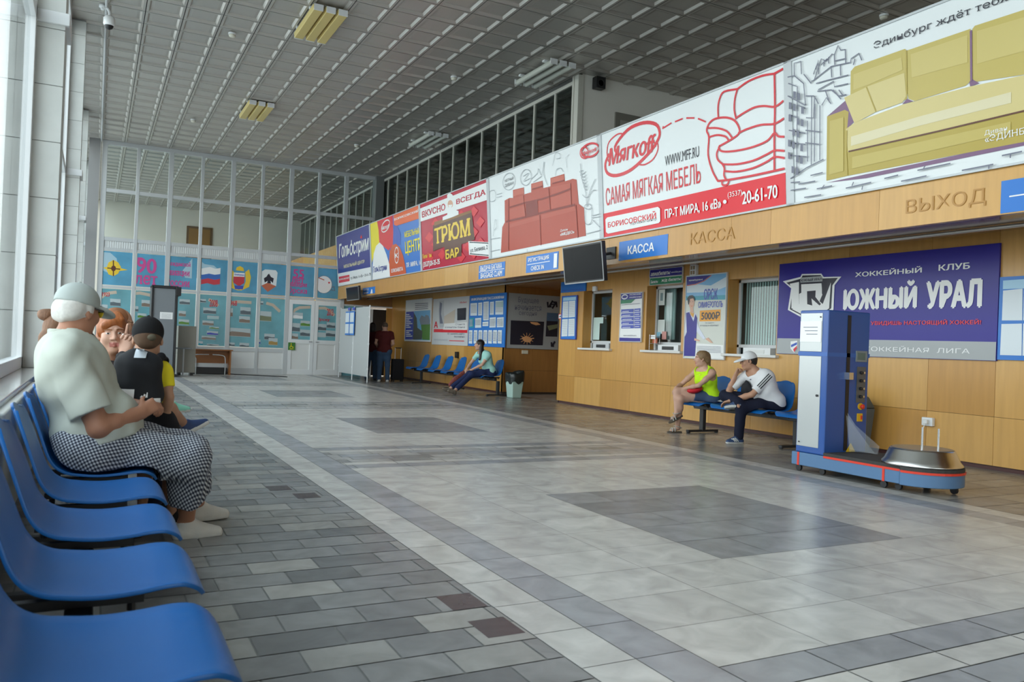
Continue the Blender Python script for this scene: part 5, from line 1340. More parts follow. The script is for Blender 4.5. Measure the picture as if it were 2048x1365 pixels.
m=MB(); m.add([(X0+.29,Y0-.02,.62),(X0+.29,Y0-.06,.26),(X0+.42,Y0-.28,.235),(X0+.47,Y0-.26,.31),(X0+.33,Y0-.09,.50)],[(0,1,2,3,4)],fm_); m.add([(X0+.27,Y0-.02,.60),(X0+.285,Y0-.06,.24),(X0+.42,Y0-.25,.24)],[(0,1,2)],fm_); m.build('hanging_film',w)
m=MB(); m.box((X1-.20,Y0-.012,1.13),(X1-.04,Y0,1.24),mat('bezel_grey',(.22,.25,.25),.4)); m.box((X1-.185,Y0-.014,1.15),(X1-.07,Y0-.011,1.22),mat('lcd_screen',(.10,.16,.15),.15)); m.build('display',tw,bevel=.003)
m=MB(); m.box((X1-.175,Y0-.008,.72),(X1-.05,Y0,1.08),mat('control_plate',(.13,.14,.15),.4,metal=.4)); cp=m.build('control_panel',tw)
for z in (1.02,.94,.86,.78):
    m=MB(); m.lathe((X1-.125,Y0-.008,z),[(.016,0),(.016,.02),(.012,.024)],black,12,(0,-1,0)); m.lathe((X1-.085,Y0-.008,z),[(.014,0),(.012,.016)],chrome,12,(0,-1,0)); m.build('button',cp)
m=MB(); m.lathe((X1-.11,Y0-.001,.68),[(.034,0),(.034,.012)],mat('yellow_ring',(.80,.45,.02),.4),16,(0,-1,0)); m.lathe((X1-.11,Y0-.013,.68),[(.012,0),(.012,.012),(.024,.016),(.024,.028),(.012,.034)],red,16,(0,-1,0)); m.build('emergency_stop',tw)
m=MB(); m.box((X1-.15,Y0-.012,.53),(X1-.08,Y0,.61),mat('yellow_ring',(.8,.45,.02),.4)); m.box((X1-.11,Y0-.018,.55),(X1-.09,Y0-.01,.59),red); m.build('main_switch',tw)
m=MB(); vs,fs=ribbon([(0,0),(.12,0)],.19); m.prism([(0,0),(.035*4,0),(.035*2,.09)],(X0+.30,Y0-.004,.225),(1,0,0),(0,0,1),(0,-1,0),.002,mat('hazard_yellow',(.85,.60,.02),.5)); m.build('warning_triangle',tw)
m=MB(); m.lathe((cxT,cyT,.228),[(.335,0),(.335,.015),(.31,.045),(.27,.135),(.262,.145)],steel,48); m.lathe((cxT,cyT,.372),[(.262,0),(.25,.006)],mat('turntable_top',(.11,.10,.095),.25),48); tt=m.build('turntable',w,smooth=False)
for p in tt.data.polygons: p.use_smooth=len(p.vertices)==4
for dx,dy,h in ((-.06,-.04,.20),(.08,-.10,.19)):
    m=MB(); m.tube([(cxT+dx,cyT+dy,.37),(cxT+dx,cyT+dy,.37+h)],.009,chrome,10); m.build('rod',tt)
m=MB(); 
for k in range(14): m.box((X1+.002,Y0+.05+.02*(k%2),1.18+k*.03),(X1+.055,Y0+.09+.02*(k%2),1.195+k*.03),white)
m.build('cable_chain',tw)
m=MB(); m.box((X0-.012,Y0+.075,1.31),(X0-.007,Y1-.02,1.52),ink('white'))
for q,z in enumerate((1.455,1.42,1.385)): m.box((X0-.0135,Y0+.12,z),(X0-.0115,Y1-.06-.02*q,z+.007),ink('slate'))
nt_=m.build('paper_notice',None); tag(nt_,'white printed notice taped to the silver side of the wrapping machine','notice')
for x_,y_ in ((X0+.03,Y1-.03),(X0+.05,Y0+.05),(X0+.06,4.78),(X0+.02,4.90),(cxT+.1,4.47),(X1-.05,Y1-.06),(X1-.05,4.85)):
    m=MB(); m.lathe((x_-.012,y_,.034),[(.033,0),(.033,.024)],black,16,(1,0,0)); m.tube([(x_,y_,.03),(x_+.01,y_+.01,.07)],.012,chrome,8); m.build('caster',w)
# socket and cord, bin behind the machine
so_=thing('wall_socket','white wall socket with plug right of the wrapping machine','socket',(8.74,6.14,.46))
m=MB(); m.box((8.70,6.05,.405),(8.75,6.19,.505),alu_w); m.build('plate',so_,bevel=.008); m=MB(); m.box((8.66,6.09,.43),(8.70,6.15,.48),white); m.build('plug',so_,bevel=.006)
m=MB(); m.tube(smooth_line([(8.67,6.12,.43),(8.60,6.10,.34),(8.50,6.02,.15),(8.30,5.85,.012),(7.7,5.60,.012),(7.2,5.50,.012),(7.03,5.50,.08)],5),.006,white,6); tag(m.build('power_cord'),'thin pale power cord hanging from the wall socket to the floor','cord')
def bin_(loc,label,body,top,lean=0,w0=.13,w1=.17,d0=.10,d1=.14,h=.48):
    r=thing('waste_bin',label,'bin',loc); x,y,z=loc
    m=MB(); m.add([(x-d0,y-w0,0),(x+d0,y-w0,0),(x+d0,y+w0,0),(x-d0,y+w0,0),(x-d1,y-w1,h),(x+d1,y-w1,h),(x+d1,y+w1,h),(x-d1,y+w1,h)],[(0,3,2,1),(0,1,5,4),(1,2,6,5),(2,3,7,6),(3,0,4,7),(4,5,6,7)],body); m.build('body',r,bevel=.015)
    return r
b=bin_((8.42,16.02,0),'pale green waste bin lined with a black bag beside the recess bench',mat('bin_mint',(.42,.58,.52),.45),None,w0=.14,w1=.19,d0=.11,d1=.15,h=.50)
m=MB(); bag=mat('bin_bag',(.015,.02,.02),.3)
vs=[];fs=[]; n=24
for j,(s,z) in enumerate(((1.02,.34),(1.07,.44),(1.08,.52),(1.0,.56),(.8,.53),(.7,.45))):
    for k in range(n):
        a=2*PI*k/n; c_,s_=math.cos(a),math.sin(a); e=(abs(c_)**6+abs(s_)**6)**(-1/6)
        zz=z+random.uniform(-.012,.012)+(.03*math.sin(k*1.3) if j==0 else 0)+(.06*max(0,c_) if j>1 else 0); vs.append((8.42+.155*s*c_*e,16.02+.195*s*s_*e,zz))
for j in range(5):
    for k in range(n): fs.append((j*n+k,j*n+(k+1)%n,(j+1)*n+(k+1)%n,(j+1)*n+k))
m.add(vs,fs,bag); m.build('bag',b,smooth=True)
b=bin_((8.50,6.98,0),'dark grey swing lid bin behind the wrapping machine',mat('bin_grey',(.10,.12,.13),.45),None,w0=.15,w1=.19,d0=.12,d1=.16,h=.55)
m=MB(); x,y=8.50,6.98; m.add([(x-.165,y-.195,.55),(x+.165,y-.195,.55),(x+.165,y+.195,.55),(x-.165,y+.195,.55),(x-.05,y-.18,.70),(x+.05,y-.18,.70),(x+.05,y+.18,.70),(x-.05,y+.18,.70)],[(0,1,5,4),(1,2,6,5),(2,3,7,6),(3,0,4,7),(4,5,6,7),(0,3,2,1)],mat('bin_grey_lid',(.07,.09,.10),.4)); m.build('lid',b,bevel=.02)
# ------------------------------------------------------------------ televisions
def tv(label,x,yl,yr,z0,z1,tilt,twist,fixz):
    r=thing('television',label,'television',(x,(yl+yr)/2,z1)); yo=.3 if yl>20 else 0; c=Vector((x,(yl+yr)/2,(z0+z1)/2)); W_=(yl-yr)/2; H_=(z1-z0)/2
    N=Vector((-math.cos(tilt),-math.sin(twist),-math.sin(tilt))).normalized(); U=Vector((-math.sin(twist),-1,0)); U=(U-N*U.dot(N)).normalized(); V=N.cross(U)*1
    if V.z<0: V=-V
    m=MB(); m.obox(c,(U,V,N),(W_,H_,.035),black); m.build('case',r,bevel=.01)
    m=MB(); m.obox(c+N*.036,(U,V,N),(W_-.03,H_-.035,.003),mat('dead_screen',(.006,.006,.007),.22,spec=.08)); m.build('screen',r)
    m=MB()
    for q in (-1,1): m.obox(c+N*.037+U*q*(W_-.008),(U,V,N),(.008,H_,.003),mat('bezel',(.30,.31,.31),.35)); m.obox(c+N*.037+V*q*(H_-.008),(U,V,N),(W_,.008,.003),mat('bezel',(.30,.31,.31),.35))
    m.build('bezel',r)
    m=MB(); m.tube([c-N*.03,c-N*.12+Vector((0,0,.1)),(XF-.005,c.y+yo,fixz)],.022,blackm,8); m.obox((XF-.01,c.y+yo,fixz),((1,0,0),(0,1,0),(0,0,1)),(.012,.12,.09),blackm); m.build('wall_mount',r)
tv('large black switched-off television hanging from the fascia by the КАССА sign',6.42,10.62,9.63,2.14,2.715,.12,.06,2.62)
tv('small black television hanging at the far end of the fascia',6.66,23.60,22.35,2.32,2.72,.12,.0,2.6)
# socket box, switches
m=MB(); m.box((8.69,10.31,2.43),(8.75,10.46,2.61),alu_w); r_=m.build('junction_box',None,bevel=.006); tag(r_,'white double junction box above the travel poster','junction box')
for a in (2.45,2.53):
    m=MB(); m.box((8.685,10.335,a),(8.692,10.375,a+.06),mat('wood_slot',(.30,.20,.1),.5)); m.box((8.685,10.395,a),(8.692,10.435,a+.06),mat('wood_slot',(.3,.2,.1),.5)); m.build('slot',r_)
m=MB(); m.box((8.70,13.28,2.30),(8.75,13.40,2.40),alu_w); tag(m.build('junction_box',None,bevel=.006),'small white junction box above the first ticket window by the large television','junction box')
m=MB(); m.box((9.23,17.225,.98),(9.40,17.25,1.07),mat('switch_ivory',(.70,.66,.52),.4)); r_=m.build('light_switch',None,bevel=.006); tag(r_,'ivory double light switch below the grey Будущее poster','light switch')
m=MB(); m.box((8.66,19.92,.78),(8.75,20.02,.95),black); tag(m.build('wall_phone',None,bevel=.01),'small black box on the recess wall above the bench','wall box')
# speaker, cctv camera, smoke detectors
r=thing('loudspeaker','small black loudspeaker high beside the gallery corner post','loudspeaker',(8.62,13.40,6.42)); m=MB(); m.box((8.54,13.28,6.30),(8.76,13.44,6.53),black); m.build('case',r,bevel=.012); m=MB(); m.lathe((8.65,13.28,6.40),[(.07,0),(.07,.004),(.03,-.01)],blackm,20,(0,-1,0)); m.build('grille',r); m=MB(); m.tube([(8.66,13.40,6.53),(8.66,13.46,6.54)],.02,blackm,8); m.build('bracket',r)
r=thing('surveillance_camera','white dome surveillance camera on a curved arm at the ceiling edge','camera',(-.03,15,6.5))
m=MB(); m.tube(smooth_line([(-.09,15,6.545),(-.09,15,6.47),(-.06,15,6.50),(-.01,15,6.50),(.02,15,6.44),(.02,15,6.36)],4),.025,alu_w,10); m.lathe((-.09,15,6.50),[(.05,0),(.05,.05)],alu_w,16); m.build('arm',r,smooth=True)
m=MB(); m.lathe((.02,15,6.22),[(.075,0),(.09,.03),(.09,.12),(.06,.16),(.02,.17)],alu_w,20); m.build('housing',r,smooth=True); m=MB(); m.lathe((.02,15,6.155),[(.01,0),(.05,.02),(.07,.06),(.07,.07)],black,20); m.build('dome',r,smooth=True)
dsp=[(1.98,15.1,'first white smoke detector near the yellowed ceiling lights'),(2.0,21.7,'far white smoke detector left of the far yellowed ceiling light'),(6.24,15.0,'white smoke detector left of the nearer grey tube lights'),(6.21,21.7,'white smoke detector left of the far grey tube lights'),(10.74,8.52,'white smoke detector above the mustard sofa billboard')]
for x,y,lb in dsp:
    r=thing('smoke_detector',lb,'smoke detector',(x,y,ZC),'ceiling smoke detectors'); m=MB(); m.lathe((x,y,ZC-.03),[(.07,0),(.07,.03)],alu_w,18); m.build('base',r); m=MB(); m.lathe((x,y,ZC-.075),[(.025,0),(.05,.008),(.06,.025),(.06,.045)],mat('detector_ivory',(.70,.68,.58),.4),18); m.build('head',r,smooth=True)
# ceiling lights
yel=mat('yellowed_diffuser',(.66,.53,.20),.45); gry=mat('grey_diffuser',(.52,.54,.48),.4)
for x0,y0,mm,lb in ((2.92,12.95,yel,'nearer ceiling light of three yellowed tube covers'),(2.92,19.0,yel,'far ceiling light of three yellowed tube covers'),(7.3,12.95,gry,'nearer ceiling light of three grey tubes by the gallery corner'),(7.3,19.1,gry,'far ceiling light of three grey tubes along the gallery glass')):
    r=thing('ceiling_light',lb,'ceiling light',(x0+.28,y0+.72,ZC),'triple tube ceiling lights')
    m=MB(); m.box((x0-.02,y0+.2,ZC-.03),(x0+.58,y0+.28,ZC+.005),alu_w); m.box((x0-.02,y0+1.15,ZC-.03),(x0+.58,y0+1.23,ZC+.005),alu_w); m.build('mounting_rail',r)
    for k in range(3):
        xx=x0+k*.2; m=MB()
        if mm is yel: m.prism([(0,0),(.15,0),(.165,.09),(-.015,.09)],(xx,y0,ZC-.12),(1,0,0),(0,0,1),(0,1,0),1.42,mm)
        else:
            m.tube([(xx+.07,y0,ZC-.08),(xx+.07,y0+1.45,ZC-.08)],.055,mm,12)
        m.build('tube_cover',r,bevel=.012)
        m=MB(); 
        for yy in (y0-.012,y0+1.42): m.box((xx+.0,yy,ZC-.125),(xx+.15,yy+.015,ZC-.025),alu_w)
        m.build('end_cap',r)
# ------------------------------------------------------------------ far end: scanner, cabinet, table, folding screen
gp_=mat('scanner_grey',(.20,.22,.24),.45); be_=mat('cabinet_beige',(.36,.35,.30),.5)
r=thing('metal_detector','grey walk-through metal detector panel with black edges by the window','metal detector',(1.6,23.3,0))
m=MB(); m.box((1.32,23.0,.06),(1.86,23.6,2.33),gp_); m.build('side_panel',r,bevel=.01)
m=MB()
for q in ((1.28,1.33),(1.86,1.92)): m.box((q[0],22.96,.0),(q[1],23.65,2.38),black)
m.box((1.28,22.96,2.33),(1.92,23.65,2.40),black); m.box((1.86,22.9,2.15),(1.99,23.6,2.38),black); m.box((1.25,22.94,0),(1.98,23.7,.06),black); m.build('edge_frame',r,bevel=.01)
m=MB(); m.box((1.50,22.992,1.52),(1.81,22.999,1.70),ink('white'))
for q in range(6): m.box((1.54,22.989,1.545+q*.022),(1.77,22.993,1.551+q*.022),ink('greyad'))
tag(m.build('paper_notice',None),'white paper sheet stuck on the grey metal detector panel','notice')
r=thing('cabinet','beige free-standing cabinet right of the metal detector','cabinet',(2.25,24.0,0)); m=MB(); m.box((2.03,23.8,.08),(2.50,24.3,1.37),be_); m.build('body',r,bevel=.01)
for q in (2.1,2.42):
    m=MB(); m.box((q-.04,23.85,0),(q+.04,24.2,.08),black); m.build('foot',r)
r=thing('side_table','small grey side table against the beige cabinet','table',(2.1,23.55,0)); m=MB(); m.box((1.96,23.4,.74),(2.36,23.78,.77),gp_); m.build('tabletop',r)
m=MB(); m.tube([(2.16,23.5,.0),(2.16,23.5,.74)],.022,alu,10); m.lathe((2.16,23.5,0),[(.14,0),(.14,.015)],alu,16); m.build('leg',r)
wt=mat('table_wood',(.34,.13,.035),.4,noise=.2,scale=3,stretch=(1,6,6))
r=thing('desk','low wooden desk with tubular legs in front of the glazed screen','desk',(3.05,24.9,0)); m=MB(); m.box((2.5,24.55,.70),(3.6,25.15,.73),wt); m.build('tabletop',r); m=MB(); m.box((2.52,24.98,.32),(3.58,25.0,.70),wt); m.build('modesty_panel',r); m=MB(); m.box((3.52,24.6,0),(3.56,25.0,.70),wt); m.build('side_panel',r)
for q in (2.6,3.4):
    m=MB(); m.tube(smooth_line([(q,24.6,0),(q,24.6,.45),(q-.08,24.62,.56),(q-.35 if q>3 else q+.35,24.62,.58)],3),.014,alu,8); m.build('leg',r,smooth=True)
m=MB(); m.box((2.55,24.85,.0),(3.50,25.1,.20),black); tag(m.build('equipment_box',None,bevel=.02),'flat black box on the floor under the wooden desk','box')
m=MB(); m.tube(smooth_line([(3.5,24.9,.05),(3.7,24.8,.012),(4.3,24.4,.012),(4.9,24.0,.012),(5.0,23.7,.012)],4),.012,black,6); tag(m.build('floor_cable'),'black cable lying on the floor right of the wooden desk','cable')
r=thing('folding_screen','pale grey folding partition on thin posts at the end of the hall','partition',(6.7,22.9,0),None); ps=mat('screen_grey',(.47,.49,.49),.5)
pts=[(6.72,24.45),(6.70,22.95),(6.71,21.5)]
for (xa,ya),(xb,yb) in zip(pts[:-1],pts[1:]):
    m=MB(); m.obox(((xa+xb)/2,(ya+yb)/2,1.13),((0,1,0),(0,0,1),(1,0,0)),(abs(yb-ya)/2-.03,.97,.012),ps); m.build('panel',r)
for xa,ya in pts:
    m=MB(); m.tube([(xa,ya,0),(xa,ya,2.14)],.016,alu_w,8)
    for z in (.35,1.05,1.8): m.lathe((xa,ya,z),[(.025,0),(.025,.04)],alu_w,8)
    m.build('post',r)
r=thing('notice_board','narrow blue notice board of sheets on the grey folding partition','notice board',(6.66,23.4,1.3))
for a in (23.45,22.98):
    m=MB(); m.box((6.645,a-.22,1.30),(6.66,a+.22,2.00),ink('blueb')); m.box((6.64,a-.22,2.03),(6.66,a-.02,2.11),ink('royal')); m.build('panel',r)
    for z in (1.35,1.68):
        m=MB(); m.box((6.635,a-.18,z),(6.646,a+.18,z+.28),ink('sheet')); m.build('sheet',r)
# doorway beside the screen
m=MB(); m.box((7.05,YB-.01,0),(7.75,YB+.01,2.26),film2); wq=struct(m,'window_31')
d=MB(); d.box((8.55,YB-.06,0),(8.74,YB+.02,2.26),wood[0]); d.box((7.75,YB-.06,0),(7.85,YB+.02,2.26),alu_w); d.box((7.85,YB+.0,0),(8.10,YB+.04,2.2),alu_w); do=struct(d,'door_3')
m=MB(); m.box((8.10,YB+.0,.02),(8.55,YB+.03,2.2),mat('dark_doorway',(.03,.02,.015),.7)); m.build('door_leaf',do)  # near-black sheet, the dimness of the open doorway put into its colour
# radiators behind the seats
rad=mat('radiator_white',(.62,.63,.60),.4)
for k,(a,b) in enumerate(((2.2,3.9),(4.15,6.6))):
    r=thing('radiator',['white radiator behind the nearest blue seats','white radiator with pipe valve below the sill behind the old man'][k],'radiator',(-.34,a,0))
    m=MB(); m.box((-.40,a,.22),(-.335,b,.755 if k==0 else .77),rad); m.build('casing',r,bevel=.012)
    m=MB(); m.tube([(-.37,a-.10,.1),(-.37,a-.10,.66),(-.37,a,.66)],.02,rad,8); m.lathe((-.37,a-.10,.66),[(.025,0),(.04,.02),(.04,.07),(.025,.09)],alu_w,12); m.build('valve',r,smooth=True)
# ------------------------------------------------------------------ bodies grown as one smooth surface from tapered volumes
import openvdb
def V3(*a): return np.array(a if len(a)>1 else a[0],float)
SOLIDS=[]
class Body:
    """signed distance field on a grid; add() blends tapered limbs and ellipsoids, mesh() skins them as one surface"""
    def __init__(s,lo,hi,h): s.h=h; s.lo=np.array(lo,float)-3*h; s.n=np.ceil((np.array(hi)-s.lo)/h).astype(int)+4; s.d=np.full(s.n,1.0,np.float32)
    def _win(s,lo,hi,pad):
        a=np.clip(np.floor((lo-pad-s.lo)/s.h).astype(int),0,s.n); b=np.clip(np.ceil((hi+pad-s.lo)/s.h).astype(int)+1,0,s.n)
        if (b<=a).any(): return None
        g=[(s.lo[i]+np.arange(a[i],b[i])*s.h).astype(np.float32) for i in range(3)]
        return tuple(slice(a[i],b[i]) for i in range(3)),g[0][:,None,None],g[1][None,:,None],g[2][None,None,:]
    def _mix(s,w,q,k,sub):
        a=s.d[w]
        if sub:
            q=-q; hh=np.maximum(k-np.abs(a-q),0)/max(k,1e-6); s.d[w]=np.maximum(a,q)+hh*hh*k*.25
        else:
            hh=np.maximum(k-np.abs(a-q),0)/max(k,1e-6); s.d[w]=np.minimum(a,q)-hh*hh*k*.25
    def cone(s,a,b,ra,rb,k=.02,flat=None,f=1,sub=False):
        a,b=V3(a),V3(b); R=max(ra,rb); w=s._win(np.minimum(a,b)-R,np.maximum(a,b)+R,k+3*s.h)
        if w is None: return s
        w,x,y,z=w; ab=b-a; L=float(ab@ab)+1e-12
        px,py,pz=x-a[0],y-a[1],z-a[2]; t=np.clip((px*ab[0]+py*ab[1]+pz*ab[2])/L,0,1)
        qx,qy,qz=px-t*ab[0],py-t*ab[1],pz-t*ab[2]
        if flat is not None:
            n=V3(flat); n/=np.linalg.norm(n); e=(qx*n[0]+qy*n[1]+qz*n[2])*(f-1); qx=qx+e*n[0]; qy=qy+e*n[1]; qz=qz+e*n[2]
        s._mix(w,np.sqrt(qx*qx+qy*qy+qz*qz)-(ra+t*(rb-ra)),k,sub); return s
    def chain(s,pts,rs,k=.02,**kw):
        for p,q,a,b in zip(pts[:-1],pts[1:],rs[:-1],rs[1:]): s.cone(p,q,a,b,k,**kw)
        return s
    def ell(s,c,r,R=None,k=.02,sub=False):
        c=V3(c); r=V3(r); R=np.eye(3) if R is None else R; m=r.max()
        w=s._win(c-m,c+m,k+3*s.h)
        if w is None: return s
        w,x,y,z=w; p=(x-c[0],y-c[1],z-c[2]); q=[p[0]*R[0,i]+p[1]*R[1,i]+p[2]*R[2,i] for i in range(3)]
        k0=np.sqrt(sum((q[i]/r[i])**2 for i in range(3))); k1=np.sqrt(sum((q[i]/r[i]**2)**2 for i in range(3)))+1e-9
        s._mix(w,k0*(k0-1)/k1,k,sub); return s
    def cut(s,p,n,k=.004):
        """keep the side the normal points away from"""
        p,n=V3(p),V3(n); n=n/np.linalg.norm(n); w,x,y,z=s._win(s.lo,s.lo+s.n*s.h,0)
        q=(x-p[0])*n[0]+(y-p[1])*n[1]+(z-p[2])*n[2]; s.d[w]=np.maximum(s.d[w],q); return s
    def cut_near(s,p,n,rad):
        p,n=V3(p),V3(n); n=n/np.linalg.norm(n); w=s._win(p-rad,p+rad,0)
        if w is None: return s
        w,x,y,z=w; q=(x-p[0])*n[0]+(y-p[1])*n[1]+(z-p[2])*n[2]; r=np.sqrt((x-p[0])**2+(y-p[1])**2+(z-p[2])**2)-rad
        s.d[w]=np.maximum(s.d[w],np.where(r<0,q,-1)); return s
    def wrinkle(s,amp,freq,seed=0,dirs=5):
        rs=np.random.RandomState(seed); w,x,y,z=s._win(s.lo,s.lo+s.n*s.h,0); e=0
        for i in range(dirs):
            v=rs.normal(size=3); v/=np.linalg.norm(v); f=freq*rs.uniform(.6,1.5); ph=rs.uniform(0,6)
            u=rs.normal(size=3)*freq*.35
            e=e+np.sin((x*v[0]+y*v[1]+z*v[2])*f+ph+1.2*np.sin(x*u[0]+y*u[1]+z*u[2]))
        s.d+=(amp/dirs*2*e).astype(np.float32); return s
    def off_seat(s,seat,gap=.031):
        """keep clear of a seat shell whose profile runs along the bench"""
        if seat is None: return s
        x0,side=seat; P=np.array(smooth_line(PROF,4),float); T=np.gradient(P,axis=0); N=np.stack([-T[:,1],T[:,0]],1); N/=np.linalg.norm(N,axis=1)[:,None]
        X=((s.lo[0]+np.arange(s.n[0])*s.h)-x0)*side; Z=s.lo[2]+np.arange(s.n[2])*s.h
        dx=X[:,None,None]-P[None,None,:,0]; dz=Z[None,:,None]-P[None,None,:,1]; q=dx*dx+dz*dz; i=q.argmin(-1); d=np.sqrt(q.min(-1))
        sg=np.take_along_axis(dx,i[...,None],-1)[...,0]*N[i,0]+np.take_along_axis(dz,i[...,None],-1)[...,0]*N[i,1]
        sd=np.where(sg>0,d,-d); m=(sd<gap)&(sd>-.17)&(Z[None,:]>.32)
        f=np.where(m,gap-sd,-1.0).astype(np.float32); s.d=np.maximum(s.d,f[:,None,:]); return s
    def carve(s,skip=None,gap=.013):
        for own,lo,h,F in SOLIDS:
            if own is skip: continue
            hi=lo+np.array(F.shape)*h; a=np.clip(np.floor((lo-s.lo)/s.h).astype(int),0,s.n); b=np.clip(np.ceil((hi-s.lo)/s.h).astype(int),0,s.n)
            if (b<=a).any(): continue
            ix=[np.clip(np.round((s.lo[k]+np.arange(a[k],b[k])*s.h-lo[k])/h).astype(int),0,F.shape[k]-1) for k in range(3)]
            w=tuple(slice(a[k],b[k]) for k in range(3)); s.d[w]=np.maximum(s.d[w],gap-F[np.ix_(*ix)])
        return s
    def solid(s,own): SOLIDS.append((own,s.lo.copy(),s.h,s.d.copy())); return s
    def mesh(s,name,mats,parent=None,pick=None,relax=1):
        g=openvdb.FloatGrid(); g.background=1.0; g.copyFromArray(np.clip(s.d,-4*s.h,4*s.h).astype(np.float32))
        r=g.convertToQuads(isovalue=0.0); P,Q=np.asarray(r[0],float),np.asarray(r[-1])
        P=P*s.h+s.lo
        me=D.meshes.new(name); nf=len(Q); me.vertices.add(len(P)); me.vertices.foreach_set('co',P.ravel().astype(np.float32))
        Q=Q[:,::-1]; me.loops.add(nf*4); me.loops.foreach_set('vertex_index',Q.ravel().astype(np.int32)); me.polygons.add(nf); me.polygons.foreach_set('loop_start',np.arange(0,nf*4,4,dtype=np.int32))
        me.update(calc_edges=True); me.validate()
        for m in (mats if isinstance(mats,(list,tuple)) else [mats]): me.materials.append(m)
        me.polygons.foreach_set('use_smooth',[True]*len(me.polygons))
        if pick is not None:
            cen=np.zeros(len(me.polygons)*3,np.float32); me.polygons.foreach_get('center',cen); me.polygons.foreach_set('material_index',pick(cen.reshape(-1,3)).astype(np.int32))
        o=D.objects.new(name,me); C.objects.link(o)
        if parent is not None: o.parent=parent; o.matrix_parent_inverse=parent.matrix_basis.inverted()
        if relax:
            q=o.modifiers.new('relax','SMOOTH'); q.factor=.5; q.iterations=relax
        return o
def rotm(yaw,pitch=0,roll=0):
    """columns: forward, left, up of a head/hand frame; yaw about z from +x, pitch up"""
    cy,sy=math.cos(yaw),math.sin(yaw); cp,sp=math.cos(pitch),math.sin(pitch)
    f=V3(cy*cp,sy*cp,sp); l=V3(-sy,cy,0); u=np.cross(f,l); cr,sr=math.cos(roll),math.sin(roll)
    return np.stack([f,l*cr+u*sr,-l*sr+u*cr],1)

from mathutils.bvhtree import BVHTree
def tree_of(*objs):
    V=[];F=[]
    for o in objs:
        n=len(V); V+=[tuple(v.co) for v in o.data.vertices]; F+=[tuple(i+n for i in p.vertices) for p in o.data.polygons]
    return BVHTree.FromPolygons(V,F)
def drape(tree,O,U,V,poly,d,m,name,parent,n=8,lift=.0035):
    """lay a flat print on a curved surface: the polygon (u,v pairs) is cut into strips and dropped along d"""
    O,U,V,d=[Vector(tuple(map(float,q))) for q in (O,U,V,d)]; bm=bmesh.new(); bm.faces.new([bm.verts.new((a,b,0)) for a,b in poly])
    for ax in (0,1):
        lo,hi=min(p[ax] for p in poly),max(p[ax] for p in poly)
        for k in range(1,n): 
            c=[0,0,0]; c[ax]=lo+(hi-lo)*k/n; q=[0,0,0]; q[ax]=1
            bmesh.ops.bisect_plane(bm,geom=bm.verts[:]+bm.edges[:]+bm.faces[:],plane_co=c,plane_no=q)
    vs=[]
    for i,v in enumerate(bm.verts):
        v.index=i; p=O+U*v.co.x+V*v.co.y; h=tree.ray_cast(p-d*.3,d,.6)[0]; vs.append(tuple((h if h is not None else p)-d*lift))
    fs=[tuple(v.index for v in f.verts) for f in bm.faces]; bm.free()
    mb=MB(); mb.add(vs,fs,m); return mb.build(name,parent,smooth=True)
# ------------------------------------------------------------------ people
def fab(n,c,r=.85,**k): return mat('cloth_'+n,c,r,spec=.2,noise=k.pop('noise',.07),scale=14,bump=.12,**k)
def skinm(n,c): return mat('skin_'+n,c,.5,spec=.35,noise=.06,scale=18)
lipm=mat('lip',(.45,.16,.13),.45); eyew=mat('eye_white',(.72,.70,.66),.25); irism=mat('iris',(.04,.03,.025),.15)
def unit(v): v=V3(v); return v/(np.linalg.norm(v)+1e-9)
def hand(B,w,d,n,side=1,curl=.45,sc=1.,point=False,spread=.0):
    w,d,n=V3(w),unit(d),unit(n); n=unit(n-d*(n@d)); lat=np.cross(n,d)*side
    for i,(off,L) in enumerate(((.028,.078),(.009,.086),(-.011,.080),(-.029,.064))):
        k=w+(d*.085+lat*off)*sc; B.cone(w+lat*off*.55*sc,k,.019*sc,.0135*sc,k=.014*sc)
        a=.15; p=k; c=0.05 if (point and i==0) else curl
        for fr in (.46,.30,.24):
            a+=c; q=p+(math.cos(a)*d+math.sin(a)*n)*L*fr*sc+lat*spread*off*.3; B.cone(p,q,.0098*sc,.0086*sc,k=.003); p=q
    p=w+(d*.022+lat*.028)*sc; q=p+unit(d*.75+lat*.75+n*.35)*.042*sc; B.cone(p,q,.0145*sc,.0115*sc,k=.008); B.cone(q,q+unit(d*.9+lat*.15+n*.5*(1+curl))*.034*sc,.0112*sc,.009*sc,k=.004)
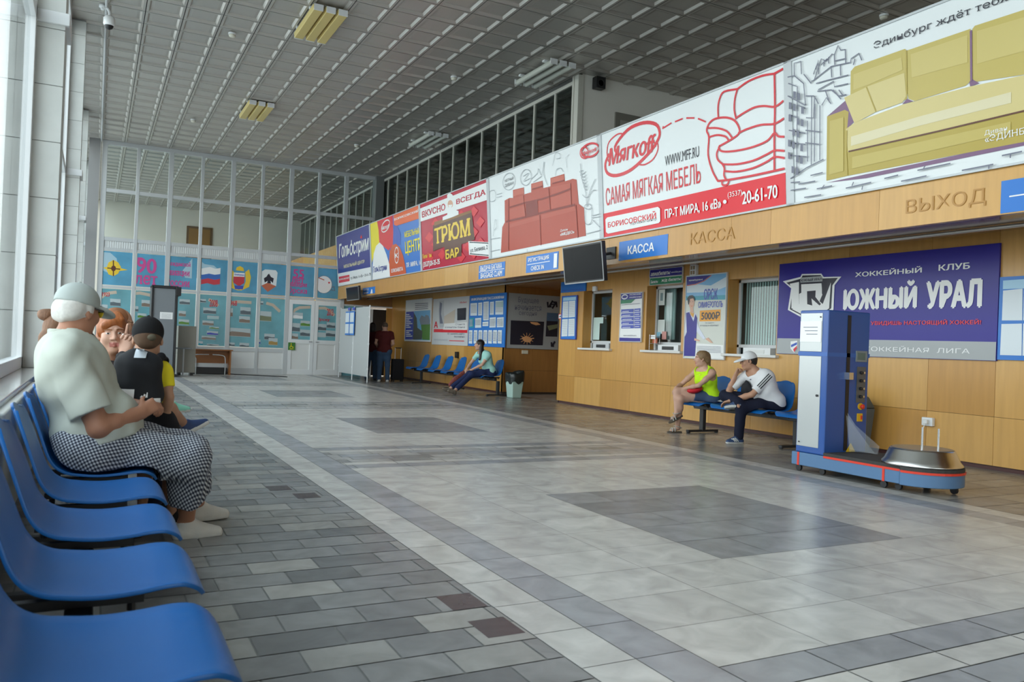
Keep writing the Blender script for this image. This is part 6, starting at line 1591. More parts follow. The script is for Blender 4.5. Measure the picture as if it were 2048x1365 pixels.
def head(B,c,Rh,s=1.,female=False,ears=True,old=False):
    H=lambda x,y,z: c+Rh@V3(x,y,z)*s
    B.ell(H(-.012,0,.035),(.098*s,.076*s,.088*s),Rh,k=.03*s)
    B.ell(H(.028,0,-.04),(.066*s,.058*s,.078*s),Rh,k=.035*s)
    B.ell(H(.060,0,-.098),(.024*s,.026*s,.020*s),Rh,k=.025*s)
    for q in (-1,1):
        B.ell(H(.058,q*.040,-.025),(.030*s,.026*s,.030*s),Rh,k=.02*s); B.ell(H(.015,q*.052,-.07),(.04*s,.016*s,.035*s),Rh,k=.02*s)
        B.cone(H(.088,q*.014,.030),H(.074,q*.050,.028),.009*s,.007*s,k=.012*s)
        B.ell(H(.096,q*.032,.008),(.018*s,.016*s,.010*s),Rh,k=.012*s,sub=True)
        B.ell(H(.073,q*.032,.008),(.0145*s,.0155*s,.0125*s),Rh,k=.003*s)
        if ears:
            B.ell(H(-.005,q*.080,.0),(.021*s,.008*s,.033*s),Rh@rotm(q*.35),k=.008*s); B.ell(H(.002,q*.088,.004),(.010*s,.006*s,.018*s),Rh,k=.005*s,sub=True); B.ell(H(.002,q*.077,-.028),(.010*s,.008*s,.010*s),Rh,k=.006*s)
    B.cone(H(.090,0,.018),H(.112,0,-.022),.008*s,.0125*s,k=.012*s)
    for q in (-1,1): B.ell(H(.098,q*.014,-.026),(.011*s,.009*s,.008*s),Rh,k=.008*s)
    B.chain([H(.078,-.024,-.059),H(.093,-.006,-.054),H(.093,.006,-.054),H(.078,.024,-.059)],[.004*s,.0065*s,.0065*s,.004*s],k=.005*s)
    B.chain([H(.078,-.022,-.064),H(.091,0,-.068),H(.078,.022,-.064)],[.004*s,.008*s,.004*s],k=.005*s)
    B.cone(H(.100,-.020,-.0605),H(.100,.020,-.0605),.003*s,.003*s,k=.003*s,sub=True)
def face_pick(c,Rh,s,lipc=1):
    def f(P):
        q=(P-c[None])@Rh/s; r=np.zeros(len(P),int); x,y,z=q[:,0],q[:,1],q[:,2]
        r[(x>.070)&(np.abs(y)<.026)&(z<-.049)&(z>-.075)&(x+.6*np.abs(y)>.083)]=1
        e=((np.abs(y)-.032)/.0135)**2+((z-.007)/.0052)**2
        r[(x>.065)&(e<1)]=2; r[(x>.065)&(((np.abs(y)-.032)/.006)**2+((z-.007)/.0055)**2<1)]=3
        r[(x>.055)&(np.abs(np.abs(y)-.034)<.022)&(np.abs(z-.031+.15*np.abs(np.abs(y)-.03))<.0045)]=4
        return r
    return f
def shoe(parent,name,ank,f,up,matu,mats,sc=1.,sole=.022,lace=None,h=.0055,sandal=False):
    ank,f=V3(ank),unit(f); up=unit(V3(up)-f*(V3(up)@f)); l=np.cross(up,f)
    P=lambda a,b,c: ank+(f*a+l*b+up*c)*sc
    pts=[P(a,b,c) for a in(-.08,.23) for b in(-.06,.06) for c in(-.10,.06)]; B=Body(np.min(pts,0),np.max(pts,0),h)
    B.cone(P(-.035,0,-.06),P(.06,0,-.06),.036*sc,.038*sc,k=.01); B.cone(P(.06,.004,-.062),P(.15,.004,-.066),.041*sc,.033*sc,k=.02)
    B.cone(P(-.012,0,-.04),P(-.005,0,.005),.040*sc,.040*sc,k=.03); B.cone(P(.0,0,-.005),P(.11,.002,-.055),.034*sc,.028*sc,k=.03)
    B.cut(P(0,0,-.088),-up); B.cut(P(-.01,0,.012),up-f*.25)
    o=B.mesh(name,[matu,mats],parent,lambda q:((q-ank[None])@up<(-.088+sole)*sc).astype(int))
    if lace:
        m=MB()
        for k in range(4): m.tube([tuple(P(.045+.02*k,-.024,-.016-.011*k)),tuple(P(.05+.02*k,0,-.006-.011*k)),tuple(P(.045+.02*k,.024,-.016-.011*k))],.0035*sc,lace,5)
        m.build('laces',o)
    return o
def person(name,label,J,h=.007,sk=None,hs=1.,female=False,brow=(.10,.06,.03),bulk=1.,arm=1.,leg=1.,belly=0,shirt=None,sleeve=.55,pants=None,pant_len=1.0,pant_w=1.,group=None,shirt_hem=None,hands=({},{}),seat=None,loose=1.,bell=None,neckcut=.0,wr=(.0025,38)):
    seat=J.pop('seat',seat); J={k:V3(v) if not np.isscalar(v) else v for k,v in J.items()}
    Rh=rotm(J.get('yaw',0),J.get('pitch',0),J.get('roll',0)); hc=J['head']
    pts=np.array([v for k,v in J.items() if not np.isscalar(v) and len(v)==3 and k not in('footL','footR','upL','upR')]); lo,hi=pts.min(0)-.24,pts.max(0)+.24; lo[2]=max(lo[2],-.02)
    r=thing(name,label,'person',(float(J['pelvis'][0]),float(J['pelvis'][1]),0),group)
    sh=unit(J['sL']-J['sR']); up=unit(J['neck']-J['pelvis']); fw=unit(np.cross(sh,up)); hw=unit(J['hL']-J['hR'])
    def torso(B,e=0.,k=.06):
        B.cone(J['hL'],J['hR'],.115*bulk+e,.115*bulk+e,k=k); B.ell(J['pelvis'],(.125*bulk+e,.165*bulk+e,.12*bulk+e),np.stack([fw,sh,up],1),k=k)
        mid=(J['pelvis']+J['chest'])/2
        if bell: B.ell(bell[0],V3(bell[1])+e,k=k)
        else: B.ell(mid+fw*(.02+.05*belly),((.115+.05*belly)*bulk+e,(.15+.02*belly)*bulk+e,.17*bulk+e),np.stack([fw,sh,up],1),k=k)
        B.ell(J['chest'],(.115*bulk+e,.165*bulk+e,.17*bulk+e),np.stack([fw,sh,up],1),k=k)
        B.cone(J['sL']-sh*.03,J['sR']+sh*.03,.062*arm+e,.062*arm+e,k=k); 
        B.cone(J['neck']-up*.02,J['sL']-sh*.05,.055+e*.6,.055+e,k=.05); B.cone(J['neck']-up*.02,J['sR']+sh*.05,.055+e*.6,.055+e,k=.05)
        if female:
            for q in (-1,1): B.ell(J['chest']+fw*.10*bulk+sh*q*.075-up*.01,(.06+e,.062+e,.06+e),np.stack([fw,sh,up],1),k=.05)
    B=Body(lo,hi,h); torso(B,-.004)
    B.cone(J['neck']-up*.02,hc+Rh@V3(-.02,0,-.045)*hs,.060*hs,.056*hs,k=.035)
    head(B,hc,Rh,hs,female)
    for q in 'LR':
        s_,e_,w_=J['s'+q],J['e'+q],J['w'+q]; B.chain([s_,(s_+e_)/2,e_],[.052*arm,.047*arm,.040*arm],k=.03); m_=e_*.7+w_*.3; B.chain([e_,m_,w_],[.040*arm,.041*arm,.027*arm],k=.02)
        hd=hands[0 if q=='L' else 1]; d=hd.get('d',unit(w_-e_)); n=hd.get('n',(0,0,-1)); hand(B,w_,d,n,hd.get('side',1 if q=='L' else -1),hd.get('curl',.4),hd.get('sc',.95*hs if hs<1 else .95),hd.get('point',False))
        hp,kn,an=J['h'+q],J['k'+q],J['a'+q]; B.chain([hp,(hp+kn)/2,kn],[.095*leg*bulk**.5,.080*leg,.058*leg],k=.04); B.chain([kn,kn*.68+an*.32,an],[.056*leg,.057*leg,.036*leg],k=.03)
        f=unit(J['foot'+q]); B.cone(an+V3(0,0,-.02)-f*.02,an+f*.10*hs+J.get('up'+q,V3(0,0,1))*-.055,.028*hs,.020*hs,k=.03)
    bm=mat('brow_%s'%name+str(len(D.objects)),brow,.8)
    own=r; B.off_seat(seat).carve(own); U_=B.d.copy(); B.mesh('body',[sk,lipm,eyew,irism,bm],r,face_pick(hc,Rh,hs))
    out=dict(root=r,Rh=Rh,hc=hc,H=lambda x,y,z: hc+Rh@V3(x,y,z)*hs,fw=fw,sh=sh,up=up,J=J,torso=torso)
    if shirt is not None:
        B=Body(lo,hi,h); torso(B,.014*loose,k=.07)
        for q in 'LR':
            s_,e_=J['s'+q],J['e'+q]; t=s_+(e_-s_)*sleeve
            if sleeve>.05:
                Q=Body(lo,hi,h); Q.chain([s_,t+(t-s_)*.1],[.068*arm*loose,.066*arm*loose],k=.018); Q.cut_near(t,t-s_,.13); B._mix((slice(None),)*3,Q.d,.018,False)
        B.wrinkle(wr[0],wr[1],hash(label)%97 if False else len(label))
        if sleeve<=.05:
            for q in (1,-1): B.cut_near(J['sL' if q>0 else 'sR']-sh*q*.035,sh*q,.12)
        B.cut_near(J['neck']-up*.005-fw*0.+fw*neckcut*.5,up-fw*(-.35-neckcut*6),.115)
        hem=J['pelvis']-up*.10 if shirt_hem is None else V3(shirt_hem); B.cut(hem,-up)
        B.off_seat(seat).carve(own); U_=np.minimum(U_,B.d); out['shirt']=B.mesh('shirt',shirt,r)
    if pants is not None:
        B=Body(lo,hi,h); B.cone(J['hL'],J['hR'],.118*bulk+.012,.118*bulk+.012,k=.05); B.ell(J['pelvis'],(.125*bulk+.012,.165*bulk+.012,.12*bulk+.01),np.stack([fw,sh,up],1),k=.05)
        L=pant_len
        for q in 'LR':
            hp,kn,an=J['h'+q],J['k'+q],J['a'+q]
            if L>.5:
                e=kn+(an-kn)*(L-.5)*2; B.chain([hp,(hp+kn)/2,kn],[.108*leg*pant_w*bulk**.5,.096*leg*pant_w,.078*leg*pant_w],k=.05); B.chain([kn,e+(e-kn)*.1],[.076*leg*pant_w,.060*leg*pant_w+(.01 if L<.95 else 0)],k=.04)
                if L<.97: B.cut_near(e,an-kn,.16)
            else:
                e=hp+(kn-hp)*L*2; B.chain([hp,e+(kn-hp)*.08],[.110*leg*pant_w,.092*leg*pant_w],k=.05); B.cut_near(e,kn-hp,.17)
        B.wrinkle(wr[0]*1.2,wr[1]*.9,len(label)+5); B.cut_near(J['pelvis']+up*.10,unit(up*.3+V3(0,0,.7)),.27)
        B.off_seat(seat).carve(own); U_=np.minimum(U_,B.d); B.mesh('trousers' if L>.6 else 'shorts',pants,r)
    B.d=U_; B.solid(own)
    return out
def head_shell(p,name,m,parts,cuts,h=.006,wr=None,smooth=1,parent=None):
    """hair or a cap: ellipsoids/cones in head space, trimmed by planes in head space"""
    H=p['H']; s=np.linalg.norm(H(1,0,0)-H(0,0,0)); c=p['hc']; B=Body(c-.34*s,c+.30*s,h)
    for q in parts:
        if q[0]=='e': B.ell(H(*q[1]),V3(q[2])*s,p['Rh'],k=q[3]*s if len(q)>3 else .02)
        elif q[0] in('t','-t'): B.ell(H(*q[1]),V3(q[2])*s,p['Rh']@rotm(0,-q[3]),k=.006*s,sub=q[0]=='-t')
        elif q[0]=='c': B.cone(H(*q[1]),H(*q[2]),q[3]*s,q[4]*s,k=.02*s)
        elif q[0]=='-e': B.ell(H(*q[1]),V3(q[2])*s,p['Rh'],k=.008*s,sub=True)
        elif q[0]=='|': B.cut(H(*q[1]),p['Rh']@V3(q[2]))
    if wr: B.wrinkle(wr[0],wr[1],3)
    return B.mesh(name,m,parent or p['root'],relax=smooth)
def cap(p,m,brim=1,h=.006,low=0.):
    o=head_shell(p,'cap',m,[('e',(-.008,0,.045),(.108,.090,.095)),('|',(0,0,.028-low),(-.12-low*4,0,-1))],[],h)
    b=brim; head_shell(p,'cap_brim',m,[('t',(b*.108,0,.020),(.098,.082,.022),.24*b),('-t',(b*.094,0,-.014),(.14,.12,.030),.24*b),('|',(b*.05,0,.03),(-b,0,0))],[],h*.8,parent=o)
    mm=MB(); t=p['H'](-.008,0,.142); mm.lathe(tuple(t-p['Rh'][:,2]*.004),[(.009,0),(.008,.005),(.003,.008)],m,10,tuple(p['Rh'][:,2])); mm.build('cap_button',o)
    return o
shadesk=(.48,.27,.19)
tan=skinm('tan',(.38,.18,.11)); fair=skinm('fair',(.56,.33,.24)); brown=skinm('olive',(.46,.25,.16))
# --- old man on the second row
check=D.materials.new('cloth_gingham'); check.use_nodes=True
def _gingham():
    nt=check.node_tree; b=nt.nodes['Principled BSDF']; b.inputs['Roughness'].default_value=.9
    tc=nt.nodes.new('ShaderNodeTexCoord'); sep=nt.nodes.new('ShaderNodeSeparateXYZ'); mp=nt.nodes.new('ShaderNodeMapping'); mp.inputs['Rotation'].default_value=(.5,.35,.25)
    nt.links.new(tc.outputs['Object'],mp.inputs[0]); nt.links.new(mp.outputs[0],sep.inputs[0]); prev=None
    for ax in ('X','Z'):
        w=nt.nodes.new('ShaderNodeMath'); w.operation='MULTIPLY'; w.inputs[1].default_value=70; s_=nt.nodes.new('ShaderNodeMath'); s_.operation='FRACT'; g=nt.nodes.new('ShaderNodeMath'); g.operation='GREATER_THAN'; g.inputs[1].default_value=.5
        nt.links.new(sep.outputs[ax],w.inputs[0]); nt.links.new(w.outputs[0],s_.inputs[0]); nt.links.new(s_.outputs[0],g.inputs[0])
        if prev is None: prev=g.outputs[0]
        else:
            a=nt.nodes.new('ShaderNodeMath'); a.operation='ADD'; nt.links.new(prev,a.inputs[0]); nt.links.new(g.outputs[0],a.inputs[1]); prev=a.outputs[0]
    cr=nt.nodes.new('ShaderNodeValToRGB'); cr.color_ramp.interpolation='CONSTANT'; e=cr.color_ramp.elements; e[0].color=(.60,.63,.66,1); e[1].position=.3; e[1].color=(.16,.18,.23,1); n=e.new(.8); n.color=(.012,.014,.028,1)
    d=nt.nodes.new('ShaderNodeMath'); d.operation='DIVIDE'; d.inputs[1].default_value=2.1; nt.links.new(prev,d.inputs[0]); nt.links.new(d.outputs[0],cr.inputs[0]); nt.links.new(cr.outputs[0],b.inputs['Base Color'])
_gingham()
sage=fab('sage',(.47,.50,.44)); capg=fab('cap_grey',(.40,.44,.42)); shoew=mat('shoe_white',(.62,.61,.57),.6,bump=.1,scale=60); solew=mat('sole_white',(.66,.66,.63),.6)
om=person('person','heavy old man in grey-green polo and cap with checked three-quarter trousers on near row',dict(
  pelvis=(.02,4.66,.575),chest=(-.082,4.66,.92),neck=(-.115,4.665,1.10),head=(-.082,4.68,1.243),yaw=.75,pitch=-.10,seat=(-.01,1),
  sL=(-.10,4.87,1.02),sR=(-.115,4.46,1.015),eL=(.10,4.95,.74),eR=(.035,4.41,.675),wL=(.245,4.80,.745),wR=(.225,4.555,.735),
  hL=(-.0,4.76,.545),hR=(-.0,4.56,.545),kL=(.50,4.93,.475),kR=(.47,4.62,.475),aL=(.60,5.26,.105),aR=(.50,4.86,.10),footL=(1,.25,0),footR=(1,.12,0)),
  h=.006,sk=tan,hs=1.06,brow=(.35,.33,.30),bulk=1.42,arm=1.28,leg=1.15,bell=((.038,4.66,.675),(.19,.25,.17)),shirt_hem=(.02,4.66,.585),shirt=sage,sleeve=.78,pants=check,pant_len=.82,pant_w=1.24,loose=1.12,wr=(.006,34),
  hands=(dict(d=(.8,-.5,.2),n=(.2,-.4,-1),curl=.8),dict(d=(.75,.35,.45),n=(-.3,.9,-.2),curl=.85)))
head_shell(om,'hair',mat('white_hair',(.62,.60,.56),.8,noise=.2,scale=60),[('e',(-.022,0,.016),(.096,.087,.070)),('e',(-.068,0,-.022),(.040,.070,.042),.03),('|',(.022,0,0),(1,0,.15)),('|',(0,0,-.085),(0,0,-1))],[],.005,wr=(.004,70))
cap(om,capg,1,.005)
_m=MB(); G=om['H']
for q in (-1,1): _m.tube([tuple(G(.02,q*.088,.018)),tuple(G(.088,q*.070,.016))],.0035,black,6)
_m.tube([tuple(G(.098,q,.012)) for q in (-.06,0,.06)],.003,black,6); gl=_m.build('glasses',om['root'])
_m=MB(); ly=mat('yellow_lens',(.80,.62,.05),.2)
for q in (-1,1): _m.ell=None; _m.lathe(tuple(G(.096,q*.034,.006)),[(.002,0),(.024,.001),(.026,.003),(.024,.005)],ly,18,tuple(om['Rh'][:,0]))
_m.build('lens',gl)
B=Body((-.3,4.45,1.0),(.15,4.9,1.25),.006); a_=om['up']; nk=V3(-.115,4.665,1.10)
B.cone(nk-a_*.005,nk+a_*.045+V3(.005,0,0),.098,.092,k=.01); B.cone(nk-a_*.06,nk+a_*.12,.082,.078,k=.004,sub=True); B.cut(nk+a_*.05-V3(0,0,0),a_+om['fw']*.35); B.cut(nk-a_*.03,-a_); B.mesh('collar',sage,om['root'])
shoe(om['root'],'shoe',(.50,4.86,.088),(1,.12,0),(0,0,1),shoew,solew,1.1,lace=solew); shoe(om['root'],'shoe',(.60,5.26,.10),(1,.25,-.0),(0,0,1),shoew,solew,1.1,lace=solew)
_m=MB(); _m.tube(smooth_line([(.08,4.50,.575),(.10,4.48,.60),(.125,4.47,.585),(.14,4.47,.56)],3),.006,solew,6); _m.build('drawstring',om['root'])
# --- boy with a backpack standing at his knees
yel_=fab('yellow',(.78,.66,.03)); blk=fab('black',(.014,.014,.017)); 
by=person('person','boy seen from behind in yellow shirt, black cap and backpack, standing by the old man',dict(
  seat=(-.01,1),pelvis=(.335,5.20,.615),chest=(.275,5.19,.83),neck=(.272,5.19,.975),head=(.279,5.20,1.11),yaw=1.5,pitch=-.05,
  sL=(.155,5.25,.935),sR=(.375,5.15,.925),eL=(.13,5.33,.78),eR=(.40,5.12,.775),wL=(.21,5.44,.72),wR=(.392,5.16,.635),
  hL=(.275,5.22,.56),hR=(.385,5.18,.56),kL=(.30,5.26,.30),kR=(.43,5.20,.30),aL=(.29,5.30,.085),aR=(.45,5.20,.085),footL=(.2,1,0),footR=(.45,.9,0)),
  h=.006,sk=brown,hs=.97,bulk=.66,arm=.66,leg=.68,shirt=yel_,sleeve=.62,shirt_hem=(.32,5.2,.735),pants=blk,pant_len=.40,loose=1.0,hands=(dict(curl=.5,sc=.7),dict(d=(0,.1,-1),n=(-1,0,0),curl=.35,sc=.7)))
head_shell(by,'hair',mat('brown_hair',(.10,.055,.03),.85,noise=.2,scale=60),[('e',(-.018,0,.02),(.098,.082,.085)),('e',(-.07,0,-.03),(.03,.05,.03),.03),('|',(.03,0,0),(1,0,.1))],[],.006)
cb_=cap(by,fab('cap_black',(.012,.012,.013)),1,.005,.045)
head_shell(by,'cap_strap',mat('khaki_strap',(.10,.085,.055),.8),[('e',(-.097,-.02,.008),(.026,.030,.024)),('-e',(-.075,-.02,.01),(.03,.05,.03))],[],.004,parent=cb_)
shoe(by['root'],'shoe',(.29,5.30,.075),(.2,1,0),(0,0,1),blk,solew,.82); shoe(by['root'],'shoe',(.45,5.20,.075),(.45,.9,0),(0,0,1),blk,solew,.82)
bk=thing('backpack','black backpack with white print on the back of the boy','backpack',(.20,5.05,.65))
B=Body((-.02,4.85,.6),(.48,5.25,1.1),.006); Rb=rotm(1.3)
B.ell((.222,5.045,.87),(.085,.135,.19),Rb,k=.03); B.ell((.215,5.025,.77),(.085,.142,.11),Rb,k=.05); B.ell((.232,5.065,.97),(.07,.115,.075),Rb,k=.05); B.wrinkle(.007,30,4).carve(bk,.004); pkm=B.mesh('body',fab('pack_black',(.016,.017,.02),.7),bk)
B.solid(bk); B=Body((.05,4.95,.75),(.5,5.35,1.08),.006)
for q,s0,s1 in ((-1,(.155,5.10,1.0),(.14,5.28,1.0)),(1,(.325,5.05,.985),(.375,5.20,.985))): B.chain([s0,((s0[0]+s1[0])/2,(s0[1]+s1[1])/2,1.01),s1,(s1[0]+.01*q,s1[1]+.05,.86)],[.024,.024,.024,.02],k=.01)
B.carve(bk,.010).solid(bk).mesh('strap',blk,bk)
dw_=mat('print_white',(.78,.80,.80),.5); pt=tree_of(pkm); fb=Rb[:,0]; rb=-Rb[:,1]
def dec(u,v,w_,h_,nm,m=dw_,poly=None): drape(pt,V3(.222,4.95,.87),rb,(0,0,1),[(u+a,v+b) for a,b in (poly or ((0,0),(w_,0),(w_,h_),(0,h_)))],fb,m,nm,bk,6)
dec(-.125,-.115,.115,.075,'white_print'); dec(-.12,-.145,.10,.018,'white_print'); dec(-.005,-.135,.09,.018,'white_print'); dec(.085,-.115,.032,.026,'white_print')
for i in range(3): dec(.02+i*.013,-.085,0,0,'emblem_stripe',poly=((0,0),(.011,0),(.016-.003*i,.008+.009*i),(.006,.012+.009*i)))
dec(-.03,.135,.06,.05,'neck_label',mat('print_pale',(.70,.76,.82),.4))
# --- red-haired woman facing the camera
rh=person('person','red-haired woman facing the camera with raised pointing finger behind the boy',dict(
  pelvis=(-.03,5.34,.56),chest=(.02,5.45,.83),neck=(.055,5.52,.985),head=(.098,5.50,1.135),yaw=-1.50,pitch=-.06,roll=.06,
  sL=(.20,5.60,.915),sR=(-.10,5.56,.925),eL=(.245,5.58,.74),eR=(-.12,5.62,.68),wL=(.165,5.40,1.02),wR=(.18,5.58,.57),
  seat=(-.01,1),hL=(0,5.44,.54),hR=(0,5.24,.54),kL=(.46,5.66,.49),kR=(.46,5.46,.49),aL=(.42,5.68,.10),aR=(.36,5.50,.10),footL=(1,0.1,0),footR=(1,.0,0)),
  h=.0048,sk=fair,hs=1.0,female=True,brow=(.25,.10,.04),bulk=1.0,arm=.95,shirt=fab('charcoal',(.06,.055,.06)),sleeve=.5,neckcut=.03,pants=fab('denim_dark',(.03,.04,.08)),
  hands=(dict(d=(.28,-.05,1),n=(-.5,-.8,.1),side=1,curl=.85,point=True,sc=1.05),dict(curl=.4)))
head_shell(rh,'hair',mat('red_hair',(.33,.10,.025),.5,noise=.45,scale=70,stretch=(1,1,.2),bump=.5),[('e',(-.022,0,.046),(.108,.090,.092)),('e',(-.045,0,-.03),(.075,.090,.085),.04),('c',(.050,.055,.088),(.072,-.055,.058),.012,.016),('-e',(.118,.006,-.05),(.088,.080,.112)),('|',(0,0,-.095),(0,0,-1))],[],.0048,wr=(.0045,60))
shoe(rh['root'],'shoe',(.42,5.68,.09),(1,.1,0),(0,0,1),blk,solew,.95); shoe(rh['root'],'shoe',(.36,5.50,.09),(1,0,0),(0,0,1),blk,solew,.95)
# --- two more sitters further along the window
navy=fab('navy',(.02,.03,.09)); navysh=mat('shoe_navy',(.02,.045,.13),.6,bump=.1,scale=60)
pk=person('person','person with crossed legs and navy trainers, mostly hidden behind the red-haired woman',dict(
  seat=(-.01,1),pelvis=(-.02,6.62,.56),chest=(.06,6.62,.87),neck=(.11,6.62,1.05),head=(.155,6.63,1.20),yaw=.1,pitch=-.1,
  sL=(.09,6.81,.98),sR=(.09,6.43,.98),eL=(.25,6.85,.74),eR=(.25,6.45,.74),wL=(.42,6.72,.62),wR=(.42,6.58,.62),
  hL=(0,6.72,.54),hR=(0,6.52,.54),kL=(.45,6.70,.49),kR=(.47,6.62,.62),aL=(.47,6.72,.10),aR=(.66,6.92,.43),footL=(1,0,0),footR=(.9,.3,.42),upR=(-.4,0,.9)),
  h=.009,sk=brown,brow=(.2,.1,.05),shirt=fab('grey',(.25,.26,.28)),pants=fab('khaki',(.28,.24,.17)),pant_len=.42)
head_shell(pk,'hair',mat('ginger_hair',(.26,.10,.04),.7,noise=.2,scale=50),[('e',(-.02,0,.035),(.100,.084,.090)),('|',(.04,0,.02),(1,0,-.5)),('|',(0,0,-.06),(0,0,-1))],[],.008)
shoe(pk['root'],'shoe',(.66,6.92,.43),(.9,.3,.42),(-.4,0,.9),navysh,solew,1.05,lace=solew,sole=.03); shoe(pk['root'],'shoe',(.47,6.72,.095),(1,0,0),(0,0,1),navysh,solew,1.0)
bn=person('person','woman with brown hair in a top bun, half hidden behind the old man',dict(
  seat=(-.01,1),pelvis=(-.05,7.20,.56),chest=(-.13,7.20,.86),neck=(-.19,7.20,1.02),head=(-.235,7.20,1.135),yaw=.5,pitch=-.05,
  sL=(-.15,7.38,.96),sR=(-.17,7.02,.96),eL=(-.02,7.41,.72),eR=(-.02,7.03,.72),wL=(.17,7.30,.60),wR=(.17,7.16,.60),
  hL=(0,7.28,.54),hR=(0,7.10,.54),kL=(.44,7.30,.50),kR=(.42,7.22,.63),aL=(.50,7.38,.10),aR=(.60,7.44,.545),footL=(1,0,0),footR=(.95,.25,.06),upR=(-.05,0,1)),
  h=.009,sk=fair,female=True,shirt=fab('dusty_pink',(.42,.25,.25)),pants=fab('denim',(.06,.09,.17)),pant_len=.62)
bh=mat('chestnut_hair',(.19,.09,.045),.6,noise=.45,scale=60,stretch=(1,1,.2),bump=.5)
head_shell(bn,'hair',bh,[('e',(-.022,0,.035),(.106,.092,.094)),('e',(-.075,0,-.05),(.05,.08,.10),.04),('c',(-.09,.0,-.06),(-.10,.01,-.26),.065,.045),('-e',(.125,0,-.03),(.08,.07,.10))],[],.008,wr=(.004,40))
head_shell(bn,'hair_bun',bh,[('e',(-.10,.05,.115),(.056,.056,.050))],[],.006,wr=(.005,70))
ms=mat('shoe_mint',(.25,.60,.47),.6,bump=.1,scale=60)
shoe(bn['root'],'shoe',(.60,7.44,.545),(.95,.25,.06),(-.05,0,1),ms,solew,.92,lace=solew); shoe(bn['root'],'shoe',(.50,7.38,.095),(1,0,0),(0,0,1),ms,solew,.92)
# --- ticket wall bench
neon=fab('neon',(.52,.85,.02)); 
nw=person('person','woman in neon yellow top and denim shorts sitting with crossed legs on the bench',dict(
  seat=(7.92,-1),pelvis=(7.90,8.98,.54),chest=(7.86,8.98,.80),neck=(7.80,8.99,.945),head=(7.765,9.01,1.075),yaw=2.6,pitch=-.02,
  sL=(7.82,8.82,.885),sR=(7.78,9.15,.885),eL=(7.64,8.90,.70),eR=(7.62,9.28,.68),wL=(7.505,9.14,.625),wR=(7.50,9.23,.645),
  hL=(7.90,8.90,.52),hR=(7.90,9.07,.52),kL=(7.47,9.17,.60),kR=(7.48,9.10,.49),aL=(7.43,9.12,.30),aR=(7.50,9.17,.085),footL=(-.9,.2,-.5),footR=(-1,.15,0),upL=(-.45,0,.85)),
  h=.007,sk=fair,hs=.95,female=True,bulk=.86,arm=.78,leg=.86,shirt=neon,sleeve=0,neckcut=.07,pants=fab('denim_short',(.06,.09,.16)),pant_len=.30,brow=(.15,.09,.05),
  hands=(dict(d=(-.6,.6,-.4),n=(-.2,-.2,-1),curl=.5,sc=.88),dict(d=(-.6,-.1,-.8),n=(.5,0,-.8),curl=.5,sc=.88)))
dbh=mat('blonde_hair',(.22,.135,.065),.6,noise=.5,scale=60,stretch=(1,1,.3),bump=.5)
head_shell(nw,'hair',dbh,[('e',(-.022,0,.042),(.106,.090,.092)),('e',(-.085,0,-.015),(.05,.072,.06),.04),('c',(-.10,0,-.02),(-.11,0,-.10),.036,.025),('-e',(.11,0,-.04),(.098,.100,.105)),('|',(0,0,-.13),(0,0,-1))],[],.006,wr=(.003,60))
tr=mat('sandal_trim',(.42,.41,.37),.5)
for a,f,u in (((7.43,9.12,.29),(-.9,.2,-.5),(-.45,0,.85)),((7.50,9.17,.088),(-1,.15,0),(0,0,1))):
    f=unit(f); u=unit(V3(u)-f*(V3(u)@f)); l=np.cross(u,f); a=V3(a); m=MB(); Q=lambda x,y,z: tuple(a+f*x+l*y+u*z)
    m.prism([(-.06,-.03),(.05,-.038),(.13,-.04),(.165,-.01),(.16,.02),(.12,.04),(.05,.036),(-.06,.03),(-.075,0)],Q(0,0,-.088),tuple(f),tuple(l),tuple(u),.018,mat('sandal_sole',(.09,.07,.05),.7))
    for x in (.10,.06): m.tube([Q(x,-.04,-.07),Q(x-.01,-.025,-.025-.15*(x-.05)),Q(x-.015,0,-.012-.2*(x-.05)),Q(x-.01,.025,-.025-.15*(x-.05)),Q(x,.04,-.07)],.009,tr,6)
    m.tube([Q(-.05,-.03,-.02),Q(-.06,0,-.01),Q(-.05,.03,-.02),Q(0,.045,.0),Q(.04,.03,.005),Q(.045,0,.01),Q(.04,-.03,.005),Q(0,-.045,0),Q(-.05,-.03,-.02)],.006,tr,6); m.build('sandal',nw['root'])
m=MB(); m.tube(smooth_line([tuple(V3(7.80,8.99,.945)+V3(-.05,-.055,-.0)),(7.728,8.97,.86),(7.725,9.0,.845),(7.73,9.03,.86),tuple(V3(7.80,8.99,.945)+V3(-.05,.06,0))],4),.003,mat('gold_chain',(.5,.33,.1),.3,metal=.8),5); m.build('necklace',nw['root'])
B=Body((7.45,8.75,.5),(7.9,9.25,.85),.007); B.ell((7.66,9.03,.645),(.10,.13,.06),rotm(.2,.3),k=.02); B.ell((7.62,9.0,.63),(.09,.10,.05),rotm(.2,.2),k=.03); B.wrinkle(.004,45,2).carve(); tag(B.mesh('handbag',fab('red_bag',(.55,.02,.03),.5)),'red handbag in the lap of the woman in neon yellow','bag')
wt_=fab('white_tee',(.74,.74,.75)); nj=fab('navy_jean',(.012,.014,.03))
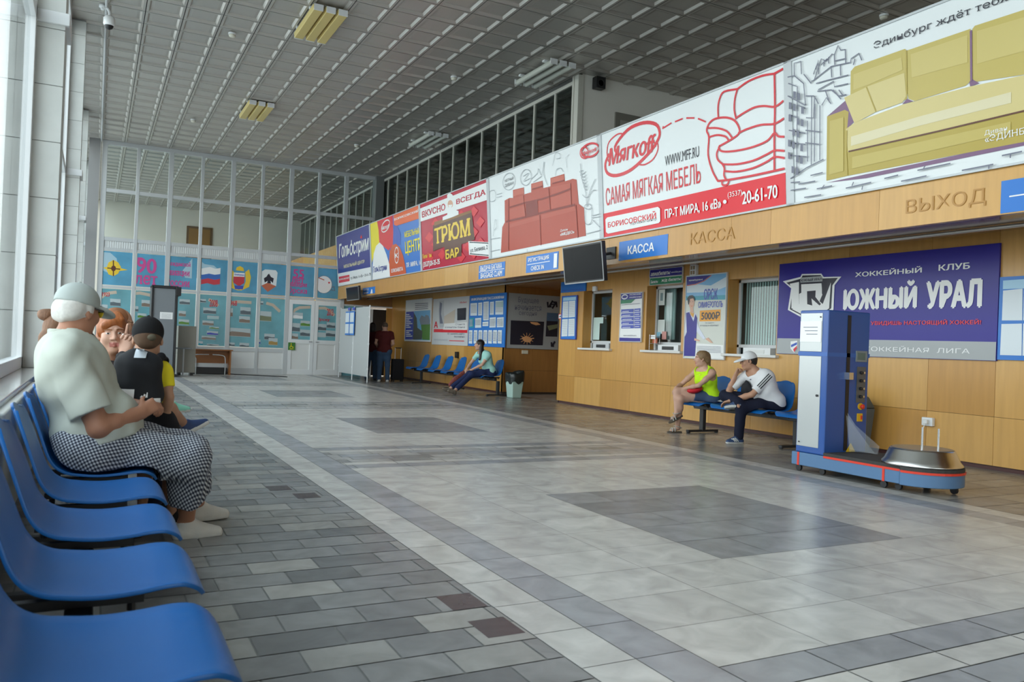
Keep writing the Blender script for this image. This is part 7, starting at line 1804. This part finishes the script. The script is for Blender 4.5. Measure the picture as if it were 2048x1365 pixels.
hm=person('person','man in white cap and white striped T-shirt resting his chin on his hand',dict(
  seat=(7.92,-1),pelvis=(7.93,7.80,.54),chest=(7.82,7.86,.79),neck=(7.735,7.93,.95),head=(7.68,7.985,1.075),yaw=2.62,pitch=-.10,
  sL=(7.78,7.72,.875),sR=(7.72,8.07,.885),eL=(7.60,7.82,.645),eR=(7.56,8.20,.675),wL=(7.46,8.06,.545),wR=(7.575,8.10,.895),
  hL=(7.93,7.73,.53),hR=(7.93,7.89,.53),kL=(7.50,7.90,.47),kR=(7.56,8.27,.60),aL=(7.50,7.93,.10),aR=(7.47,7.93,.545),footL=(-1,.15,0),footR=(-.35,-.8,-.1),upR=(.4,-.2,.85)),
  h=.007,sk=brown,hs=.97,bulk=1.0,arm=.95,leg=.98,belly=.3,shirt=wt_,sleeve=.80,pants=nj,pant_len=.97,brow=(.03,.02,.02),
  hands=(dict(d=(-.45,.8,-.35),n=(-.2,-.2,-1),curl=.25),dict(d=(.25,-.35,1),n=(.3,-.9,0),curl=1.0)))
head_shell(hm,'hair',mat('black_hair',(.015,.012,.012),.5,noise=.2,scale=50),[('e',(-.02,0,.025),(.100,.086,.085)),('e',(-.07,0,-.03),(.034,.058,.035),.03),('|',(.02,0,0),(1,0,.1)),('|',(0,0,-.07),(0,0,-1))],[],.006)
cap(hm,fab('cap_white',(.74,.75,.76)),1,.006)
st_=tree_of(hm['shirt']); s_,e_=V3(7.78,7.72,.875),V3(7.60,7.82,.645); d_=unit(e_-s_); ou=unit(V3(-.62,-.75,.22)); ou=unit(ou-d_*(ou@d_)); tt=np.cross(d_,ou)
for k in (-1,0,1): drape(st_,s_+ou*.08,d_,tt,[(-.03,k*.026-.0065),(.19,k*.026-.0065),(.19,k*.026+.0065),(-.03,k*.026+.0065)],-ou,black,'sleeve_stripe',hm['root'],6)
cw=V3(7.70,7.93,.83); drape(st_,cw+V3(-.2,-.1,0),(0.3,-.95,0),(0,0,1),[(-.012,0),(.012,0),(.012,.016),(-.012,.010)],unit(V3(.85,.5,0)),ink('slate'),'chest_emblem',hm['root'],2)
m=MB(); m.lathe((7.465,8.05,.56),[(.029,-.012),(.033,0),(.029,.012)],chrome,16,(-.45,.8,-.35)); m.build('wrist_watch',hm['root'])
B=Body((7.55,7.7,.5),(7.95,8.2,1.0),.008); B.chain([(7.70,8.02,.92),(7.655,7.98,.80),(7.68,7.90,.66)],[.02,.02,.02],k=.01,flat=(-.8,-.5,0),f=2.2); B.ell((7.665,7.99,.70),(.04,.075,.10),rotm(.5),k=.03); B.carve(); tag(B.mesh('shoulder_bag',fab('bag_black',(.012,.012,.015),.6)),'black shoulder bag across the chest of the man in white cap','bag')
shs=mat('shoe_blue',(.03,.06,.14),.6)
s1=shoe(hm['root'],'shoe',(7.50,7.93,.088),(-1,.15,0),(0,0,1),shs,solew,1.05); s2=shoe(hm['root'],'shoe',(7.47,7.93,.545),(-.25,.9,-.15),(.35,.15,.9),shs,mat('sole_pattern',(.42,.42,.40),.7,noise=.5,scale=40),1.05,sole=.03)
m=MB()
for k in range(3): m.tube([(7.50-.04-.028*k,7.93-.043,.02+.01),(7.50-.065-.028*k,7.93-.034,.058),(7.50-.08-.028*k,7.93-.012,.075-.006*k)],.006,solew,6)
m.build('three_stripes',s1)
# newspaper on the seat between them
m=MB(); npm=mat('newsprint',(.62,.62,.60),.8,noise=.35,scale=22); n=9
vs=[(7.72+.32*i/n,8.30+.30*j/n,.503+.010*math.sin(i*.9+j*.6)+.006*math.sin(j*1.7)) for i in range(n+1) for j in range(n+1)]; vs+=[(x,y,z+.006) for x,y,z in vs]; N_=(n+1)**2
fs=[]
for i in range(n):
    for j in range(n): a=i*(n+1)+j; fs+= [(a,a+n+1,a+n+2,a+1),(N_+a,N_+a+1,N_+a+n+2,N_+a+n+1)]
m.add(vs,fs,npm); tag(m.build('newspaper',None,smooth=True),'crumpled newspaper lying on the blue seat between the two bench sitters','newspaper')
# --- woman in mint green in the recess
mint=fab('mint',(.36,.66,.60))
mw=person('person','woman in mint green shirt with long dark hair on the recess bench',dict(
  seat=(8.22,-1),pelvis=(8.20,16.85,.545),chest=(8.12,16.90,.83),neck=(8.04,16.98,1.01),head=(7.985,17.03,1.155),yaw=2.8,pitch=.02,
  sL=(8.10,16.74,.93),sR=(8.00,17.14,.93),eL=(7.95,16.76,.70),eR=(7.86,17.22,.70),wL=(7.78,16.98,.57),wR=(7.74,17.14,.58),
  hL=(8.20,16.77,.52),hR=(8.20,16.94,.52),kL=(7.72,16.80,.47),kR=(7.74,16.98,.48),aL=(7.27,16.72,.10),aR=(7.26,17.0,.12),footL=(-.9,0,.35),footR=(-.9,.05,.4),upL=(.35,0,.9),upR=(.4,0,.9)),
  h=.009,sk=fair,female=True,bulk=.92,arm=.85,leg=.9,shirt=mint,sleeve=.5,pants=navy,pant_len=.95,brow=(.03,.02,.02))
lh=mat('dark_hair',(.014,.010,.010),.45,noise=.2,scale=40)
head_shell(mw,'hair',lh,[('e',(-.022,0,.04),(.106,.090,.094)),('c',(-.05,.05,-.03),(-.05,.115,-.20),.058,.05),('c',(-.05,.115,-.20),(-.01,.14,-.33),.05,.025),('-e',(.11,0,-.035),(.098,.099,.105))],[],.008,wr=(.003,40))
sn=mat('shoe_taupe',(.16,.13,.10),.7)
shoe(mw['root'],'shoe',(7.27,16.72,.10),(-.9,0,.35),(.35,0,.9),sn,sn,.92,h=.007); shoe(mw['root'],'shoe',(7.26,17.0,.12),(-.9,.05,.4),(.4,0,.9),sn,sn,.92,h=.007)
B=Body((7.2,16.9,.1),(7.75,17.3,.6),.009); B.chain([(7.66,17.12,.50),(7.45,17.10,.33),(7.32,17.08,.22)],[.05,.075,.06],k=.03,flat=(0,1,0),f=1.6); B.wrinkle(.004,40,3).carve(); pb=B.mesh('shopping_bag',mat('plaid_bag',(.25,.06,.05),.7,noise=.8,scale=26)); tag(pb,'red plaid bag held beside the knees of the woman in mint green','bag')
# --- two people at the doorway, seen from behind, and their suitcase
jn=fab('jeans',(.05,.09,.16)); mar=fab('maroon',(.085,.015,.015))
def standing(name,label,x,y,ht,yaw,**k):
    s=ht/1.72; c,sn_=math.cos(yaw),math.sin(yaw); T=lambda f,l,z:(x+(f*c-l*sn_)*s,y+(f*sn_+l*c)*s,z*s)
    return person(name,label,dict(pelvis=T(0,0,.94),chest=T(0,0,1.24),neck=T(-.01,0,1.44),head=T(.03,0,1.585),yaw=yaw,pitch=-.25,sL=T(-.01,.19,1.38),sR=T(-.01,-.19,1.38),eL=T(-.02,.25,1.10),eR=T(-.02,-.25,1.10),wL=T(.16,.18,1.0),wR=T(.16,-.18,1.0),hL=T(0,.09,.88),hR=T(0,-.09,.88),kL=T(.01,.11,.48),kR=T(.01,-.11,.48),aL=T(-.02,.12,.09),aR=T(-.02,-.12,.09),footL=(c,sn_,0),footR=(c,sn_,0)),h=.010,hs=s,**k)
d1=standing('person','man in maroon T-shirt and jeans seen from behind at the doorway',7.40,22.2,1.72,1.35,sk=fair,shirt=mar,sleeve=.6,pants=jn,bulk=1.05,brow=(.08,.05,.03))
head_shell(d1,'hair',mat('short_hair',(.10,.07,.05),.8),[('e',(-.02,0,.03),(.098,.082,.086)),('|',(.05,0,.03),(1,0,-.2)),('|',(0,0,-.05),(0,0,-1))],[],.009)
for q in (-1,1): shoe(d1['root'],'shoe',tuple(d1['J']['aL' if q>0 else 'aR']-V3(0,0,.003)),tuple(d1['J']['footL']),(0,0,1),shoew,solew,1.05,h=.008)
d2=standing('person','dark-haired person in dark red top half hidden behind the folding partition',7.30,23.05,1.70,1.2,sk=fair,shirt=fab('wine',(.07,.012,.018)),sleeve=.6,pants=jn,brow=(.02,.015,.012),female=True)
head_shell(d2,'hair',lh,[('e',(-.025,0,.04),(.112,.10,.10)),('e',(-.06,0,-.06),(.08,.10,.13),.05),('-e',(.13,0,-.04),(.085,.074,.11))],[],.010,wr=(.006,40))
for q in (-1,1): shoe(d2['root'],'shoe',tuple(d2['J']['aL' if q>0 else 'aR']-V3(0,0,.003)),tuple(d2['J']['footL']),(0,0,1),blk,blk,1.0,h=.009)
r=thing('suitcase','black upright suitcase right of the man in maroon T-shirt','suitcase',(7.82,22.25,0))
m=MB(); m.box((7.66,22.12,.05),(8.0,22.36,.66),fab('suitcase',(.012,.012,.014),.7)); m.build('body',r,bevel=.03)
m=MB(); 
for q in (7.74,7.92): m.tube([(q,22.22,.64),(q,22.22,.98)],.01,alu,8)
m.tube([(7.74,22.22,.98),(7.92,22.22,.98)],.014,black,8); m.build('handle',r)
for x_,y_ in ((7.7,22.16),(7.96,22.16),(7.7,22.32),(7.96,22.32)):
    m=MB(); m.lathe((x_-.015,y_,.028),[(.027,0),(.027,.03)],black,12,(1,0,0)); m.build('wheel',r)

# card rack on the sill of the middle ticket window
r=thing('card_rack','wire card rack standing on the sill of the middle ticket window','rack',(8.84,11.55,1.18))
m=MB()
for x_,y_ in ((8.80,11.46),(8.80,11.62),(8.90,11.46),(8.90,11.62)): m.tube([(x_,y_,1.18),(x_,y_,1.46)],.004,chrome,6)
for z in (1.19,1.30,1.42):
    for p,q in (((8.80,11.46),(8.80,11.62)),((8.90,11.46),(8.90,11.62)),((8.80,11.46),(8.90,11.46)),((8.80,11.62),(8.90,11.62))): m.tube([(*p,z),(*q,z)],.004,chrome,6)
m.build('wire_frame',r)
m=MB(); m.box((8.81,11.48,1.38),(8.83,11.60,1.45),ink('white')); m.build('card',r); m=MB(); m.box((8.85,11.48,1.30),(8.87,11.60,1.40),ink('rust')); m.build('card',r)
